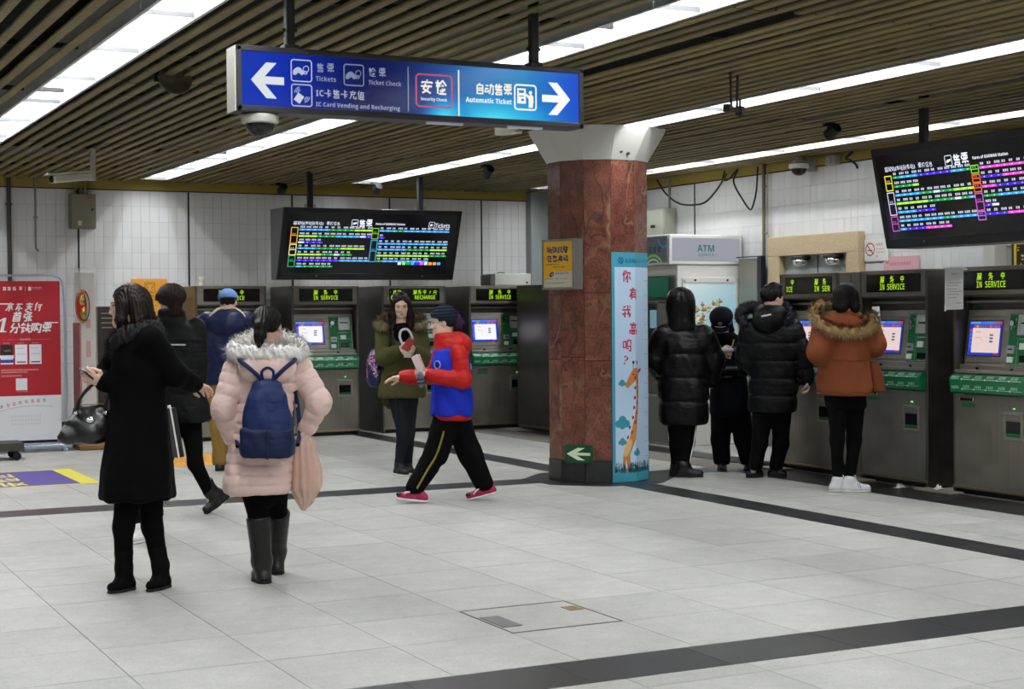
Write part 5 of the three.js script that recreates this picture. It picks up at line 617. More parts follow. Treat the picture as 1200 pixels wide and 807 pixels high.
// head: looks along +z, origin at its middle
const SKIN = [0.70, 0.475, 0.36];
const headCache = {};
function headGeo(man) {
  if (headCache[man]) return headCache[man];
  const j = man ? 1.06 : 1;
  const f0 = U(0.035, ell([0, 0.03, -0.018], [0.074, 0.084, 0.093]), ell([0, -0.028, 0.018], [0.063 * j, 0.080, 0.066]), cone([-0.036 * j, -0.064, 0.01], [0, -0.088, 0.054], 0.027, 0.024), cone([0.036 * j, -0.064, 0.01], [0, -0.088, 0.054], 0.027, 0.024), cone([0, -0.06, -0.022], [0, -0.155, -0.030], 0.049 * j, 0.050 * j));
  const f1 = U(0.014, f0, cone([0, 0.018, 0.076], [0, -0.024, 0.092], 0.006, 0.0095), ell([-0.010, -0.029, 0.082], [0.0075, 0.007, 0.009]), ell([0.010, -0.029, 0.082], [0.0075, 0.007, 0.009]), ell([-0.033, -0.018, 0.058], [0.02, 0.018, 0.018]), ell([0.033, -0.018, 0.058], [0.02, 0.018, 0.018]), cone([-0.042, 0.028, 0.062], [-0.012, 0.026, 0.078], 0.008, 0.008), cone([0.042, 0.028, 0.062], [0.012, 0.026, 0.078], 0.008, 0.008));
  const f2 = cut(f1, U(0.004, ell([-0.032, 0.008, 0.087], [0.015, 0.009, 0.011]), ell([0.032, 0.008, 0.087], [0.015, 0.009, 0.011])), 0.012);
  const f = U(0.006, f2, ell([-0.031, 0.006, 0.066], [0.0135, 0.0115, 0.0125]), ell([0.031, 0.006, 0.066], [0.0135, 0.0115, 0.0125]), ell([0, -0.0565, 0.078], [0.0185, 0.005, 0.008]), ell([0, -0.067, 0.076], [0.017, 0.006, 0.008]), ell([-0.076, 0.002, -0.012], [0.009, 0.03, 0.018]), ell([0.076, 0.002, -0.012], [0.009, 0.03, 0.018]));
  const g = surf(f, [-0.1, -0.215, -0.13], [0.1, 0.13, 0.125], 0.0032);
  paint(g, (x, y, z) => { const ax = Math.abs(x); if (z > 0.05 && (x / 0.0195) ** 2 + ((y + 0.0615) / 0.0095) ** 2 < 1) return [0.46, 0.215, 0.175]; if (z > 0.05 && Math.abs(y - 0.0295 + 6 * (ax - 0.031) ** 2) < 0.0026 && ax > 0.013 && ax < 0.048) return [0.22, 0.14, 0.105]; if (z > 0.06 && y > 0.009 && y < 0.0145 && ax > 0.017 && ax < 0.046) return [0.05, 0.035, 0.03]; if (z > 0.062 && y > 0.0 && y <= 0.009 && ax > 0.02 && ax < 0.042) return Math.abs(ax - 0.031) < 0.006 ? [0.03, 0.02, 0.02] : [0.55, 0.5, 0.47]; const blush = Math.max(0, 1 - Math.hypot(ax - 0.035, y + 0.02, z - 0.06) / 0.03); return [SKIN[0], SKIN[1] - 0.05 * blush, SKIN[2] - 0.04 * blush]; });
  return (headCache[man] = g);
}
// right-shaped hand: wrist at the origin, fingers along +z, palm towards -y, thumb on the +x side
const handCache = {};
function handGeo(curl) {
  const key = curl; if (handCache[key]) return handCache[key];
  const parts = [cone([-0.014, 0, -0.02], [-0.016, 0, 0.078], 0.018, 0.014), cone([0.014, 0, -0.02], [0.018, 0, 0.080], 0.018, 0.014), cone([0, 0, 0.0], [0.002, -0.002, 0.075], 0.018, 0.014)];
  let f = U(0.02, ...parts);
  const fl = [[-0.031, 0.070, 0.052], [-0.0105, 0.080, 0.066], [0.011, 0.082, 0.071], [0.032, 0.076, 0.062]];
  const fingers = fl.map(([x, z, L], i) => { const seg = [0.46, 0.31, 0.23], r = [0.0088, 0.008, 0.0072, 0.006]; let p = [x, 0, z], a = curl * (0.5 + 0.06 * (3 - i)), out = []; seg.forEach((s, k) => { const q = [p[0] + (x > 0 ? 0.04 : -0.05) * s * L * 1.2 * Math.abs(x) / 0.03, p[1] - Math.sin(a) * s * L, p[2] + Math.cos(a) * s * L]; out.push(cone(p, q, r[k], r[k + 1])); p = q; a += curl * 0.95; }); return U(0.003, ...out); });
  const th = U(0.004, cone([0.02, -0.004, 0.018], [0.046, -0.016, 0.044], 0.0145, 0.0105), cone([0.046, -0.016, 0.044], [0.050 - 0.012 * curl, -0.026 - 0.012 * curl, 0.068], 0.0102, 0.0088), cone([0.050 - 0.012 * curl, -0.026 - 0.012 * curl, 0.068], [0.046 - 0.022 * curl, -0.032 - 0.022 * curl, 0.088], 0.0088, 0.0068));
  const g0 = f, all = (x, y, z) => { let d = smin(g0(x, y, z), th(x, y, z), 0.014); for (const q of fingers) d = Math.min(smin(d, q(x, y, z), 0.0035), d); return d; };
  const g = surf(all, [-0.06, -0.12, -0.045], [0.075, 0.03, 0.165], 0.0033); paint(g, (x, y, z) => [SKIN[0] * 1.02, SKIN[1] * (z > 0.12 ? 0.94 : 1), SKIN[2] * (z > 0.12 ? 0.94 : 1)]); return (handCache[key] = g);
}
function headMatrix(p, yaw, pitch, roll, s) { return new THREE.Matrix4().compose(V(...p), new THREE.Quaternion().setFromEuler(new THREE.Euler(pitch * D2R, yaw * D2R, roll * D2R, 'YXZ')), V(s, s, s)); }
function handMatrix(wr, to, palm, mirror, s) { const z = V(...to).sub(V(...wr)).normalize(), y = V(...palm).multiplyScalar(-1); y.addScaledVector(z, -y.dot(z)).normalize(); const x = V(0, 0, 0).crossVectors(y, z); const m = new THREE.Matrix4().makeBasis(x.clone().multiplyScalar(mirror ? -s : s), y.clone().multiplyScalar(s), z.clone().multiplyScalar(s)); m.setPosition(...wr); return m; }
function placed(g, m) { const c = g.clone().applyMatrix4(m); if (m.determinant() < 0) { const i = c.index; for (let k = 0; k < i.count; k += 3) { const a = i.getX(k + 1); i.setX(k + 1, i.getX(k + 2)); i.setX(k + 2, a); } } return c; }
const bounds = (pts, m) => [[0, 1, 2].map((k) => Math.min(...pts.map((p) => p[k])) - m), [0, 1, 2].map((k) => Math.max(...pts.map((p) => p[k])) + m)];
const mix = (a, b, t) => a.map((v, i) => v + (b[i] - v) * t), add = (a, b) => a.map((v, i) => v + b[i]);
// p: joints. The hidden limbs are there too, a little slimmer than the clothes.
function makeBody(t, p, o) {
  const s = o.head ?? 1, H = headMatrix(p.head, o.look[0], o.look[1], o.look[2] ?? 0, s), w = o.slim ?? 1;
  const f = U(0.03, cone(p.hip, p.waist, 0.10 * w, 0.095 * w), cone(p.waist, p.chest, 0.095 * w, 0.10 * w), cone(p.shl, p.shr, 0.05 * w, 0.05 * w), cone(p.chest, p.neck, 0.09 * w, 0.048), cone(p.neck, mix(p.neck, p.head, 0.6), 0.046, 0.046), cone(p.shl, p.elbl, 0.045 * w, 0.036), cone(p.elbl, p.wrl, 0.036, 0.025), cone(p.shr, p.elbr, 0.045 * w, 0.036), cone(p.elbr, p.wrr, 0.036, 0.025), cone(p.hil, p.knl, 0.068 * w, 0.046 * w), cone(p.knl, p.anl, 0.042 * w, 0.026), cone(p.hir, p.knr, 0.068 * w, 0.046 * w), cone(p.knr, p.anr, 0.042 * w, 0.026), cone(add(p.anl, [0, -0.02, 0]), mix(add(p.anl, [0, -0.055, 0]), p.tol, 0.6), 0.024, 0.014), cone(add(p.anr, [0, -0.02, 0]), mix(add(p.anr, [0, -0.055, 0]), p.tor, 0.6), 0.024, 0.014), cone(p.hip, p.hil, 0.08 * w, 0.07 * w), cone(p.hip, p.hir, 0.08 * w, 0.07 * w));
  const [lo, hi] = bounds(Object.values(p).filter(Array.isArray).filter((q) => q.length === 3), 0.16), g = paint(surf(f, lo, hi, 0.016), () => SKIN);
  const hs = (o.hand ?? 1), L = [g, placed(headGeo(!!o.man), H), placed(handGeo(o.curl?.[0] ?? 0.45), handMatrix(p.wrl, p.hal, o.palm?.[0] ?? [0, 0, -1], o.mirror?.[0] ?? false, hs)), placed(handGeo(o.curl?.[1] ?? 0.45), handMatrix(p.wrr, p.har, o.palm?.[1] ?? [0, 0, -1], o.mirror?.[1] ?? true, hs))];
  mesh('body', joinColored(L), skinMat, t); return H;
}
const legs = (p, rh, rk, ra, seat = 0.13, k = 0.03) => U(k, cone(p.hil, p.knl, rh, rk), cone(p.knl, p.anl, rk, ra), cone(p.hir, p.knr, rh, rk), cone(p.knr, p.anr, rk, ra), cone(p.hip, mix(p.hil, p.hir, 0.5), seat, seat * 0.9));
function trousers(t, p, mat, r, hem = 0, extra = folds(0.004), name = 'trousers') {
  const [lo, hi] = bounds([p.hil, p.hir, p.knl, p.knr, p.anl, p.anr, p.hip], 0.19); lo[1] = Math.min(p.anl[1], p.anr[1]) - 0.05;
  return mesh(name, surf(disp(legs(p, ...r), extra), lo, hi, 0.011), mat, t);
}
function shoe(t, an, to, mat, o = {}) {        // ankle, tip of the toe joint; sole plane runs from heel to toe
  const D = V(to[0] - an[0], 0, to[2] - an[2]).normalize(), T = V(...to), Hh = o.flat === false ? V(an[0] - D.x * 0.03 + (o.lift?.[0] ?? 0), an[1] - 0.06 + (o.lift?.[1] ?? 0), an[2] - D.z * 0.03 + (o.lift?.[2] ?? 0)) : V(an[0] - D.x * 0.035, to[1], an[2] - D.z * 0.035);
  const ax = T.clone().sub(Hh).normalize(), side = V(-D.z, 0, D.x), n = V(0, 0, 0).crossVectors(side, ax).normalize(); if (n.y < 0) n.multiplyScalar(-1);
  const h = Hh.toArray(), m = Hh.clone().lerp(T, 0.55).toArray(), w = o.w ?? 1, b = U(0.02, cone(h, m, 0.036 * w, 0.038 * w), cone(m, T.toArray(), 0.040 * w, 0.029 * w), cone(an, Hh.clone().lerp(T, 0.5).addScaledVector(n, 0.012).toArray(), (o.top ?? 0.042) * w, 0.034 * w), cone(an, h, (o.top ?? 0.042) * w, 0.036 * w), ...(o.shaft ? [cone(an, o.shaft[0], (o.top ?? 0.042) * w, o.shaft[1])] : []));
  const base = 0.030 * w - (o.sole ?? 0.0), plane = (x, y, z) => -((x - h[0]) * n.x + (y - h[1]) * n.y + (z - h[2]) * n.z + 0.030);
  const upper = (x, y, z) => smax(b(x, y, z), plane(x, y, z) + 0.012, 0.008); const q = [h, T.toArray(), an, ...(o.shaft ? [o.shaft[0]] : [])]; const [lo, hi] = bounds(q, 0.075);
  const clip = o.shaft ? (f) => (x, y, z) => { const d = V(...o.shaft[0]).sub(V(...an)).normalize(); return smax(f(x, y, z), (x - o.shaft[0][0]) * d.x + (y - o.shaft[0][1]) * d.y + (z - o.shaft[0][2]) * d.z, 0.008); } : (f) => f;
  const s = mesh(o.name ?? 'shoe', surf(clip(upper), lo, hi, 0.007), mat, t);
  const solef = (x, y, z) => { const d = (x - h[0]) * n.x + (y - h[1]) * n.y + (z - h[2]) * n.z; const fx = x - n.x * Math.min(0, d + 0.016) , fy = y - n.y * Math.min(0, d + 0.016), fz = z - n.z * Math.min(0, d + 0.016); return smax(smax(b(fx, fy, fz) - 0.004, -(d + 0.030), 0.004), d + 0.015, 0.004); };
  mesh('sole', surf(solef, lo, hi, 0.006), o.soleMat ?? rubber, s); if (o.heel) { mesh('heel', surf(cone([h[0], h[1] - 0.02, h[2]], [h[0] - D.x * 0.005, h[1] - 0.02 - o.heel, h[2] - D.z * 0.005], 0.026, 0.02), h.map((v) => v - 0.1), h.map((v) => v + 0.06), 0.007), rubber, s); }
  return s;
}
// coat: torso loft and two sleeves, smoothly joined
function garment(t, name, p, rows, sleeve, mat, o = {}) {
  const torso = loft(rows, o.yaw ?? 0, o.round ?? 0.03, o.pow ?? 2.3), q = o.puff;
  const arms = sleeve ? [cone(p.shl, p.elbl, sleeve[0], sleeve[1], q), cone(p.elbl, mix(p.elbl, p.wrl, o.cuff ?? 0.97), sleeve[1], sleeve[2], q), cone(p.shr, p.elbr, sleeve[0], sleeve[1], q), cone(p.elbr, mix(p.elbr, p.wrr, o.cuff ?? 0.97), sleeve[1], sleeve[2], q)] : [];
  const body = o.quilt ? disp(torso, quilt(...o.quilt)) : torso, all = arms.length ? U(o.k ?? 0.035, body, U(o.ka ?? 0.03, arms[0], arms[1]), U(o.ka ?? 0.03, arms[2], arms[3]), ...(o.also ?? [])) : U(o.k ?? 0.035, body, ...(o.also ?? []));
  let f = disp(all, o.folds ?? folds(0.006)); if (o.minus) f = cut(f, o.minus, 0.01);
  const pts = [...rows.flatMap((r) => [[r[1] - Math.max(r[3], r[4]), r[0], r[2] - Math.max(r[3], r[4])], [r[1] + Math.max(r[3], r[4]), r[0], r[2] + Math.max(r[3], r[4])]]), ...(sleeve ? [p.shl, p.elbl, p.wrl, p.shr, p.elbr, p.wrr] : [])], [lo, hi] = bounds(pts, 0.11);
  return mesh(name, surf(f, lo, hi, o.cell ?? 0.011), mat, t);
}
const piece = (t, name, f, c, r, mat, cell = 0.008) => mesh(name, surf(f, c.map((v, i) => v - (Array.isArray(r) ? r[i] : r)), c.map((v, i) => v + (Array.isArray(r) ? r[i] : r)), cell), mat, t);
// hair: shell over the skull with fine grooves running down; extra locks are tapered tubes in head space
function hair(t, H, mat, o = {}) {
  const shell = ell([0, 0.038, -0.026], [0.086 * (o.w ?? 1), 0.090, 0.104 * (o.d ?? 1)]), face = ell([0, -0.05, 0.10], [0.066, o.fringe ?? 0.105, 0.075]), low = (x, y, z) => (o.low ?? -0.06) - y + Math.max(0, z) * 0.9;
  let f = (x, y, z) => smax(cut(shell, face, 0.015)(x, y, z), low(x, y, z), 0.02);
  const locks = (o.locks ?? []).map((l) => { const c = []; for (let i = 0; i + 1 < l.length; i++) c.push(cone(l[i].slice(0, 3), l[i + 1].slice(0, 3), l[i][3], l[i + 1][3])); return U(0.02, ...c); });
  if (locks.length) f = U(0.03, f, ...locks);
  const g = disp(f, (x, y, z) => 0.0035 * Math.sin(Math.atan2(x, -z) * 46 + 6 * noise3(x * 12, y * 5, z * 12)) + 0.004 * noise3(x * 40, y * 12, z * 40));
  const lo = [-0.17, -0.20, -0.22], hi = [0.17, 0.18, 0.17]; for (const l of o.locks ?? []) for (const q of l) for (let k = 0; k < 3; k++) { lo[k] = Math.min(lo[k], q[k] - q[3] - 0.02); hi[k] = Math.max(hi[k], q[k] + q[3] + 0.02); }
  return mesh(o.name ?? 'hair', surf(g, lo, hi, 0.0065).applyMatrix4(H), mat, t);
}
// fur trim along a curve: a soft roll with thousands of thin tapering hairs, joined into one part
function fur(t, name, pts, r, len, count, c0, c1, closed = false, seed = 1) {
  const cv = new THREE.CatmullRomCurve3(pts.map((q) => V(...q)), closed), R = rng(seed), base = new THREE.TubeGeometry(cv, 170, r, 22, closed), pos = [], col = [], nor = [];
  const parts = [base]; if (!closed) for (const q of [pts[0], pts.at(-1)]) parts.push(new THREE.SphereGeometry(r * 0.92, 22, 16).translate(...q));
  const bc = paint(mergeGeometries(parts.map((g) => { const b = g.attributes.position, n = g.attributes.normal; for (let i = 0; i < b.count; i++) { const k = 0.22 * r * (noise3(b.getX(i) * 70, b.getY(i) * 45, b.getZ(i) * 70) + 0.6 * noise3(b.getX(i) * 160, b.getY(i) * 120, b.getZ(i) * 160)); b.setXYZ(i, b.getX(i) + n.getX(i) * k, b.getY(i) + n.getY(i) * k, b.getZ(i) + n.getZ(i) * k); } g.computeVertexNormals(); return g.toNonIndexed(); })), (x, y, z) => mix(c0, c1, Math.max(0, Math.min(1, 0.5 + 0.6 * noise3(x * 60, y * 40, z * 60))))); bc.deleteAttribute('uv'); count = Math.round(count * 0.5);
  const tn = V(0, 0, 0), a = V(0, 0, 0), b = V(0, 0, 0);
  for (let i = 0; i < count; i++) { const end = !closed && i % 5 === 0, u = end ? (i % 2 ? 0 : 1) : R(), c = cv.getPointAt(u); tn.copy(cv.getTangentAt(u)); a.set(0, 1, 0).addScaledVector(tn, -tn.y); if (a.lengthSq() < 0.01) a.set(1, 0, 0); a.normalize(); b.crossVectors(tn, a); const th = R() * 6.283, d = a.clone().multiplyScalar(Math.cos(th)).addScaledVector(b, Math.sin(th)).addScaledVector(tn, end ? (u ? 1 : -1) * 2 * R() : 0).normalize(), root = c.clone().addScaledVector(d, r * 0.9), l = len * (0.5 + 0.7 * R()), tip = root.clone().addScaledVector(d, l).addScaledVector(tn, (R() - 0.5) * l * 1.2).add(V((R() - 0.5) * l * 0.6, -0.25 * l * R(), (R() - 0.5) * l * 0.6)), w = 0.0030, k = mix(c0, c1, R()), e = tn.clone().multiplyScalar(w), g = b.clone().multiplyScalar(w);
    for (const [p, q] of [[e, g], [g, e.clone().negate()], [e.clone().negate(), e]]) { for (const v of [root.clone().add(p), root.clone().add(q), tip]) { pos.push(v.x, v.y, v.z); nor.push(d.x, d.y, d.z); } for (const m of [0.95, 0.95, 1.05]) col.push(k[0] * m, k[1] * m, k[2] * m); } }
  const g = new THREE.BufferGeometry(); g.setAttribute('position', new THREE.Float32BufferAttribute(pos, 3)); g.setAttribute('normal', new THREE.Float32BufferAttribute(nor, 3)); g.setAttribute('color', new THREE.Float32BufferAttribute(col, 3));
  const m = mesh(name, mergeGeometries([bc, g]), furMat, t); return m;
}
function person(pose, label) { const t = thing('person', label, 'person', [pose.at[0], 0, pose.at[1]], pose.turn); return t; }
// a thing carried by a person, placed in that person's own axes
function carried(pose, name, label, category) { return thing(name, label, category, [pose.at[0], 0, pose.at[1]], pose.turn); }
const hairBlack = P(0x080605, 0.5, { specularIntensity: 0.5 }), hairBrown = P(0x1c0e09, 0.5, { specularIntensity: 0.5 });
const POSE = {
  coat: { at: [1.970, -8.419], turn: -13.17, head: [-0.039, 1.521, 0], neck: [-0.009, 1.388, 0], chest: [0.020, 1.240, 0], waist: [0.021, 0.987, 0], hip: [0.014, 0.734, 0], shl: [-0.098, 1.344, 0.100], elbl: [-0.131, 1.103, 0.160], wrl: [-0.133, 1.109, 0.300], hal: [-0.183, 1.134, 0.340], shr: [0.153, 1.339, -0.060], elbr: [0.221, 1.158, -0.140], wrr: [0.318, 1.094, -0.050], har: [0.379, 1.058, 0], hil: [-0.037, 0.601, 0.040], knl: [-0.062, 0.339, 0.060], anl: [-0.048, 0.109, 0.060], tol: [-0.110, 0.040, 0.120], hir: [0.070, 0.591, -0.020], knr: [0.071, 0.325, 0], anr: [0.118, 0.107, 0.040], tor: [0.071, 0.031, 0.120] },
  dark: { at: [2.992, -11.336], turn: -14.78, head: [-0.073, 1.571, 0], neck: [-0.044, 1.439, 0], chest: [-0.022, 1.245, 0], waist: [-0.012, 0.994, 0], hip: [-0.003, 0.774, 0], shl: [-0.185, 1.378, 0.020], elbl: [-0.212, 1.123, 0.040], wrl: [-0.166, 0.893, 0.060], hal: [-0.142, 0.825, 0.080], shr: [0.103, 1.375, 0], elbr: [0.124, 1.118, 0.020], wrr: [0.109, 0.887, 0.050], har: [0.095, 0.807, 0.060], hil: [-0.059, 0.700, 0], knl: [-0.137, 0.369, 0], anl: [-0.213, 0.089, 0], tol: [-0.286, 0.028, 0.040], hir: [0.064, 0.697, 0], knr: [0.090, 0.381, 0.060], anr: [0.194, 0.147, -0.040], tor: [0.173, 0.010, -0.020] },
  navy: { at: [4.155, -14.367], turn: -16.13, head: [0.082, 1.592, 0], neck: [0.072, 1.440, 0], chest: [0.062, 1.255, 0], waist: [0.051, 1.014, 0], hip: [0.049, 0.829, 0], shl: [-0.102, 1.409, 0], elbl: [-0.137, 1.137, 0], wrl: [-0.117, 0.891, -0.120], hal: [-0.102, 0.832, -0.180], shr: [0.254, 1.406, 0], elbr: [0.283, 1.132, 0], wrr: [0.253, 1.005, -0.200], har: [0.230, 1.003, -0.280], hil: [-0.015, 0.749, 0], knl: [-0.011, 0.413, 0.020], anl: [-0.007, 0.097, 0], tol: [0.024, 0.012, -0.120], hir: [0.127, 0.747, 0], knr: [0.139, 0.409, 0.020], anr: [0.144, 0.093, 0], tor: [0.176, 0.016, -0.120] },
  pink: { at: [2.627, -8.294], turn: -17.58, head: [0.043, 1.398, 0], neck: [0.042, 1.286, 0], chest: [0.041, 1.135, 0], waist: [0.029, 0.900, 0], hip: [-0.006, 0.665, 0], shl: [-0.125, 1.194, 0], elbl: [-0.201, 0.963, 0.040], wrl: [-0.145, 0.795, -0.060], hal: [-0.123, 0.740, -0.100], shr: [0.200, 1.190, 0], elbr: [0.332, 0.990, 0.020], wrr: [0.253, 0.846, -0.040], har: [0.234, 0.799, -0.030], hil: [-0.041, 0.525, 0], knl: [-0.019, 0.338, 0.020], anl: [-0.004, 0.093, 0.020], tol: [-0.028, 0, -0.060], hir: [0.071, 0.520, -0.020], knr: [0.088, 0.336, -0.080], anr: [0.078, 0.120, -0.220], tor: [0.069, 0.041, -0.320] },
  parka: { at: [5.485, -13.118], turn: -22.69, head: [-0.001, 1.506, 0], neck: [-0.003, 1.336, 0], chest: [-0.004, 1.173, 0], waist: [0.001, 0.940, 0], hip: [0.007, 0.731, 0], shl: [-0.166, 1.275, 0], elbl: [-0.159, 1.061, 0.100], wrl: [-0.035, 1.133, 0.240], hal: [0.018, 1.186, 0.270], shr: [0.159, 1.272, 0], elbr: [0.194, 1.058, 0.100], wrr: [0.140, 1.123, 0.220], har: [0.087, 1.178, 0.260], hil: [-0.040, 0.671, 0.030], knl: [0.011, 0.393, 0.050], anl: [-0.030, 0.104, 0.020], tol: [0.016, 0.037, 0.140], hir: [0.068, 0.665, -0.040], knr: [0.081, 0.368, -0.060], anr: [0.087, 0.084, -0.160], tor: [0.109, 0.033, -0.040] },
  vest: { at: [4.992, -11.116], turn: -24.19, head: [0.006, 1.387, 0], neck: [0.057, 1.233, 0], chest: [0.063, 1.080, 0], waist: [0.061, 0.847, 0], hip: [0.072, 0.660, 0], shl: [-0.003, 1.163, -0.160], elbl: [-0.072, 0.973, -0.200], wrl: [-0.314, 0.964, -0.160], hal: [-0.401, 0.952, -0.140], shr: [0.122, 1.170, 0.140], elbr: [0.159, 0.947, 0.180], wrr: [-0.096, 0.990, 0.200], har: [-0.141, 1.030, 0.200], hil: [0.032, 0.637, 0.050], knl: [-0.056, 0.375, 0.080], anl: [-0.217, 0.105, 0.080], tol: [-0.317, 0.074, 0.080], hir: [0.113, 0.630, -0.050], knr: [0.210, 0.361, -0.040], anr: [0.329, 0.097, -0.050], tor: [0.221, 0.018, -0.050] },
  hood: { at: [7.590, -11.681], turn: -33.01, head: [-0.029, 1.516, 0], neck: [-0.023, 1.350, 0], chest: [-0.009, 1.160, 0], waist: [-0.003, 0.857, 0], hip: [0.003, 0.630, 0], shl: [-0.211, 1.306, 0.020], elbl: [-0.266, 1.048, 0], wrl: [-0.231, 0.890, -0.140], hal: [-0.202, 0.834, -0.200], shr: [0.202, 1.303, 0], elbr: [0.276, 1.045, -0.020], wrr: [0.248, 0.843, -0.140], har: [0.218, 0.794, -0.200], hil: [-0.080, 0.554, 0], knl: [-0.066, 0.290, 0.020], anl: [-0.060, 0.091, 0], tol: [0.045, 0.025, 0.020], hir: [0.048, 0.554, 0], knr: [0.024, 0.307, 0.040], anr: [-0.015, 0.074, 0.060], tor: [0.142, -0.001, 0.060] },
  officer: { at: [8.200, -11.918], turn: -34.53, head: [-0.032, 1.374, 0.050], neck: [-0.002, 1.232, 0], chest: [0.013, 1.068, 0], waist: [0.027, 0.832, 0], hip: [0.034, 0.636, 0], shl: [-0.134, 1.186, 0], elbl: [-0.166, 0.968, 0.050], wrl: [-0.056, 1.081, 0.200], hal: [-0.010, 1.113, 0.220], shr: [0.161, 1.184, 0], elbr: [0.198, 0.967, 0.050], wrr: [0.082, 1.065, 0.180], har: [0.028, 1.097, 0.220], hil: [-0.036, 0.558, 0], knl: [-0.053, 0.283, 0], anl: [-0.039, 0.071, 0], tol: [-0.031, 0.012, 0.120], hir: [0.119, 0.558, 0], knr: [0.164, 0.284, 0], anr: [0.202, 0.072, 0], tor: [0.208, 0.019, 0.100] },
  puffer: { at: [8.153, -11.259], turn: -35.91, head: [0.081, 1.569, 0], neck: [0.051, 1.435, 0], chest: [0.065, 1.232, 0], waist: [0.071, 0.932, 0], hip: [0.077, 0.707, 0], shl: [-0.134, 1.347, 0.060], elbl: [-0.173, 1.046, 0.020], wrl: [-0.101, 0.949, -0.160], hal: [-0.056, 0.916, -0.220], shr: [0.272, 1.358, -0.040], elbr: [0.337, 1.081, -0.020], wrr: [0.373, 0.864, -0.020], har: [0.373, 0.804, -0.020], hil: [-0.012, 0.596, 0.020], knl: [-0.043, 0.296, 0.030], anl: [-0.089, 0.077, 0.020], tol: [-0.140, 0, 0.080], hir: [0.151, 0.593, -0.020], knr: [0.142, 0.294, 0], anr: [0.097, 0.061, 0], tor: [0.155, -0.001, 0.050] },
  brown: { at: [8.117, -10.069], turn: -38.88, head: [-0.002, 1.565, 0], neck: [-0.016, 1.433, 0], chest: [-0.030, 1.247, 0], waist: [-0.037, 1.005, 0], hip: [-0.024, 0.811, 0], shl: [-0.198, 1.352, 0.060], elbl: [-0.212, 1.132, 0.100], wrl: [-0.058, 1.084, -0.140], hal: [0.031, 1.124, -0.200], shr: [0.153, 1.335, -0.040], elbr: [0.200, 1.183, -0.040], wrr: [0.209, 1.347, -0.180], har: [0.231, 1.368, -0.240], hil: [-0.079, 0.730, 0.040], knl: [-0.086, 0.419, 0.050], anl: [-0.081, 0.108, 0.050], tol: [0.027, 0.014, 0], hir: [0.057, 0.726, -0.040], knr: [0.049, 0.415, -0.020], anr: [0.007, 0.097, 0.060], tor: [0.141, -0.001, 0.030] },
  hidden: { at: [2.401, -10.153], turn: -13.31, head: [-0.025, 1.402, 0], neck: [-0.027, 1.291, 0], chest: [-0.018, 1.163, 0], waist: [-0.010, 0.913, 0], hip: [-0.007, 0.719, 0], shl: [-0.092, 1.236, 0], elbl: [-0.083, 1.055, 0.050], wrl: [-0.074, 0.920, 0.100], hal: [-0.069, 0.865, 0.100], shr: [0.075, 1.234, 0], elbr: [0.100, 1.048, -0.050], wrr: [0.109, 0.897, -0.050], har: [0.114, 0.841, -0.050], hil: [-0.041, 0.581, 0], knl: [-0.034, 0.313, 0], anl: [-0.015, 0.081, 0.020], tol: [-0.048, 0.022, 0.100], hir: [0.040, 0.574, -0.050], knr: [0.026, 0.317, -0.100], anr: [0.040, 0.095, -0.200], tor: [0.006, 0.039, -0.120] },
};
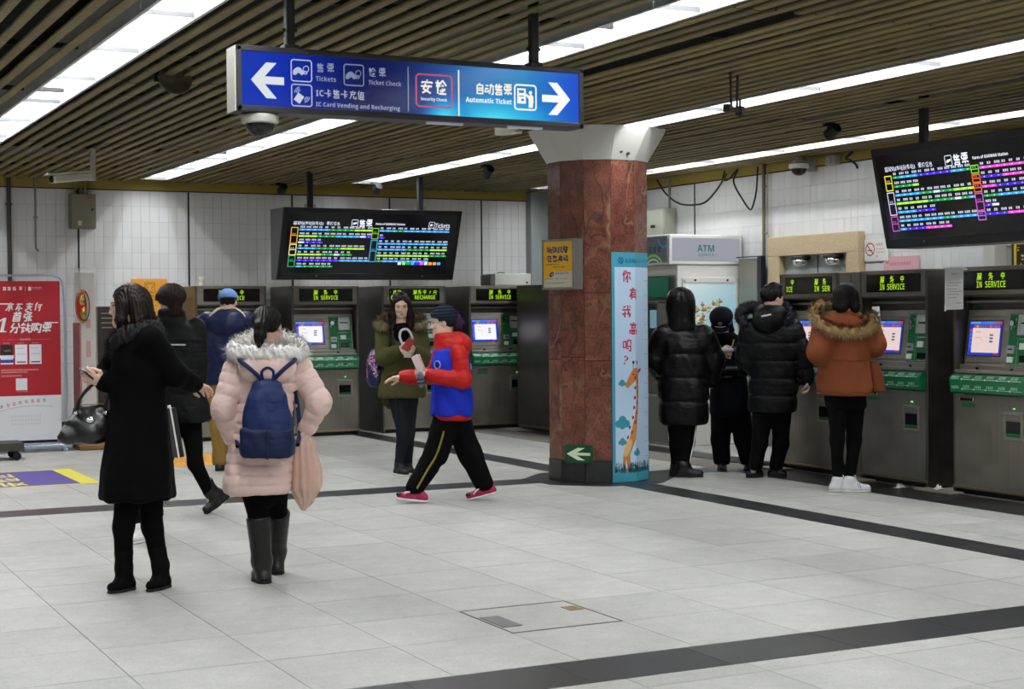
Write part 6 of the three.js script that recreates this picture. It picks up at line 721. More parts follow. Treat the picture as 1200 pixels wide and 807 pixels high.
// ---------------------------------------------------------------- the people
{ // woman in the long black coat, walking left
  const p = POSE.coat; Object.assign(p, { shl: [-0.05, 1.335, -0.13], elbl: [-0.15, 1.14, -0.12], wrl: [-0.165, 1.115, 0.02], hal: [-0.215, 1.135, 0.045], shr: [0.075, 1.335, 0.14], elbr: [0.20, 1.16, 0.10], wrr: [0.314, 1.094, -0.07], har: [0.378, 1.062, -0.14], knl: [-0.072, 0.34, 0.06], anl: [-0.074, 0.125, 0.06], tol: [-0.135, 0.031, 0.12], knr: [0.076, 0.33, 0], anr: [0.118, 0.125, 0.04], tor: [0.065, 0.031, 0.12] });
  const t = person(p, 'woman in a long black coat and black boots holding out a phone'), H = makeBody(t, p, { look: [-88, 5], head: 0.97, curl: [0.75, 0.35], palm: [[0.1, 0.3, -1], [0.2, -1, 0.1]], mirror: [true, false] });
  const wool = cloth(0x050506, 0.95, { sheen: 0.5, sheenColor: new THREE.Color(0.05, 0.05, 0.055) });
  garment(t, 'coat', p, [[0.485, 0.0, 0, 0.205, 0.235], [0.62, 0.0, 0, 0.195, 0.225], [0.80, 0.01, 0, 0.175, 0.205], [1.0, 0.015, 0, 0.152, 0.185], [1.18, 0.02, 0, 0.148, 0.19], [1.30, 0.015, 0, 0.13, 0.175], [1.375, 0, 0, 0.095, 0.11], [1.40, -0.005, 0, 0.07, 0.075]], [0.085, 0.068, 0.052], wool, { folds: (x, y, z) => folds(0.007, 7)(x, y, z) + 0.005 * Math.sin(Math.atan2(x, z) * 9 + 3 * noise3(x * 4, y * 2, z * 4)) * Math.max(0, 1 - (y - 0.48) / 0.5), cell: 0.0105 });
  fur(t, 'fur_collar', [[-0.09, 1.29, 0.03], [-0.055, 1.36, 0.11], [0.03, 1.39, 0.12], [0.10, 1.40, 0.02], [0.06, 1.39, -0.10], [-0.05, 1.36, -0.10], [-0.10, 1.29, -0.03]], 0.05, 0.045, 3400, [0.004, 0.004, 0.005], [0.02, 0.019, 0.02], false, 4);
  trousers(t, p, cloth(0x040405, 0.9), [0.078, 0.055, 0.045, 0.12]);
  const suede = cloth(0x050505, 0.85); for (const [a, b, k] of [[p.anl, p.tol, p.knl], [p.anr, p.tor, p.knr]]) shoe(t, a, b, suede, { name: 'boot', shaft: [mix(a, k, 0.45), 0.052], top: 0.045, w: 0.95 });
  hair(t, H, hairBrown, { low: -0.10, w: 0.98, d: 0.96, fringe: 0.112, locks: [[[-0.05, 0.0, -0.07, 0.05], [-0.06, -0.10, -0.09, 0.05], [-0.065, -0.20, -0.10, 0.042], [-0.06, -0.27, -0.10, 0.02]], [[0.055, 0.0, -0.05, 0.05], [0.075, -0.10, -0.05, 0.042], [0.08, -0.20, -0.03, 0.034], [0.08, -0.28, -0.02, 0.012]], [[0, 0.02, -0.08, 0.055], [-0.01, -0.1, -0.10, 0.052], [-0.01, -0.19, -0.125, 0.042], [-0.02, -0.26, -0.15, 0.015]], [[0.062, 0.02, 0.03, 0.03], [0.078, -0.07, 0.045, 0.028], [0.08, -0.18, 0.03, 0.022], [0.078, -0.25, 0.02, 0.008]], [[-0.062, 0.02, 0.03, 0.03], [-0.078, -0.08, 0.045, 0.028], [-0.08, -0.2, 0.03, 0.02]]] });
  const ph = carried(p, 'mobile_phone', 'dark mobile phone held out by the woman in the black coat', 'phone'); mesh('case', rbox(0.068, 0.009, 0.135, 0.004), blackGloss, ph, [-0.255, 1.165, 0.06], [0.1, 0.25, -0.75]); mesh('screen', box(0.06, 0.001, 0.12), M(0x101018, 0.1, { emissive: 0x39404c, emissiveIntensity: 0.4 }), ph, [-0.2515, 1.1688, 0.0603], [0.1, 0.25, -0.75]);
  // handbag hanging from the forearm
  const b = carried(p, 'handbag', 'black leather handbag hanging from the arm of the black-coated woman', 'handbag'), lth = P(0x080809, 0.32, { clearcoat: 0.35, clearcoatRoughness: 0.3, bumpMap: wrinkleBump, bumpScale: 0.006 });
  const bag = disp(loft([[0.795, -0.262, 0.0, 0.140, 0.075], [0.83, -0.262, 0, 0.150, 0.082], [0.90, -0.245, 0, 0.125, 0.07], [0.975, -0.235, 0, 0.085, 0.035], [1.0, -0.235, 0, 0.075, 0.02]], 0, 0.03), folds(0.012, 10)); mesh('bag_body', surf(bag, [-0.44, 0.76, -0.12], [-0.06, 1.03, 0.12], 0.008), lth, b);
  for (const z of [-0.018, 0.022]) mesh('handle', tube([[-0.31, 0.97, z], [-0.285, 1.04, z], [-0.21, 1.115, z * 0.4], [-0.165, 1.135, z], [-0.14, 1.10, z], [-0.165, 0.97, z]], 0.010, 40, 8), lth, b); mesh('clasp', merge([new THREE.SphereGeometry(0.024, 16, 12).scale(1, 0.7, 0.5).translate(-0.235, 0.92, 0.078), new THREE.SphereGeometry(0.014, 12, 10).translate(-0.155, 0.955, 0.05), new THREE.SphereGeometry(0.012, 12, 10).translate(-0.31, 0.955, 0.05)]), chrome, b); mesh('zip', rbox(0.15, 0.006, 0.014, 0.002, -0.235, 1.0, 0), M(0x8a7a4a, 0.3, { metalness: 0.8 }), b);
}
{ // dark-haired walker
  const p = POSE.dark; p.look = 0; const t = person(p, 'walker with short dark hair and long dark coat, one boot lifted behind'), H = makeBody(t, p, { look: [-160, 8], head: 1.02, man: true });
  garment(t, 'coat', p, [[0.685, 0.02, 0, 0.205, 0.17], [0.74, 0.015, 0, 0.19, 0.16], [0.90, 0.0, 0, 0.175, 0.145], [1.08, -0.012, 0, 0.17, 0.135], [1.28, -0.03, 0, 0.175, 0.125], [1.38, -0.04, 0, 0.14, 0.105], [1.43, -0.06, 0.012, 0.105, 0.105], [1.52, -0.075, 0.03, 0.096, 0.10]], [0.078, 0.066, 0.052], nylon(0x08090c, 0.6), { quilt: [0.008, 0.19, 0.7], folds: folds(0.007), yaw: -20 });
  trousers(t, p, cloth(0x050506, 0.9), [0.08, 0.056, 0.044, 0.11]); const lt = P(0x070708, 0.4);
  shoe(t, p.anl, [p.tol[0], 0.03, p.tol[2]], lt, { name: 'boot', shaft: [mix(p.anl, p.knl, 0.35), 0.055], top: 0.05 }); shoe(t, [0.196, 0.165, -0.04], [0.165, 0.035, -0.01], lt, { name: 'boot', flat: false, lift: [0.075, 0.02, -0.03], shaft: [[0.165, 0.25, -0.02], 0.05], top: 0.05 });
  hair(t, H, hairBrown, { low: -0.15, w: 1.18, d: 1.14, locks: [[[0.07, 0.05, -0.05, 0.03], [0.10, 0.03, -0.05, 0.025], [0.125, 0.0, -0.05, 0.008]], [[0, 0.0, -0.10, 0.05], [0, -0.08, -0.085, 0.05]]] });
  mesh('back_print', rbox(0.12, 0.010, 0.004, 0.001, 0, 0, 0), M(0xb9bcc2, 0.6), t, [-0.03, 1.255, 0.142], [0, -0.1, -0.02]);
  const b = carried(p, 'shopping_bag', 'black shopping bag with a white edge held behind the woman in the black coat', 'bag'); mesh('bag_body', rbox(0.055, 0.36, 0.30, 0.006), M(0x0c0d10, 0.5), b, [-0.085, 0.63, 0.20], [0, 0.3, 0.16]); mesh('white_edge', rbox(0.012, 0.37, 0.012, 0.003), whiteMat, b, [-0.055, 0.63, 0.352], [0, 0.3, 0.16]); mesh('white_rim', rbox(0.075, 0.02, 0.012, 0.003), whiteMat, b, [-0.115, 0.815, 0.345], [0, 0.3, 0.16]); mesh('handle', tube([[-0.13, 0.80, 0.26], [-0.14, 0.84, 0.2], [-0.142, 0.85, 0.12], [-0.14, 0.82, 0.08], [-0.12, 0.80, 0.12]], 0.006, 30, 6), blackMat, b);
}
{ // companion mostly hidden behind the black coat
  const p = POSE.hidden; const t = person(p, 'walker in white sneakers almost hidden behind the woman in the black coat'), H = makeBody(t, p, { look: [-120, 5], head: 0.96, slim: 0.85 });
  garment(t, 'coat', p, [[0.58, 0, -0.05, 0.12, 0.15], [0.8, 0, 0, 0.115, 0.14], [1.05, -0.01, 0, 0.105, 0.13], [1.2, -0.02, 0, 0.095, 0.12], [1.27, -0.025, 0, 0.06, 0.07]], [0.06, 0.05, 0.042], cloth(0x0c0c10, 0.9)); trousers(t, p, cloth(0x060608, 0.9), [0.075, 0.05, 0.04, 0.1]); hair(t, H, hairBlack, { low: -0.08 });
  p.anl[1] = 0.1; p.anr[1] = 0.11; const wh = M(0xdcdcd8, 0.5); shoe(t, p.anl, [p.tol[0], 0.03, p.tol[2]], wh, { soleMat: whiteMat, name: 'sneaker' }); shoe(t, p.anr, [p.tor[0], 0.03, p.tor[2]], wh, { soleMat: whiteMat, name: 'sneaker' });
}
{ // man in the navy jacket and blue cap at the leftmost machine
  const p = POSE.navy; p.head[1] = 1.575; const t = person(p, 'man in navy padded jacket, khaki trousers and light blue cap'), H = makeBody(t, p, { look: [178, 10], head: 0.98, man: true });
  const navy = nylon(0x131c3e, 0.45); const hood = U(0.05, ell([0.075, 1.385, 0.10], [0.18, 0.125, 0.085], 0, -12), ell([0.075, 1.43, 0.02], [0.155, 0.09, 0.11]), loft([[1.40, 0.075, 0, 0.12, 0.11], [1.49, 0.075, 0, 0.095, 0.095], [1.505, 0.075, 0, 0.085, 0.085]], 0, 0.02));
  garment(t, 'jacket', p, [[0.80, 0.05, 0, 0.185, 0.15], [0.86, 0.05, 0, 0.198, 0.162], [1.0, 0.055, 0, 0.20, 0.165], [1.2, 0.065, 0, 0.205, 0.16], [1.36, 0.075, 0, 0.18, 0.125], [1.43, 0.075, 0, 0.10, 0.09]], [0.092, 0.08, 0.06], navy, { folds: folds(0.012, 8), quilt: [0.006, 0.2, 0.8] });
  mesh('hood', surf(disp(hood, folds(0.014, 8)), [-0.16, 1.2, -0.15], [0.31, 1.58, 0.24], 0.009), navy, t); mesh('hood_lining', tube([[-0.115, 1.40, 0.075], [-0.07, 1.465, 0.07], [0.0, 1.52, 0.065], [0.075, 1.535, 0.065], [0.15, 1.52, 0.065], [0.22, 1.465, 0.07], [0.265, 1.40, 0.075]], 0.015, 50, 8), cloth(0xc4b99a, 0.9), t);
  for (const [y, c] of [[1.09, 0xa5783c], [1.055, 0x2a2f4a], [1.02, 0xa5783c]]) mesh('sleeve_band', new THREE.TorusGeometry(0.086, 0.009, 8, 28).rotateX(Math.PI / 2), M(c, 0.7), t, [-0.132, y, -0.005], [0.15, 0, 0]);
  trousers(t, p, cloth(0x8a6f3c, 0.9), [0.105, 0.085, 0.072, 0.14], 0, folds(0.012, 11)); const bl = P(0x121210, 0.5); p.anl[1] = 0.1; p.anr[1] = 0.1; shoe(t, p.anl, [p.tol[0], 0.03, p.tol[2]], bl, { top: 0.05 }); shoe(t, p.anr, [p.tor[0], 0.03, p.tor[2]], bl, { top: 0.05 });
  hair(t, H, hairBlack, { low: -0.05, w: 0.92, d: 0.88 }); const capM = cloth(0x6483b4, 0.85), cap = mesh('cap', surf(above(0.035, ell([0, 0.05, -0.012], [0.096, 0.092, 0.112])), [-0.12, 0.0, -0.15], [0.12, 0.17, 0.13], 0.006).applyMatrix4(H), capM, t); mesh('visor', surf(smaxF(ell([0, 0.045, 0.10], [0.085, 0.02, 0.10]), ell([0, 0.03, 0.1], [0.083, 0.02, 0.098])), [-0.11, 0.01, -0.02], [0.11, 0.08, 0.22], 0.006).applyMatrix4(H), capM, cap);
}
function smaxF(a, b) { return (x, y, z) => smax(a(x, y, z), -b(x, y, z), 0.004); }
{ // woman in the pink down coat
  const p = POSE.pink; Object.assign(p, { anl: [-0.004, 0.115, 0.02], tol: [-0.035, 0.031, -0.075], anr: [0.078, 0.125, -0.26], tor: [0.075, 0.031, -0.37], knr: [0.088, 0.345, -0.12], elbl: [-0.205, 0.965, 0.05], wrl: [-0.155, 0.79, -0.03], hal: [-0.13, 0.73, -0.08], elbr: [0.325, 0.985, 0.05], wrr: [0.255, 0.845, 0.0], har: [0.235, 0.79, -0.01] });
  const t = person(p, 'woman in a pale pink down coat with white fur hood, walking away'), H = makeBody(t, p, { look: [163, 6], head: 0.94, curl: [0.4, 0.95], palm: [[0, -0.2, -1], [-1, 0, -0.2]], slim: 0.9 });
  const pinkM = nylon(0xe6c9c0, 0.5, { sheen: 0.4 });
  garment(t, 'coat', p, [[0.485, -0.025, 0, 0.182, 0.165], [0.54, -0.025, 0, 0.192, 0.172], [0.70, -0.005, 0, 0.178, 0.155], [0.85, 0.015, 0, 0.152, 0.135], [1.0, 0.03, 0, 0.150, 0.13], [1.12, 0.036, 0, 0.165, 0.122], [1.21, 0.04, 0, 0.145, 0.10], [1.265, 0.042, 0, 0.085, 0.075]], [0.072, 0.063, 0.048], pinkM, { quilt: [0.013, 0.056, 0.485], k: 0.02, puff: [0.062, 0.010], folds: folds(0.007, 9), cell: 0.0095 });
  mesh('hood', surf(disp(U(0.05, ell([0.04, 1.185, 0.12], [0.155, 0.095, 0.07], 0, -15), ell([0.04, 1.235, 0.02], [0.15, 0.055, 0.10])), folds(0.010, 9)), [-0.17, 1.05, -0.14], [0.26, 1.33, 0.23], 0.009), pinkM, t);
  const ring = []; for (let i = 0; i < 14; i++) { const a = i / 14 * 6.283; ring.push([0.04 + 0.175 * Math.cos(a), 1.285 - 0.04 * Math.sin(a) - 0.015 * Math.cos(2 * a), 0.01 + 0.115 * Math.sin(a)]); } fur(t, 'fur_trim', ring, 0.050, 0.036, 6500, [0.96, 0.94, 0.91], [0.86, 0.83, 0.78], true, 9);
  trousers(t, p, cloth(0x040405, 0.92), [0.08, 0.05, 0.042, 0.115]); const lb = P(0x070708, 0.38, { bumpMap: wrinkleBump, bumpScale: 0.006 });
  for (const [a, b, k] of [[p.anl, p.tol, p.knl], [p.anr, p.tor, p.knr]]) { const s = shoe(t, a, b, lb, { name: 'boot', shaft: [mix(a, k, 1.10), 0.068], top: 0.052, w: 1.05 }); mesh('strap', new THREE.TorusGeometry(0.052, 0.006, 8, 24).rotateX(Math.PI / 2).translate(a[0], a[1] + 0.01, a[2]), lb, s); mesh('stud', new THREE.SphereGeometry(0.006, 8, 6).translate(a[0] - 0.05, mix(a, k, 1.02)[1], a[2] + 0.02), chrome, s); }
  hair(t, H, hairBlack, { low: -0.055, fringe: 0.1, locks: [[[0, 0.04, -0.115, 0.026], [0, 0.0, -0.145, 0.034], [0, -0.06, -0.15, 0.034], [0, -0.12, -0.145, 0.018]]] }); mesh('hair_tie', new THREE.TorusGeometry(0.026, 0.008, 8, 20).rotateX(0.4).translate(0, 0.035, -0.12).applyMatrix4(H), M(0x2a2428, 0.7), t);
  const bp = carried(p, 'backpack', 'navy blue backpack worn on the back of the woman in the pink coat', 'backpack'), bm = nylon(0x1b2b58, 0.5), bc = [0.03, 0.915, 0.205];
  const pack = U(0.03, loft([[0.70, 0.032, 0.20, 0.150, 0.085], [0.76, 0.032, 0.205, 0.152, 0.092], [0.90, 0.034, 0.20, 0.135, 0.085], [1.02, 0.036, 0.195, 0.105, 0.07], [1.10, 0.038, 0.185, 0.072, 0.045], [1.125, 0.038, 0.18, 0.05, 0.03]], 0, 0.03)); mesh('pack', surf(disp(pack, folds(0.010, 9)), [-0.16, 0.67, 0.08], [0.22, 1.16, 0.33], 0.0085), bm, bp); mesh('front_pocket', surf(disp(loft([[0.705, 0.032, 0.235, 0.145, 0.075], [0.76, 0.032, 0.24, 0.15, 0.075], [0.845, 0.033, 0.232, 0.142, 0.07], [0.862, 0.033, 0.228, 0.138, 0.062]], 0, 0.012), folds(0.008, 10)), [-0.15, 0.67, 0.12], [0.22, 0.89, 0.34], 0.0085), nylon(0x131f42, 0.55), bp); mesh('flap', surf(loft([[0.94, 0.036, 0.245, 0.05, 0.03], [1.05, 0.037, 0.225, 0.06, 0.03], [1.12, 0.038, 0.19, 0.05, 0.03]], 0, 0.02), [-0.05, 0.90, 0.16], [0.13, 1.15, 0.30], 0.008), bm, bp); mesh('seam', rbox(0.008, 0.16, 0.01, 0.002, 0.032, 0.78, 0.312), M(0x0c1326, 0.6), bp);
  mesh('top_loop', tube([[0.012, 1.12, 0.18], [0.008, 1.165, 0.19], [0.038, 1.185, 0.195], [0.068, 1.165, 0.19], [0.064, 1.12, 0.18]], 0.008, 30, 8), bm, bp); for (const s of [-1, 1]) mesh('strap', tube([[0.038 + s * 0.03, 1.12, 0.18], [0.038 + s * 0.085, 1.175, 0.205], [0.038 + s * 0.135, 1.215, 0.17], [0.038 + s * 0.155, 1.225, 0.06], [0.038 + s * 0.14, 1.15, -0.08], [0.038 + s * 0.165, 0.95, -0.08], [0.038 + s * 0.172, 0.83, 0.0], [0.034 + s * 0.16, 0.76, 0.13]], 0.012, 60, 8), bm, bp); mesh('zip_pull', merge([rbox(0.008, 0.04, 0.008, 0.002, 0.178, 0.85, 0.21), rbox(0.012, 0.018, 0.008, 0.002, 0.19, 0.975, 0.15)]), M(0xb0ac98, 0.3, { metalness: 0.7 }), bp);
  const sb = carried(p, 'plastic_bag', 'pale peach plastic carrier bag held by the woman in pink', 'bag'); const f = disp(loft([[0.385, 0.225, 0, 0.012, 0.010], [0.43, 0.232, 0.0, 0.045, 0.035], [0.52, 0.245, 0.0, 0.088, 0.07], [0.62, 0.245, 0, 0.082, 0.066], [0.74, 0.235, 0, 0.055, 0.05], [0.82, 0.235, 0, 0.028, 0.026], [0.87, 0.24, 0, 0.03, 0.026]], 0, 0.01), (x, y, z) => folds(0.010, 12)(x, y, z) + 0.006 * Math.sin(Math.atan2(x - 0.235, z) * 11 + 7 * y)); mesh('bag_body', surf(f, [0.11, 0.38, -0.11], [0.37, 0.90, 0.11], 0.008), P(0xecd2c3, 0.28, { transmission: 0.5, thickness: 0, clearcoat: 0.5, clearcoatRoughness: 0.2 }), sb); mesh('contents', surf(disp(U(0.03, ell([0.235, 0.55, 0], [0.05, 0.09, 0.04]), ell([0.25, 0.66, 0.0], [0.035, 0.06, 0.03])), folds(0.01, 12)), [0.14, 0.42, -0.08], [0.33, 0.76, 0.08], 0.01), M(0xd9a184, 0.6), sb);
}
{ // girl in the green parka with a drink and a phone
  const p = POSE.parka; Object.assign(p, { anl: [-0.03, 0.1, 0.02], tol: [0.03, 0.03, 0.13], knr: [0.055, 0.39, -0.03], anr: [0.045, 0.1, -0.12], tor: [0.085, 0.03, -0.01], hal: [0.02, 1.165, 0.285], har: [0.085, 1.155, 0.275], head: [-0.001, 1.535, 0] });
  const t = person(p, 'girl with long hair in an olive green parka looking at a phone'), H = makeBody(t, p, { look: [3, 14], head: 0.97, curl: [0.9, 0.85], palm: [[0.7, 0.1, -0.7], [-0.7, 0.1, -0.7]], mirror: [true, false], hand: 0.95 });
  const ol = cloth(0x4b4a2c, 0.85); garment(t, 'parka', p, [[0.70, 0.005, 0, 0.215, 0.165], [0.76, 0.003, 0, 0.212, 0.162], [0.88, 0.0, 0, 0.19, 0.145], [1.0, 0, 0, 0.178, 0.135], [1.15, -0.003, 0, 0.185, 0.13], [1.27, -0.003, 0, 0.16, 0.105], [1.32, -0.003, 0, 0.09, 0.08]], [0.082, 0.072, 0.056], ol, { folds: folds(0.010, 9) });
  mesh('rear_hem', surf(disp(loft([[0.585, -0.10, -0.10, 0.04, 0.012], [0.65, -0.06, -0.10, 0.12, 0.02], [0.74, -0.01, -0.10, 0.18, 0.03]], 0, 0.01), folds(0.006)), [-0.23, 0.55, -0.16], [0.2, 0.77, -0.04], 0.009), ol, t); mesh('drawcord', tube([[-0.05, 0.73, 0.165], [-0.06, 0.66, 0.16], [-0.052, 0.58, 0.13], [-0.06, 0.52, 0.12]], 0.005, 24, 6), blackMat, t); mesh('pocket_flap', rbox(0.10, 0.03, 0.012, 0.004), ol, t, [-0.09, 0.93, 0.15], [0, -0.25, 0.25]);
  const ring = []; for (let i = 0; i <= 12; i++) { const a = (-25 + i * 19.2) * D2R; ring.push([0.185 * Math.cos(a), 1.355 + 0.075 * Math.max(0, Math.sin(a)) + 0.02 * Math.cos(a) ** 2, 0.03 - 0.15 * Math.sin(a)]); } fur(t, 'fur_trim', ring, 0.042, 0.05, 6500, [0.58, 0.49, 0.31], [0.30, 0.23, 0.13], false, 6); mesh('hood', surf(disp(ell([0, 1.34, -0.10], [0.17, 0.12, 0.10]), folds(0.008)), [-0.2, 1.18, -0.24], [0.2, 1.5, 0.03], 0.01), ol, t);
  mesh('top', surf(U(0.03, ell([0, 1.27, 0.075], [0.075, 0.085, 0.055]), cone([0, 1.30, 0.02], [0, 1.345, 0.005], 0.06, 0.056)), [-0.1, 1.15, -0.07], [0.1, 1.41, 0.14], 0.008), cloth(0x060607, 0.9), t);
  trousers(t, p, cloth(0x22242a, 0.85), [0.082, 0.060, 0.044, 0.11], 0, folds(0.007, 14), 'jeans'); for (const [a, b] of [[p.anl, p.tol], [p.anr, p.tor]]) { const s = shoe(t, a, b, M(0x111215, 0.6), { name: 'sneaker', soleMat: whiteMat }); mesh('laces', rbox(0.03, 0.012, 0.05, 0.004), M(0x2a2b30, 0.7), s, [(a[0] + b[0]) / 2 - 0.01, 0.085, (a[2] + b[2]) / 2], [0.5, Math.atan2(b[0] - a[0], b[2] - a[2]), 0]); }
  hair(t, H, hairBrown, { low: -0.10, fringe: 0.13, w: 0.96, locks: [[[-0.062, 0.03, 0.01, 0.032], [-0.085, -0.08, 0.035, 0.036], [-0.088, -0.20, 0.07, 0.036], [-0.08, -0.30, 0.09, 0.024], [-0.075, -0.345, 0.095, 0.008]], [[0.062, 0.03, 0.01, 0.032], [0.085, -0.08, 0.035, 0.036], [0.09, -0.2, 0.07, 0.034], [0.085, -0.31, 0.09, 0.02], [0.08, -0.35, 0.095, 0.008]], [[0, 0.0, -0.09, 0.06], [0, -0.14, -0.09, 0.05]]] });
  const cup = carried(p, 'drink_cup', 'white drink cup with a carry loop held by the girl in the parka', 'cup'); mesh('cup', new THREE.LatheGeometry([[0, 0], [0.03, 0], [0.041, 0.125], [0.038, 0.125], [0.0, 0.12]].map((q) => new THREE.Vector2(...q)), 24), M(0xdad6cc, 0.5), cup, [0.05, 1.075, 0.30]); mesh('lid', cyl(0.043, 0.043, 0.012, 24, 0, 0, 0), M(0xe4e2dc, 0.35), cup, [0.05, 1.205, 0.30]); mesh('print', new THREE.CylinderGeometry(0.0405, 0.036, 0.05, 20, 1, true, -0.3, 1.4), M(0xb3483c, 0.5), cup, [0.05, 1.165, 0.302]); mesh('carry_loop', tube([[0.005, 1.20, 0.30], [-0.015, 1.26, 0.29], [0.0, 1.315, 0.285], [0.05, 1.325, 0.29], [0.09, 1.27, 0.30], [0.098, 1.205, 0.30]], 0.011, 40, 8), M(0xc9ccd2, 0.35), cup);
  const ph = carried(p, 'mobile_phone', 'reddish mobile phone held in both hands by the girl in the parka', 'phone'); mesh('case', rbox(0.072, 0.145, 0.009, 0.004), M(0x8a2f26, 0.35), ph, [0.06, 1.19, 0.365], [-0.7, 0.1, -0.5]); mesh('screen', box(0.062, 0.13, 0.001), M(0x0b0c10, 0.1, { emissive: 0x4a5a70, emissiveIntensity: 0.35 }), ph, [0.0598, 1.1935, 0.3613], [-0.7, 0.1, -0.5]);
  const bp = carried(p, 'sequin_backpack', 'purple and silver sequinned backpack on the shoulder of the girl in the parka', 'backpack'); mesh('pack', surf(disp(loft([[0.80, -0.225, -0.09, 0.07, 0.10], [0.86, -0.235, -0.09, 0.082, 0.11], [1.0, -0.235, -0.09, 0.08, 0.105], [1.12, -0.215, -0.09, 0.055, 0.08], [1.16, -0.205, -0.09, 0.03, 0.05]], 0, 0.03), folds(0.006)), [-0.36, 0.76, -0.24], [-0.1, 1.20, 0.07], 0.009), nylon(0x20264a, 0.5), bp); mesh('strap', tube([[-0.19, 1.14, -0.06], [-0.165, 1.29, -0.03], [-0.115, 1.34, 0.03], [-0.095, 1.28, 0.11], [-0.11, 1.14, 0.145], [-0.16, 1.0, 0.10], [-0.2, 0.92, 0.0]], 0.012, 50, 8), nylon(0x15171f, 0.6), bp);
  { const R = rng(41), im = new THREE.InstancedMesh(new THREE.CircleGeometry(0.009, 8), P(0xffffff, 0.18, { metalness: 0.75, side: THREE.DoubleSide }), 620), m = new THREE.Matrix4(), c = new THREE.Color(), q = new THREE.Quaternion(); for (let i = 0; i < 620; i++) { const v = 0.85 + 0.29 * R(), th = -2.9 + 3.4 * R(), w = 1 - Math.max(0, (v - 1.02) / 0.16) * 0.5, n = V(Math.cos(th - 1.57), 0, -Math.sin(th - 1.57)); const x = -0.235 + 0.086 * w * n.x + 0.15 * (v > 1.05 ? (v - 1.05) : 0), z = -0.09 + 0.112 * w * n.z; q.setFromUnitVectors(V(0, 0, 1), V(n.x + 0.7 * (R() - 0.5), 0.8 * (R() - 0.5), n.z + 0.7 * (R() - 0.5)).normalize()); m.compose(V(x, v, z), q, V(1, 1, 1)); im.setMatrixAt(i, m); c.setRGB(...[[0.55, 0.22, 0.5], [0.75, 0.7, 0.8], [0.3, 0.12, 0.4], [0.85, 0.5, 0.7]][Math.floor(R() * 4)]); im.setColorAt(i, c); } im.name = 'sequins'; im.userData.kind = 'stuff'; im.castShadow = im.receiveShadow = true; bp.add(im); }
}
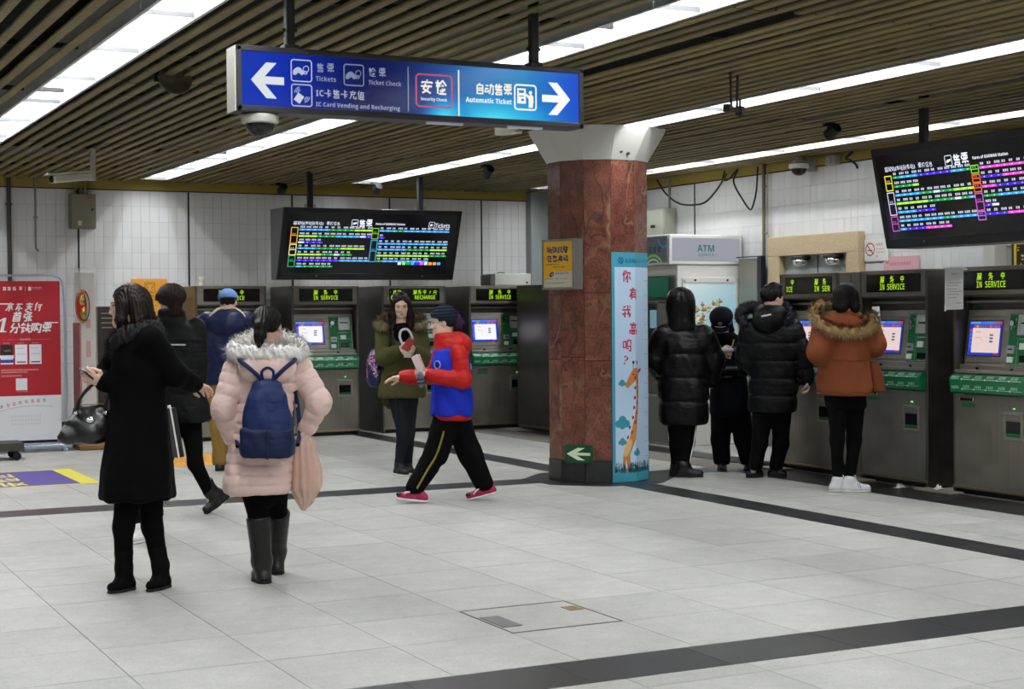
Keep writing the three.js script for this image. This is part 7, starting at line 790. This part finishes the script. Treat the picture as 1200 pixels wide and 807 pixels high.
{ // volunteer in the blue vest, walking left
  const p = POSE.vest; Object.assign(p, { anl: [-0.22, 0.12, 0.09], tol: [-0.335, 0.06, 0.09], tor: [0.205, 0.032, -0.05], anr: [0.315, 0.135, -0.05], hal: [-0.42, 0.955, -0.13], har: [-0.165, 1.02, 0.20] });
  const t = person(p, 'volunteer in a bright blue vest over a red jacket, striding left'), H = makeBody(t, p, { look: [-92, 3], head: 0.98, curl: [0.3, 0.9], palm: [[0.2, -0.9, 0.3], [-0.2, -0.6, -0.7]], mirror: [true, true] });
  const red = nylon(0xb01a16, 0.5), blue = cloth(0x1a2fae, 0.7);
  garment(t, 'jacket', p, [[0.635, 0.075, 0, 0.152, 0.192], [0.69, 0.073, 0, 0.15, 0.19], [0.9, 0.068, 0, 0.125, 0.155], [1.08, 0.068, 0, 0.12, 0.145], [1.18, 0.064, 0, 0.10, 0.12], [1.24, 0.058, 0, 0.085, 0.09]], [0.066, 0.064, 0.055], red, { k: 0.015, folds: folds(0.006, 9), puff: [0.08, 0.006] });
  mesh('vest', surf(disp(cut(loft([[0.675, 0.073, 0, 0.166, 0.206], [0.75, 0.072, 0, 0.164, 0.204], [0.9, 0.068, 0, 0.152, 0.187], [1.08, 0.068, 0, 0.150, 0.182], [1.17, 0.066, 0, 0.128, 0.15], [1.215, 0.062, 0, 0.10, 0.11]], 0, 0.02), U(0.02, ell([0.135, 1.10, 0.20], [0.06, 0.085, 0.09]), ell([0.02, 1.09, -0.20], [0.06, 0.085, 0.09])), 0.02), (x, y, z) => folds(0.010, 8)(x, y, z) + 0.006 * Math.sin(7 * Math.atan2(x, z) + 20 * y)), [-0.14, 0.64, -0.25], [0.28, 1.25, 0.25], 0.0105), blue, t);
  mesh('hood_collar', surf(disp(U(0.05, loft([[1.14, 0.07, 0, 0.13, 0.14], [1.22, 0.066, 0, 0.125, 0.125], [1.30, 0.058, 0, 0.11, 0.10], [1.325, 0.055, 0, 0.095, 0.088]], 0, 0.03), ell([0.15, 1.22, 0], [0.075, 0.085, 0.12])), folds(0.012, 8)), [-0.1, 1.09, -0.18], [0.27, 1.36, 0.18], 0.009), red, t); mesh('back_print', rbox(0.012, 0.05, 0.10, 0.004), M(0x6f80c8, 0.7), t, [0.216, 1.05, 0.02], [0, 0.1, 0.05]); mesh('chest_print', new THREE.TorusGeometry(0.03, 0.006, 8, 20), M(0x7f90d0, 0.7), t, [-0.04, 1.07, 0.155], [0, -0.7, 0]);
  trousers(t, p, cloth(0x050506, 0.85), [0.112, 0.092, 0.076, 0.145], 0, folds(0.010, 9)); mesh('side_stripe', tube([[0.02, 0.63, 0.145], [-0.01, 0.5, 0.175], [-0.055, 0.375, 0.172], [-0.13, 0.25, 0.168], [-0.205, 0.12, 0.165]], 0.008, 40, 6), M(0x8a7c24, 0.7), t);
  const sm = M(0xa8134e, 0.5); for (const [a, b, o] of [[p.anl, p.tol, { flat: false, lift: [0.03, -0.02, 0] }], [p.anr, p.tor, { flat: false, lift: [0.03, 0.0, 0] }]]) { const s = shoe(t, a, b, sm, { name: 'sneaker', soleMat: whiteMat, ...o }); mesh('white_stripe', tube([[a[0] + 0.02, a[1] - 0.03, a[2] + 0.042], [(a[0] + b[0]) / 2, (a[1] + b[1]) / 2 + 0.0, a[2] + 0.046], [b[0] + 0.03, b[1] + 0.018, a[2] + 0.038]], 0.007, 16, 6), whiteMat, s); mesh('toe_cap', new THREE.SphereGeometry(0.031, 14, 10).scale(1.1, 0.7, 1).translate(b[0], b[1] + 0.008, b[2]), M(0x16161e, 0.5), s); }
  hair(t, H, hairBlack, { low: -0.05, w: 0.95, d: 0.92 }); const hat = mesh('knitted_hat', surf(disp(((e) => (x, y, z) => smax(e(x, y, z), 0.022 + 0.42 * z - y, 0.012))(ell([0, 0.045, -0.02], [0.094, 0.105, 0.118])), (x, y, z) => 0.004 * Math.sin(y * 260) + 0.003 * Math.sin(Math.atan2(x, z) * 40)), [-0.13, 0.0, -0.16], [0.13, 0.18, 0.13], 0.006).applyMatrix4(H), cloth(0x1f2733, 0.95), t); fur(hat, 'pompom', [[0.09, 1.475, 0.03], [0.125, 1.445, 0.03], [0.13, 1.39, 0.02]], 0.024, 0.04, 2200, [0.16, 0.04, 0.17], [0.05, 0.04, 0.09], false, 3); mesh('spectacles', merge([new THREE.TorusGeometry(0.02, 0.002, 6, 20).translate(-0.03, 0.008, 0.098), new THREE.TorusGeometry(0.02, 0.002, 6, 20).translate(0.03, 0.008, 0.098), rbox(0.003, 0.003, 0.1, 0.001, 0.068, 0.01, 0.05), rbox(0.003, 0.003, 0.1, 0.001, -0.068, 0.01, 0.05), rbox(0.02, 0.003, 0.003, 0.001, 0, 0.01, 0.1)]).applyMatrix4(H), M(0x6a6a70, 0.3, { metalness: 0.6 }), t);
  const fl = carried(p, 'folded_leaflet', 'pale pink folded leaflet held by the volunteer in the blue vest', 'leaflet'); mesh('sheet', rbox(0.07, 0.15, 0.012, 0.002), M(0xcdb0b4, 0.7), fl, [-0.18, 1.075, 0.225], [0.2, 0.2, 0.35]); mesh('fold', rbox(0.055, 0.14, 0.006, 0.002), M(0xdcc8c8, 0.7), fl, [-0.188, 1.085, 0.236], [0.2, 0.3, 0.42]); const gl = carried(p, 'glove', 'grey striped gloves bunched in the hand of the volunteer in the blue vest', 'gloves'); mesh('cuff', surf(disp(ell([-0.165, 0.955, 0.235], [0.03, 0.06, 0.025], 0, 10), folds(0.012, 16)), [-0.23, 0.87, 0.18], [-0.1, 1.04, 0.29], 0.007), cloth(0x6a7280, 0.9), gl); for (const k of [0, 1]) mesh('stripe', new THREE.TorusGeometry(0.03, 0.006, 6, 20).rotateX(Math.PI / 2).scale(1, 1, 0.85), M(0x20242c, 0.8), gl, [-0.165, 0.94 + 0.03 * k, 0.235], [0.2, 0, 0.1]);
}
{ // hooded person in the long black down coat
  const p = POSE.hood; Object.assign(p, { shl: [-0.185, 1.27, 0.02], shr: [0.172, 1.27, 0], anl: [-0.06, 0.1, 0], tol: [0.045, 0.032, -0.02], anr: [-0.01, 0.1, 0.06], tor: [0.135, 0.032, 0.06] });
  const t = person(p, 'hooded person in a very long black down coat beside the height chart'), H = makeBody(t, p, { look: [140, 6], head: 1.0, man: true }), bk = nylon(0x060608, 0.42);
  garment(t, 'coat', p, [[0.455, 0.0, 0, 0.215, 0.19], [0.52, 0.0, 0, 0.225, 0.2], [0.75, 0, 0, 0.222, 0.19], [0.95, -0.002, 0, 0.215, 0.175], [1.15, -0.008, 0, 0.215, 0.16], [1.27, -0.015, 0, 0.19, 0.135], [1.345, -0.022, 0, 0.11, 0.10]], [0.092, 0.085, 0.066], bk, { k: 0.06, quilt: [0.018, 0.212, 0.455], folds: folds(0.010, 8), puff: [0.2, 0.012] });
  mesh('hood', surf(disp(U(0.05, ell([-0.028, 1.535, 0.0], [0.135, 0.15, 0.145]), loft([[1.29, -0.02, 0, 0.14, 0.13], [1.38, -0.025, 0, 0.125, 0.125], [1.48, -0.028, 0, 0.12, 0.12]], 0, 0.03)), (x, y, z) => folds(0.010, 10)(x, y, z) - 0.004 * Math.exp(-(((x + 0.028) / 0.012) ** 2))), [-0.2, 1.25, -0.19], [0.15, 1.72, 0.19], 0.009), bk, t);
  trousers(t, p, cloth(0x060607, 0.9), [0.085, 0.066, 0.058, 0.12]); mesh('side_stripe', tube([[0.105, 0.46, 0.05], [0.085, 0.31, 0.08], [0.06, 0.2, 0.085], [0.045, 0.13, 0.085]], 0.006, 24, 6), whiteMat, t); mesh('side_stripe', tube([[-0.145, 0.46, 0.02], [-0.13, 0.3, 0.03], [-0.115, 0.19, 0.03]], 0.006, 24, 6), whiteMat, t); const lt = P(0x070708, 0.45); shoe(t, p.anl, p.tol, lt, { name: 'boot', top: 0.055, w: 1.1 }); shoe(t, p.anr, p.tor, lt, { name: 'boot', top: 0.058, w: 1.15 });
}
{ // uniformed officer, head bent over the hands
  const p = POSE.officer; Object.assign(p, { anl: [-0.039, 0.1, 0], tol: [-0.031, 0.032, 0.12], anr: [0.202, 0.1, 0], tor: [0.208, 0.032, 0.11], head: [-0.035, 1.355, 0.06] });
  const t = person(p, 'officer in dark navy uniform and peaked cap with head bent'), H = makeBody(t, p, { look: [-6, 38], head: 0.97, curl: [0.8, 0.8], palm: [[0.7, -0.2, -0.6], [-0.7, -0.2, -0.6]], mirror: [true, false] }), uni = cloth(0x070912, 0.8);
  garment(t, 'uniform_coat', p, [[0.50, 0.035, 0, 0.185, 0.165], [0.6, 0.034, 0, 0.185, 0.165], [0.75, 0.03, 0, 0.175, 0.15], [0.86, 0.024, 0, 0.165, 0.14], [1.03, 0.015, 0, 0.18, 0.14], [1.14, 0.01, 0, 0.17, 0.12], [1.215, 0, 0, 0.095, 0.085]], [0.085, 0.074, 0.058], uni, { folds: folds(0.009, 9) });
  mesh('fur_collar', surf(disp(loft([[1.17, 0.0, 0.01, 0.13, 0.12], [1.23, -0.004, 0.01, 0.12, 0.115], [1.27, -0.008, 0.015, 0.09, 0.09]], 0, 0.03), (x, y, z) => 0.012 * noise3(x * 40, y * 40, z * 40)), [-0.18, 1.12, -0.16], [0.18, 1.32, 0.18], 0.009), cloth(0x060607, 0.95), t);
  trousers(t, p, cloth(0x06070c, 0.85), [0.105, 0.088, 0.078, 0.14]); const sh = P(0x0c0c0e, 0.3); shoe(t, p.anl, p.tol, sh, {}); shoe(t, p.anr, p.tor, sh, {}); hair(t, H, hairBlack, { low: -0.11, w: 0.96, d: 0.94, locks: [[[0.07, 0, -0.03, 0.03], [0.08, -0.08, 0.0, 0.03], [0.075, -0.16, 0.01, 0.014]], [[-0.07, 0, -0.03, 0.03], [-0.08, -0.08, 0.0, 0.028], [-0.075, -0.15, 0.01, 0.012]]] });
  const cap = mesh('peaked_cap', surf(U(0.02, above(0.03, ell([0, 0.07, -0.01], [0.112, 0.075, 0.125])), loft([[0.025, 0, -0.012, 0.093, 0.11], [0.06, 0, -0.012, 0.094, 0.112]], 0, 0.01), ell([0, 0.028, 0.105], [0.085, 0.012, 0.055], 0, 18)), [-0.15, -0.02, -0.17], [0.15, 0.18, 0.19], 0.006).applyMatrix4(H), cloth(0x070a16, 0.75), t); mesh('silver_band', new THREE.TorusGeometry(0.1, 0.006, 8, 40, Math.PI).rotateX(Math.PI / 2).scale(1.02, 1, 1.24).translate(0, 0.042, -0.010).applyMatrix4(H), M(0xb9bcc4, 0.35, { metalness: 0.6 }), cap); mesh('badge', merge([cyl(0.019, 0.019, 0.008, 16).rotateX(Math.PI / 2).translate(0, 0.080, 0.113)]).applyMatrix4(H), M(0xc9a63a, 0.35, { metalness: 0.6 }), cap); mesh('badge_centre', new THREE.SphereGeometry(0.01, 12, 10).scale(1, 1, 0.5).translate(0, 0.080, 0.119).applyMatrix4(H), M(0x1c2c66, 0.4), cap);
  mesh('lanyard', merge([tube([[-0.07, 1.205, 0.10], [-0.05, 1.15, 0.14], [-0.01, 1.09, 0.16], [0.0, 1.07, 0.165]], 0.007, 24, 6), tube([[0.075, 1.205, 0.10], [0.06, 1.15, 0.14], [0.02, 1.09, 0.16], [0.0, 1.07, 0.165]], 0.007, 24, 6)]), M(0xa8a24e, 0.7), t); mesh('name_strip', rbox(0.07, 0.014, 0.006, 0.002), M(0x55707c, 0.5), t, [0.105, 1.135, 0.125], [0, 0.4, 0.05]); mesh('belt_buckle', rbox(0.04, 0.026, 0.01, 0.004), M(0xc2bfae, 0.25, { metalness: 0.8 }), t, [0.02, 0.875, 0.15]); mesh('belt', new THREE.TorusGeometry(0.155, 0.014, 8, 40).rotateX(Math.PI / 2).scale(1.08, 1.2, 0.94), blackGloss, t, [0.024, 0.875, 0]);
  { const tex = ctex(512, 128, (g, w, h) => { g.fillStyle = '#0a0b10'; g.fillRect(0, 0, w, h); scribble(g, 90, 36, 44, 8, '#b9bdc6', 5, 0.12, 1.02); g.fillStyle = '#b9bdc6'; g.beginPath(); g.moveTo(20, 84); g.lineTo(64, 40); g.lineTo(76, 84); g.fill(); }); const pc = mesh('pouch', surf(disp(loft([[0.905, 0.03, 0.175, 0.115, 0.05], [0.96, 0.03, 0.18, 0.12, 0.055], [1.03, 0.03, 0.175, 0.11, 0.045]], 0, 0.025), folds(0.005)), [-0.12, 0.87, 0.09], [0.18, 1.06, 0.27], 0.009), uni, t); mesh('lettering', new THREE.CylinderGeometry(0.24, 0.24, 0.045, 20, 1, true, -0.42, 0.84), M(0xffffff, 0.5, { map: tex }), pc, [0.03, 0.952, -0.003]); }
  const pen = carried(p, 'handheld_device', 'small white and purple device in the hands of the uniformed officer', 'device'); mesh('case', rbox(0.12, 0.026, 0.03, 0.008), M(0xcfcbd8, 0.35), pen, [0.02, 1.118, 0.31], [0, 0.1, -0.08]); mesh('end_cap', rbox(0.035, 0.03, 0.034, 0.008), M(0x4a3f7a, 0.4), pen, [0.085, 1.112, 0.305], [0, 0.1, -0.08]);
}
{ // man in the black puffer jacket
  const p = POSE.puffer; Object.assign(p, { shl: [-0.12, 1.315, 0.05], shr: [0.245, 1.32, -0.03], anl: [-0.08, 0.1, 0.02], tol: [-0.135, 0.032, 0.06], anr: [0.10, 0.1, 0], tor: [0.165, 0.032, 0.01] });
  const t = person(p, 'man in a black puffer jacket with a fur-edged hood at the far right-hand machine'), H = makeBody(t, p, { look: [128, 8], head: 1.0, man: true, curl: [0.5, 0.7], palm: [[0, 0, -1], [-0.9, 0, 0.3]] }), bk = nylon(0x06070a, 0.5);
  garment(t, 'puffer_jacket', p, [[0.565, 0.075, 0, 0.20, 0.17], [0.62, 0.075, 0, 0.212, 0.18], [0.8, 0.073, 0, 0.21, 0.17], [1.0, 0.07, 0, 0.205, 0.165], [1.2, 0.066, 0, 0.21, 0.155], [1.33, 0.06, 0, 0.185, 0.13], [1.41, 0.052, 0, 0.10, 0.09]], [0.088, 0.080, 0.062], bk, { k: 0.055, quilt: [0.015, 0.155, 0.565], folds: folds(0.009, 8), puff: [0.13, 0.012] });
  mesh('hood', surf(disp(U(0.04, ell([0.03, 1.38, 0.11], [0.14, 0.12, 0.08], 10, -10), ell([0.05, 1.44, 0.02], [0.155, 0.085, 0.11])), folds(0.010)), [-0.16, 1.22, -0.14], [0.25, 1.56, 0.23], 0.009), bk, t); fur(t, 'fur_trim', [[-0.06, 1.50, -0.06], [-0.16, 1.49, -0.02], [-0.205, 1.43, 0.04], [-0.17, 1.36, 0.10]], 0.045, 0.028, 2600, [0.012, 0.013, 0.02], [0.03, 0.032, 0.045], false, 5); fur(t, 'fur_trim', [[0.14, 1.52, -0.06], [0.20, 1.49, -0.03], [0.225, 1.43, 0.02], [0.19, 1.37, 0.07]], 0.042, 0.028, 2400, [0.012, 0.013, 0.02], [0.03, 0.032, 0.05], false, 7); mesh('reflective_tab', rbox(0.085, 0.014, 0.004, 0.001), M(0xd8d8dc, 0.3), t, [0.02, 1.425, 0.192], [-0.2, 0.1, 0.22]);
  trousers(t, p, cloth(0x060608, 0.88), [0.092, 0.07, 0.06, 0.125]); const sh = P(0x0b0b0c, 0.25); shoe(t, p.anl, p.tol, sh, { w: 1.05 }); shoe(t, p.anr, p.tor, sh, { w: 1.05 }); hair(t, H, hairBlack, { low: -0.075, w: 1.05, locks: [[[0, 0.1, 0.0, 0.04], [0.03, 0.12, 0.03, 0.03]], [[-0.03, 0.11, -0.03, 0.035], [-0.05, 0.11, 0.02, 0.025]]] });
}
{ // woman in the rust-brown jacket
  const p = POSE.brown; Object.assign(p, { shl: [-0.175, 1.32, 0.05], shr: [0.135, 1.31, -0.04], anl: [-0.081, 0.1, 0.05], tol: [0.035, 0.031, 0.0], anr: [0.015, 0.1, 0.07], tor: [0.15, 0.031, 0.05] });
  const t = person(p, 'woman in a rust-brown jacket with tawny fur hood and white sneakers'), H = makeBody(t, p, { look: [150, 6], head: 0.97, curl: [0.6, 0.85], palm: [[0, -0.4, -1], [-0.8, 0, -0.5]], mirror: [true, false] }), br = cloth(0x84492c, 0.78);
  garment(t, 'jacket', p, [[0.785, -0.02, 0, 0.23, 0.18], [0.84, -0.02, 0, 0.235, 0.185], [0.95, -0.024, 0, 0.225, 0.178], [1.1, -0.028, 0, 0.215, 0.17], [1.25, -0.028, 0, 0.195, 0.15], [1.36, -0.02, 0, 0.14, 0.11], [1.42, -0.016, 0, 0.09, 0.08]], [0.112, 0.105, 0.062], br, { folds: folds(0.012, 7), yaw: -40, also: [ell([0.19, 1.19, -0.03], [0.10, 0.095, 0.10])] });
  mesh('yoke', surf(disp(loft([[1.055, -0.028, 0.0, 0.222, 0.178], [1.15, -0.028, 0, 0.222, 0.172], [1.27, -0.026, 0, 0.195, 0.152], [1.34, -0.02, 0, 0.155, 0.12]], -40, 0.008), folds(0.008, 7)), [-0.29, 1.03, -0.25], [0.23, 1.37, 0.25], 0.0105), br, t); mesh('hem_band', surf(loft([[0.778, -0.02, 0, 0.236, 0.186], [0.80, -0.02, 0, 0.238, 0.188]], -40, 0.008), [-0.29, 0.75, -0.26], [0.25, 0.83, 0.26], 0.0095), cloth(0x6f3d24, 0.8), t); mesh('pocket_welt', rbox(0.085, 0.016, 0.008, 0.003), cloth(0x6f3d24, 0.8), t, [0.05, 0.90, 0.195], [0.05, 0.2, 0.12]); mesh('side_flap', surf(disp(loft([[0.80, 0.25, -0.08, 0.055, 0.03], [0.90, 0.23, -0.08, 0.06, 0.04], [1.05, 0.19, -0.07, 0.05, 0.05]], 30, 0.012), folds(0.006)), [0.1, 0.77, -0.18], [0.34, 1.08, 0.03], 0.009), br, t);
  mesh('hood', surf(disp(U(0.05, ell([-0.04, 1.355, 0.08], [0.17, 0.085, 0.10], -30, -10), ell([-0.01, 1.42, 0.0], [0.14, 0.06, 0.11])), folds(0.012, 8)), [-0.26, 1.22, -0.14], [0.2, 1.52, 0.24], 0.0095), br, t); fur(t, 'fur_trim', [[-0.20, 1.52, -0.05], [-0.25, 1.48, 0.01], [-0.255, 1.42, 0.07], [-0.20, 1.35, 0.15], [-0.09, 1.305, 0.205], [0.03, 1.29, 0.20], [0.14, 1.31, 0.13], [0.205, 1.36, 0.05], [0.195, 1.41, -0.03]], 0.036, 0.042, 8500, [0.74, 0.54, 0.27], [0.42, 0.26, 0.10], false, 8);
  garment(t, 'shorts', p, [[0.66, -0.01, 0.0, 0.165, 0.135], [0.80, -0.02, 0, 0.17, 0.14], [0.9, -0.02, 0, 0.15, 0.12]], null, cloth(0x050506, 0.9)); trousers(t, p, cloth(0x050506, 0.9), [0.085, 0.058, 0.042, 0.11], 0, folds(0.004), 'leggings');
  const wh = M(0xd9d9dc, 0.45); for (const [a, b] of [[p.anl, p.tol], [p.anr, p.tor]]) { const s = shoe(t, a, b, wh, { name: 'sneaker', soleMat: whiteMat, w: 1.02 }); for (let k = 0; k < 3; k++) mesh('stripe', rbox(0.007, 0.045, 0.004, 0.001), M(0x9a9cb8, 0.5), s, [mix(a, b, 0.35 + k * 0.12)[0] + 0.0, 0.062 - k * 0.004, mix(a, b, 0.4)[2] + 0.038], [-0.25, 0.15, 0.35]); mesh('laces', tube([[a[0] + 0.03, 0.10, a[2] + 0.02], [a[0] + 0.045, 0.125, a[2] + 0.03], [a[0] + 0.035, 0.14, a[2] + 0.02]], 0.004, 16, 6), whiteMat, s); }
  hair(t, H, hairBlack, { low: -0.115, w: 1.08, d: 1.06, locks: [[[0, 0.02, -0.09, 0.065], [0, -0.08, -0.085, 0.06], [0, -0.13, -0.07, 0.03]], [[-0.07, 0.02, -0.02, 0.04], [-0.085, -0.08, -0.01, 0.036], [-0.08, -0.14, 0.0, 0.015]], [[0.07, 0.02, -0.02, 0.04], [0.085, -0.08, -0.01, 0.036], [0.08, -0.14, 0.0, 0.015]]] });
  const ph = carried(p, 'mobile_phone', 'white mobile phone raised at the screen by the woman in the brown jacket', 'phone'); mesh('case', rbox(0.072, 0.14, 0.009, 0.004), M(0xc9cbd2, 0.3), ph, [0.232, 1.425, -0.30], [-0.2, 0.6, 0.1]); mesh('screen', box(0.064, 0.13, 0.001), blackGloss, ph, [0.2292, 1.425, -0.304], [-0.2, 0.6, 0.1]);
}
renderer.render(scene, camera);
